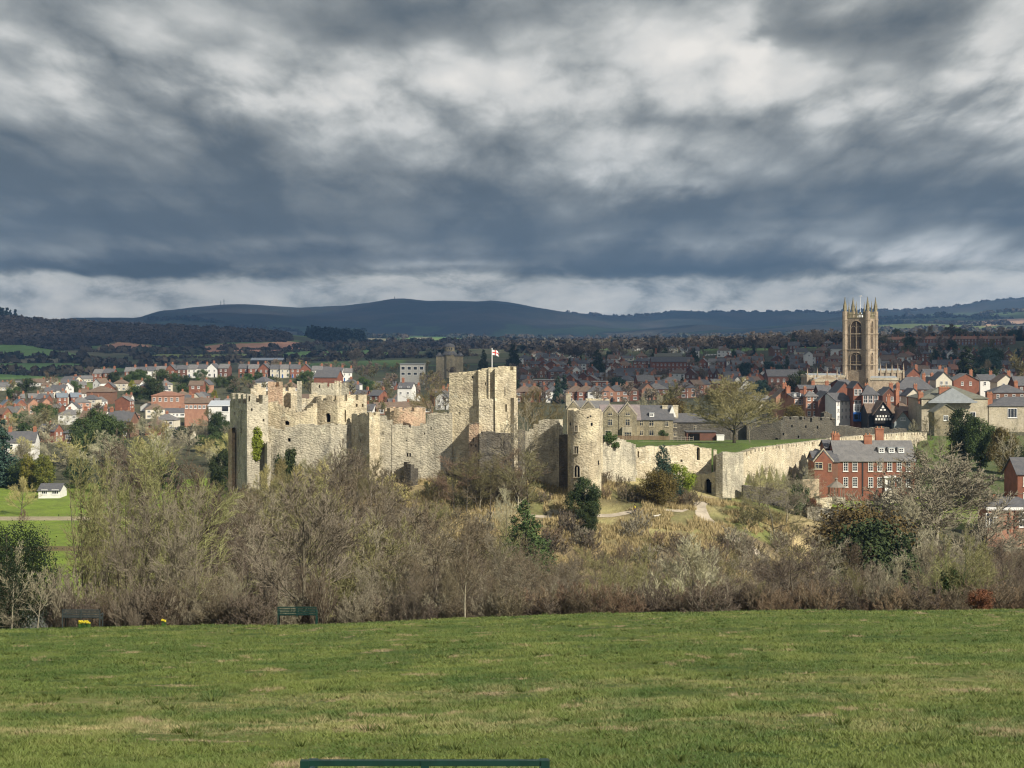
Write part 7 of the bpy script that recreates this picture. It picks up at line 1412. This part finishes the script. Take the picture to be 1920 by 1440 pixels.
HL = [((-200, 674), (165, 671)), ((-200, 682), (160, 680)), ((150, 681), (250, 690)), ((160, 660), (320, 659)), ((190, 661), (360, 663)), ((320, 657), (560, 656)), ((250, 664), (540, 663)), ((250, 674), (540, 671)), ((520, 660), (720, 655)), ((540, 669), (780, 668)),
      ((640, 646), (900, 643)), ((640, 650), (760, 650)), ((740, 628), (890, 633)), ((730, 642), (900, 642)), ((880, 640), (1260, 642)), ((880, 645), (1300, 646)), ((900, 635), (1240, 633)), ((1000, 650), (1400, 644)), ((1260, 632), (1460, 632)), ((1260, 640), (1600, 642)), ((1420, 634), (1600, 622)),
      ((1640, 607), (1900, 608)), ((1640, 600), (1900, 598)), ((1640, 619), (1830, 618)), ((1700, 592), (1920, 585)), ((1820, 612), (1960, 610)), ((1640, 628), (1960, 622)), ((100, 690), (330, 686)), ((0, 700), (200, 706)), ((300, 682), (660, 676)), ((700, 672), (900, 668)), ((700, 660), (860, 656)),
      ((280, 600), (420, 606)), ((330, 615), (560, 622)), ((560, 626), (760, 634)), ((900, 648), (1100, 655)), ((960, 660), (1120, 665))]
hedges('hedgerows', HL, 'wood_far', 61); hedges('hedgerows', [((a[0] + 12, a[1] + 1.6), (b_[0] - 12, b_[1] + 1.2)) for a, b_ in HL[::2]], 'fol_far', 62, 3.0, 16, .3)
# woodland fringe on the far ridge
ridge = []; gg = random.Random(9)
for i in range(420):
    px = gg.uniform(1060, 1960); Y = gg.uniform(8900, 9450); x = (px - 960) / F * Y
    if gg.random() < .5 or 1190 < px < 1620: ridge.append((x, Y, H(x, Y) - 4, gg.uniform(9, 19), gg.uniform(9, 16)))
crown_mass('ridge_woods', ridge, 'wood_far', 71)
wood('valley_woods', [(560, 646), (900, 640), (1300, 638), (1620, 634), (1620, 650), (1300, 655), (900, 655), (560, 655)], 900, 4.5, 'wood_far', 54)
wood('valley_woods', [(1640, 622), (1960, 616), (1960, 640), (1640, 640)], 500, 4.5, 'wood_far', 55)
# masts on the hill
for px, hh, lab in ((414, 22, 'thin radio mast on the blue hill, left of two'), (420, 30, 'thicker radio mast on the blue hill, right of two'), (740, 14, 'small mast on the highest hill top')):
    q = on(px, 9400, -3); mb = MB(); mb.tube([(0, 0, 0), (0, 0, hh + 3)], [1.9, 1.1], 5); mb.box(-2.5, 2.5, -1, 1, hh * .7, hh * .78); tag(mb.build('radio_mast', M['dark_metal'], None, q), lab, 'mast')
# ------------------------------------------------------------------ benches, people, small things
def park_bench(label, loc, rz, w=1.8, mat='green_metal', mid=True):
    """metal park bench seen from behind; local back at y=0, seat towards +y"""
    e = empty('park_bench', loc, rz, label, 'bench', None)
    for s_ in (-1, 1):
        q = MB(); x = s_ * (w / 2 - .03); q.box(x - .025, x + .025, -.02, .03, 0, .88); q.box(x - .025, x + .025, .52, .57, 0, .62); q.box(x - .025, x + .025, .03, .57, .40, .45); q.box(x - .03, x + .03, .03, .60, .60, .64); q.build('leg', M[mat], e)
    q = MB(); q.box(-w / 2, w / 2, -.025, .025, .83, .88)
    for z in (.50, .58, .66, .74): q.box(-w / 2 + .05, w / 2 - .05, -.008, .008, z, z + .05)
    q.box(-.03, .03, -.03, -.009, .42, .83); q.build('backrest', M[mat], e)
    q = MB(); [q.box(-w / 2 + .05, w / 2 - .05, .06 + k * .095, .06 + k * .095 + .07, .452, .475) for k in range(5)]; q.build('seat', M[mat], e); return e
# near bench: only its back rises into the picture
zb = H(*XY(797, 12.4)); e = empty('park_bench', Vector((*XY(797, 12.4), zb)), 0, 'nearest green metal bench, only its top rail showing at the bottom edge', 'bench')
top = zrow(1425, 12.4) - zb; w = 466 / F * 12.4; q = MB(); q.box(-w / 2, w / 2, -.022, .022, top - .04, top); q.box(-w / 2 + .05, w / 2 - .05, -.018, .018, top - .42, top - .39)
for k in range(5): q.box(-w / 2 + .05, w / 2 - .05, -.006, .006, top - .37 + k * .062 - .01, top - .37 + k * .062 + .012)
q.build('backrest', M['green_metal'], e)
for x in (-w / 2 + .03, 0, w / 2 - .03):
    q = MB(); q.box(x - .03, x + .03, -.03, -.0221, -.1 if x else top - .42, top - .001) if x == 0 else q.box(x - .032, x + .032, -.031, .031, -.1, top - .002); q.build('leg' if x else 'centre_stay', M['green_metal'], e)
q = MB(); [q.box(-w / 2 + .06, w / 2 - .06, .06 + k * .09, .06 + k * .09 + .07, .44, .46) for k in range(5)]; q.build('seat', M['green_metal'], e)
for s_ in (-1, 1): q = MB(); x = s_ * (w / 2 - .03); q.box(x - .03, x + .03, .5, .55, -.15, .62); q.box(x - .029, x + .029, .032, .5, .4, .44); q.box(x - .035, x + .035, .032, .56, .62, .65); q.build('arm', M['green_metal'], e)
park_bench('bright green metal park bench at the lawn edge under the fan-shaped tree', on(557, 80.5), .02, 1.85)
M['dark_bench'] = plain('dark_bench', (.035, .045, .045), .5, .4)
park_bench('dark weathered park bench at the left end of the lawn behind yellow daffodils', on(152, 81.5), -.02, 1.85, 'dark_bench')
b_ = park_bench('dark bench against the bastion wall right of the postern doorway', on(1360, 301), 0, 2.2, 'dark_bench')
# daffodils
g = random.Random(4); 
m_ = plain('daffodil', (.75, .62, .05), .6); M['leafy'] = plain('daffodil_leaf', (.06, .14, .03), .6)
def daffs(label, px0, px1, Y, n, seed):
    g = random.Random(seed); mb = MB(); o0 = on((px0 + px1) / 2, Y)
    for i in range(n):
        q = on(g.uniform(px0, px1), Y + g.uniform(-.35, .35)) - o0; h = g.uniform(.24, .36)
        for k in range(5): a = g.uniform(0, 6.28); mb.poly([(q.x - .012, q.y, q.z), (q.x + .012, q.y, q.z), (q.x + .08 * math.cos(a), q.y + .08 * math.sin(a), q.z + h * .9)], 1)
        mb.tube([(q.x, q.y, q.z), (q.x, q.y, q.z + h)], .008, 3, 1); mb.taper(q.x, q.y - .02, q.z + h - .02, q.z + h + .02, .05, .055, 6, 0); mb.taper(q.x, q.y - .05, q.z + h, q.z + h + .05, .02, .03, 6, 0)
    tag(mb.build('daffodil_clump', [m_, M['leafy']], None, o0), label, 'daffodils')
daffs('clump of yellow daffodils in front of the dark left bench', 148, 168, 80.6, 34, 1); daffs('tiny group of pale daffodils at the lawn edge between the two far benches', 300, 310, 80.8, 5, 2)
# walker in yellow and white dog on the castle slope
def person(loc, rz, label):
    e = empty('person', loc, rz, label, 'person')
    J = {'pel': (0, 0, .95), 'chest': (0, 0, 1.28), 'neck': (0, 0, 1.48), 'head': (0, .02, 1.62), 'crown': (0, .02, 1.74), 'shl': (-.19, 0, 1.42), 'ell': (-.24, -.03, 1.15), 'hal': (-.22, .10, .92), 'shr': (.19, 0, 1.42), 'elr': (.25, -.05, 1.15), 'har': (.23, .02, .90),
         'hil': (-.09, 0, .90), 'knl': (-.10, .10, .50), 'anl': (-.10, .02, .08), 'tol': (-.10, .18, .04), 'hir': (.09, 0, .90), 'knr': (.10, -.02, .50), 'anr': (.10, -.20, .10), 'tor': (.10, -.06, .04)}
    Rr = {'pel': .14, 'chest': .16, 'neck': .06, 'head': .10, 'crown': .06, 'shl': .07, 'ell': .05, 'hal': .04, 'shr': .07, 'elr': .05, 'har': .04, 'hil': .10, 'knl': .065, 'anl': .045, 'tol': .04, 'hir': .10, 'knr': .065, 'anr': .045, 'tor': .04}
    E_ = [('pel', 'chest'), ('chest', 'neck'), ('neck', 'head'), ('head', 'crown'), ('chest', 'shl'), ('shl', 'ell'), ('ell', 'hal'), ('chest', 'shr'), ('shr', 'elr'), ('elr', 'har'), ('pel', 'hil'), ('hil', 'knl'), ('knl', 'anl'), ('anl', 'tol'), ('pel', 'hir'), ('hir', 'knr'), ('knr', 'anr'), ('anr', 'tor')]
    def skin(nm, names, mat, grow_=0.0):
        ns = [n for n in J if n in names]; me = bpy.data.meshes.new(nm); me.from_pydata([J[n] for n in ns], [(ns.index(a), ns.index(b_)) for a, b_ in E_ if a in ns and b_ in ns], []); me.materials.append(M[mat]); o = link(nm, me, e)
        sk = o.modifiers.new('skin', 'SKIN'); 
        for i, n in enumerate(ns): me.skin_vertices[0].data[i].radius = (Rr[n] + grow_, Rr[n] * .85 + grow_)
        me.skin_vertices[0].data[0].use_root = True; o.modifiers.new('sub', 'SUBSURF').levels = 2; o.modifiers['sub'].render_levels = 2; return o
    skin('body', set(J), 'skin'); skin('jacket', {'pel', 'chest', 'shl', 'ell', 'shr', 'elr'}, 'hivis', .03); skin('trousers', {'pel', 'hil', 'knl', 'anl', 'hir', 'knr', 'anr'}, 'cloth_dark', .018)
    q = MB(); q.taper(0, .0, 1.66, 1.78, .115, .06, 10); q.taper(0, -.02, 1.58, 1.66, .11, .115, 10); q.build('hair', M['hair'], e); return e
M['skin2'] = M['skin']
person(on(1190, 285.5), R(100), 'walker in a bright yellow jacket and dark trousers on the straw slope')
def dog(loc, rz, label):
    V = [(0, 0, .50), (.22, 0, .52), (.42, 0, .50), (.54, 0, .62), (.66, 0, .70), (.80, 0, .66), (-.22, 0, .50), (-.34, 0, .52), (-.52, 0, .66), (.36, -.08, .32), (.36, -.08, .03), (.36, .08, .32), (.42, .08, .03), (-.26, -.09, .34), (-.34, -.09, .18), (-.28, -.09, .03), (-.26, .09, .34), (-.36, .09, .18), (-.32, .09, .03)]
    Ed = [(0, 1), (1, 2), (2, 3), (3, 4), (4, 5), (0, 6), (6, 7), (7, 8), (2, 9), (9, 10), (2, 11), (11, 12), (6, 13), (13, 14), (14, 15), (6, 16), (16, 17), (17, 18)]
    rr = [.12, .14, .13, .08, .08, .035, .11, .07, .02, .05, .028, .05, .028, .06, .035, .028, .06, .035, .028]
    me = bpy.data.meshes.new('body'); me.from_pydata(V, Ed, []); me.materials.append(M['fur_white']); e = empty('dog', loc, rz, label, 'dog'); o = link('body', me, e); o.modifiers.new('skin', 'SKIN')
    for i, r_ in enumerate(rr): me.skin_vertices[0].data[i].radius = (r_, r_)
    me.skin_vertices[0].data[0].use_root = True; s_ = o.modifiers.new('sub', 'SUBSURF'); s_.levels = s_.render_levels = 1
    for s_ in (-1, 1): q = MB(); q.taper(.62, s_ * .06, .72, .80, .035, .01, 4); q.build('ear', M['fur_white'], e)
dog(on(1230, 284), R(10), 'white dog walking on the straw slope right of the yellow-jacketed walker')
# dark litter bin and stone blocks left of the evergreen
e = empty('litter_bin', on(1054, 285), 0, 'dark litter bin on the mound left of the round tower evergreen', 'litter bin'); q = MB(); q.taper(0, 0, -.1, .85, .28, .32, 10); q.taper(0, 0, .85, 1.0, .34, .30, 10); q.build('body', M['dark_metal'], e)
q = MB(); q.prism([(-1.3, -.3), (1.2, -.35), (1.3, .3), (-1.2, .35)], -.3, .55); q.prism([(-1.0, -.25), (.4, -.2), (.5, .2), (-.9, .25)], .55, .85); tag(q.build('stone_plinth', M['stone_grey'], None, on(1041, 286)), 'low block of grey stones beside the dark litter bin', 'stone block')
# path up to the postern, laid on the slope
def ribbon(name, pts, w, mat, dz=.05, n=60):
    ps = [on(*p) for p in pts]; cum = [0]
    for a, b_ in zip(ps, ps[1:]): cum.append(cum[-1] + (b_ - a).length)
    V = []; 
    for i in range(n + 1):
        s_ = cum[-1] * i / n; k = min(max(int(np.searchsorted(cum, s_)) - 1, 0), len(ps) - 2); t = (s_ - cum[k]) / (cum[k + 1] - cum[k]); p_ = ps[k].lerp(ps[k + 1], t); d = (ps[k + 1] - ps[k]); nx, ny = -d.y, d.x; L = math.hypot(nx, ny); nx /= L; ny /= L
        ww = w * (.8 + .5 * vnoise(s_, 3.0, 4, 3).item())
        for q in range(5): f = (q / 4 - .5) * ww; x, y = p_.x + nx * f, p_.y + ny * f; V.append((x, y, H(x, y) + dz))
    f = [(i * 5 + q, i * 5 + q + 1, i * 5 + q + 6, i * 5 + q + 5) for i in range(n) for q in range(4)]
    o = link(name, mesh_np(name, V, f, [M[mat]], smooth=True)); tag(o, kind='structure'); return o
M['track'] = plain('track', (.50, .43, .33), .95, .1, var=.35, scale=.8)
ribbon('path', [(1328, 304.5), (1322, 300), (1312, 294), (1318, 289), (1340, 285), (1375, 281), (1420, 277), (1450, 274)], 2.2, 'track', .06)
ribbon('path', [(1312, 294), (1270, 289), (1200, 287), (1120, 286), (1040, 285), (960, 286), (880, 287)], 1.3, 'track', .06)
# ------------------------------------------------------------------ grass on the lawn
rg = np.random.default_rng(11)
def blades(n, Y0, Y1, hmin, hmax, wd, umax=.335, power=1.0):
    t = rg.random(n); Y = Y0 * (Y1 / Y0) ** (t ** power); X = (rg.random(n) * 2 - 1) * umax * (Y + 2)
    cl = vnoise(X, Y, 1.1, 31) * .6 + vnoise(X, Y, .45, 32) * .6 + vnoise(X, Y, 4.0, 33) * .5
    keep = rg.random(n) < np.clip(cl * 1.1 - .25, .08, 1); X, Y, cl = X[keep], Y[keep], cl[keep]; n = len(X)
    Z = Hn(X, Y); h = (hmin + (hmax - hmin) * rg.random(n)) * np.clip(cl * 1.25, .45, 1.7); a = rg.random(n) * 6.283; w = wd * (.6 + .8 * rg.random(n)) * (1 + Y / 55)
    lx, ly = rg.normal(size=n) * h * 1.0, rg.normal(size=n) * h * .8; dx_, dy_ = np.cos(a) * w, np.sin(a) * w * .5
    V = np.stack([np.stack([X - dx_, Y - dy_, Z - .01], 1), np.stack([X + dx_, Y + dy_, Z - .01], 1), np.stack([X + lx, Y + ly, Z + h], 1)], 1).reshape(-1, 3)
    return V
Vg = np.concatenate([blades(620000, 17.5, 42, .018, .055, .0075), blades(420000, 40, 84.5, .022, .065, .0085)])
gmesh = mesh_np('grass', Vg, np.arange(len(Vg)).reshape(-1, 3), [M['grass']]); go = link('grass', gmesh); tag(go, kind='stuff')
# coarse tufts standing above the sward
def tufts(n):
    out_ = []; t = rg.random(n); Y = 18 * (84 / 18.) ** t; X = (rg.random(n) * 2 - 1) * .33 * (Y + 2)
    for x, y in zip(X, Y):
        k = 26; a = rg.random(k) * 6.283; r_ = rg.random(k) * .13; h = (.05 + .09 * rg.random(k)) * rg.uniform(.6, 1.3); z = H(x, y); bx, by = x + np.cos(a) * r_, y + np.sin(a) * r_; w = .007 * (1 + y / 60)
        out_.append(np.stack([np.stack([bx - w, by, np.full(k, z)], 1), np.stack([bx + w, by, np.full(k, z)], 1), np.stack([bx + np.cos(a) * h * .8, by + np.sin(a) * h * .8, z + h], 1)], 1).reshape(-1, 3))
    return np.concatenate(out_)
M['tuft'] = foliage('tuft', (.065, .095, .022), (.11, .14, .035), scale=3.0)
Vt = tufts(420); to = link('grass_tufts', mesh_np('grass_tufts', Vt, np.arange(len(Vt)).reshape(-1, 3), [M['tuft']])); tag(to, kind='stuff')
# dry tall grass on the castle slope
def straw(n):
    px = rg.uniform(520, 1480, n); Y = rg.uniform(264, 301, n); X = (px - 960) / F * Y; k = vnoise(X, Y, 5, 41) + .5 * vnoise(X, Y, 1.6, 42); keep = k > .62; X, Y = X[keep], Y[keep]; n = len(X); Z = Hn(X, Y)
    h = .35 + .65 * rg.random(n); a = rg.random(n) * 6.283; w = .05 + .05 * rg.random(n); lx, ly = rg.normal(size=n) * .22, rg.normal(size=n) * .22
    return np.stack([np.stack([X - np.cos(a) * w, Y - np.sin(a) * w, Z - .05], 1), np.stack([X + np.cos(a) * w, Y + np.sin(a) * w, Z - .05], 1), np.stack([X + lx, Y + ly, Z + h], 1)], 1).reshape(-1, 3)
M['straw'] = foliage('straw', (.50, .40, .20), (.40, .33, .16), scale=.4)
Vs_ = straw(110000); so = link('dry_grass', mesh_np('dry_grass', Vs_, np.arange(len(Vs_)).reshape(-1, 3), [M['straw']])); tag(so, kind='stuff')
# ------------------------------------------------------------------ unseen cloud puffs, added to shade the farther town and hills
OX, OY, CZ = sd.x / sd.z * 2525, sd.y / sd.z * 2525, 2500.0
ico = bpy.data.meshes.new('ico'); import bmesh
bm = bmesh.new(); bmesh.ops.create_icosphere(bm, subdivisions=2, radius=1.0); bm.to_mesh(ico); bm.free()
iv = np.array([v.co[:] for v in ico.vertices]); ifc = np.array([p.vertices[:] for p in ico.polygons]); bpy.data.meshes.remove(ico)
EDGE = [(-6000, 1500), (-900, 1450), (-260, 1400), (-110, 1350), (-70, 860), (20, 735), (160, 720), (330, 735), (600, 800), (900, 1000), (1500, 1250), (6000, 2000)]
puffs = []; gg = random.Random(21)
def shade(x, y):
    if y < float(np.interp(x, [a for a, b in EDGE], [b for a, b in EDGE])) : return False
    px = 960 + F * x / y
    if 3500 < y < 4700 and px > 940: return False
    if px > 1620 and y > 2500: return vnoise(x, y, 500, 51) > .62
    if 1150 < y < 5600 and vnoise(x, y * .8, 420, 61) > .64: return False
    if y > 6000 and vnoise(x, y, 900, 62) > .72: return False
    return True
for i in range(950):
    y = gg.uniform(900, 10500) if i % 12 else gg.uniform(900, 2200); x = gg.uniform(-.42, .42) * (y + 400); r_ = gg.uniform(110, 160) if y < 2200 else gg.uniform(220, 380)
    d_ = r_ * .9
    if not all(shade(x + a * d_, y + b_ * d_) for a, b_ in ((0, 0), (1, 0), (-1, 0), (0, -1), (0, 1))): continue
    puffs.append((x + OX, y + OY, CZ + gg.uniform(-40, 60), r_, r_ * gg.uniform(.4, .6)))
for i in range(700):
    x = gg.uniform(-4200, 4200); y = gg.uniform(5600, 10800)
    if shade(x, y): puffs.append((x + OX, y + OY, CZ + gg.uniform(-40, 60), gg.uniform(260, 420), 150))
for i in range(520):
    x = gg.uniform(-700, 900); y = gg.uniform(700, 1700)
    if all(shade(x + a * 34, y + b_ * 34) for a, b_ in ((0, 0), (1, 0), (-1, 0), (0, -1))): puffs.append((x + OX, y + OY, CZ + gg.uniform(-15, 15), gg.uniform(36, 75), 30))
pp = np.array(puffs); Vc = pp[:, None, :3] + iv[None] * np.stack([pp[:, 3], pp[:, 3], pp[:, 4]], 1)[:, None]; Fc = (ifc[None] + (np.arange(len(pp)) * len(iv))[:, None, None]).reshape(-1, 3)
m, nt, b = pbr('cloud', 1.0, 0.0); b.inputs['Base Color'].default_value = (.8, .8, .82, 1); tl = nt.nodes.new('ShaderNodeBsdfTranslucent'); tl.inputs[0].default_value = (.85, .86, .9, 1); mx = nt.nodes.new('ShaderNodeMixShader'); mx.inputs[0].default_value = .8
nt.links.new(b.outputs[0], mx.inputs[1]); nt.links.new(tl.outputs[0], mx.inputs[2]); tr = nt.nodes.new('ShaderNodeBsdfTransparent'); m2 = nt.nodes.new('ShaderNodeMixShader'); m2.inputs[0].default_value = .87; nt.links.new(mx.outputs[0], m2.inputs[1]); nt.links.new(tr.outputs[0], m2.inputs[2]); nt.links.new(m2.outputs[0], nt.nodes['Material Output'].inputs[0])
co_ = link('shade_clouds', mesh_np('shade_clouds', Vc.reshape(-1, 3), Fc, [m], smooth=True)); tag(co_, kind='stuff')
# ------------------------------------------------------------------ air
q = MB(); q.box(-9000, 9000, -120, 10650, -62, 330); m = bpy.data.materials.new('haze'); m.use_nodes = True; nt = m.node_tree; nt.nodes.clear(); o_ = nt.nodes.new('ShaderNodeOutputMaterial'); v_ = nt.nodes.new('ShaderNodeVolumePrincipled')
v_.inputs['Density'].default_value = 6.8e-5; v_.inputs['Color'].default_value = (.28, .54, 1.0, 1); v_.inputs['Anisotropy'].default_value = .1; nt.links.new(v_.outputs[0], o_.inputs['Volume'])
hz = q.build('haze', m); tag(hz, kind='stuff'); m.cycles.homogeneous_volume = True if hasattr(m.cycles, 'homogeneous_volume') else True
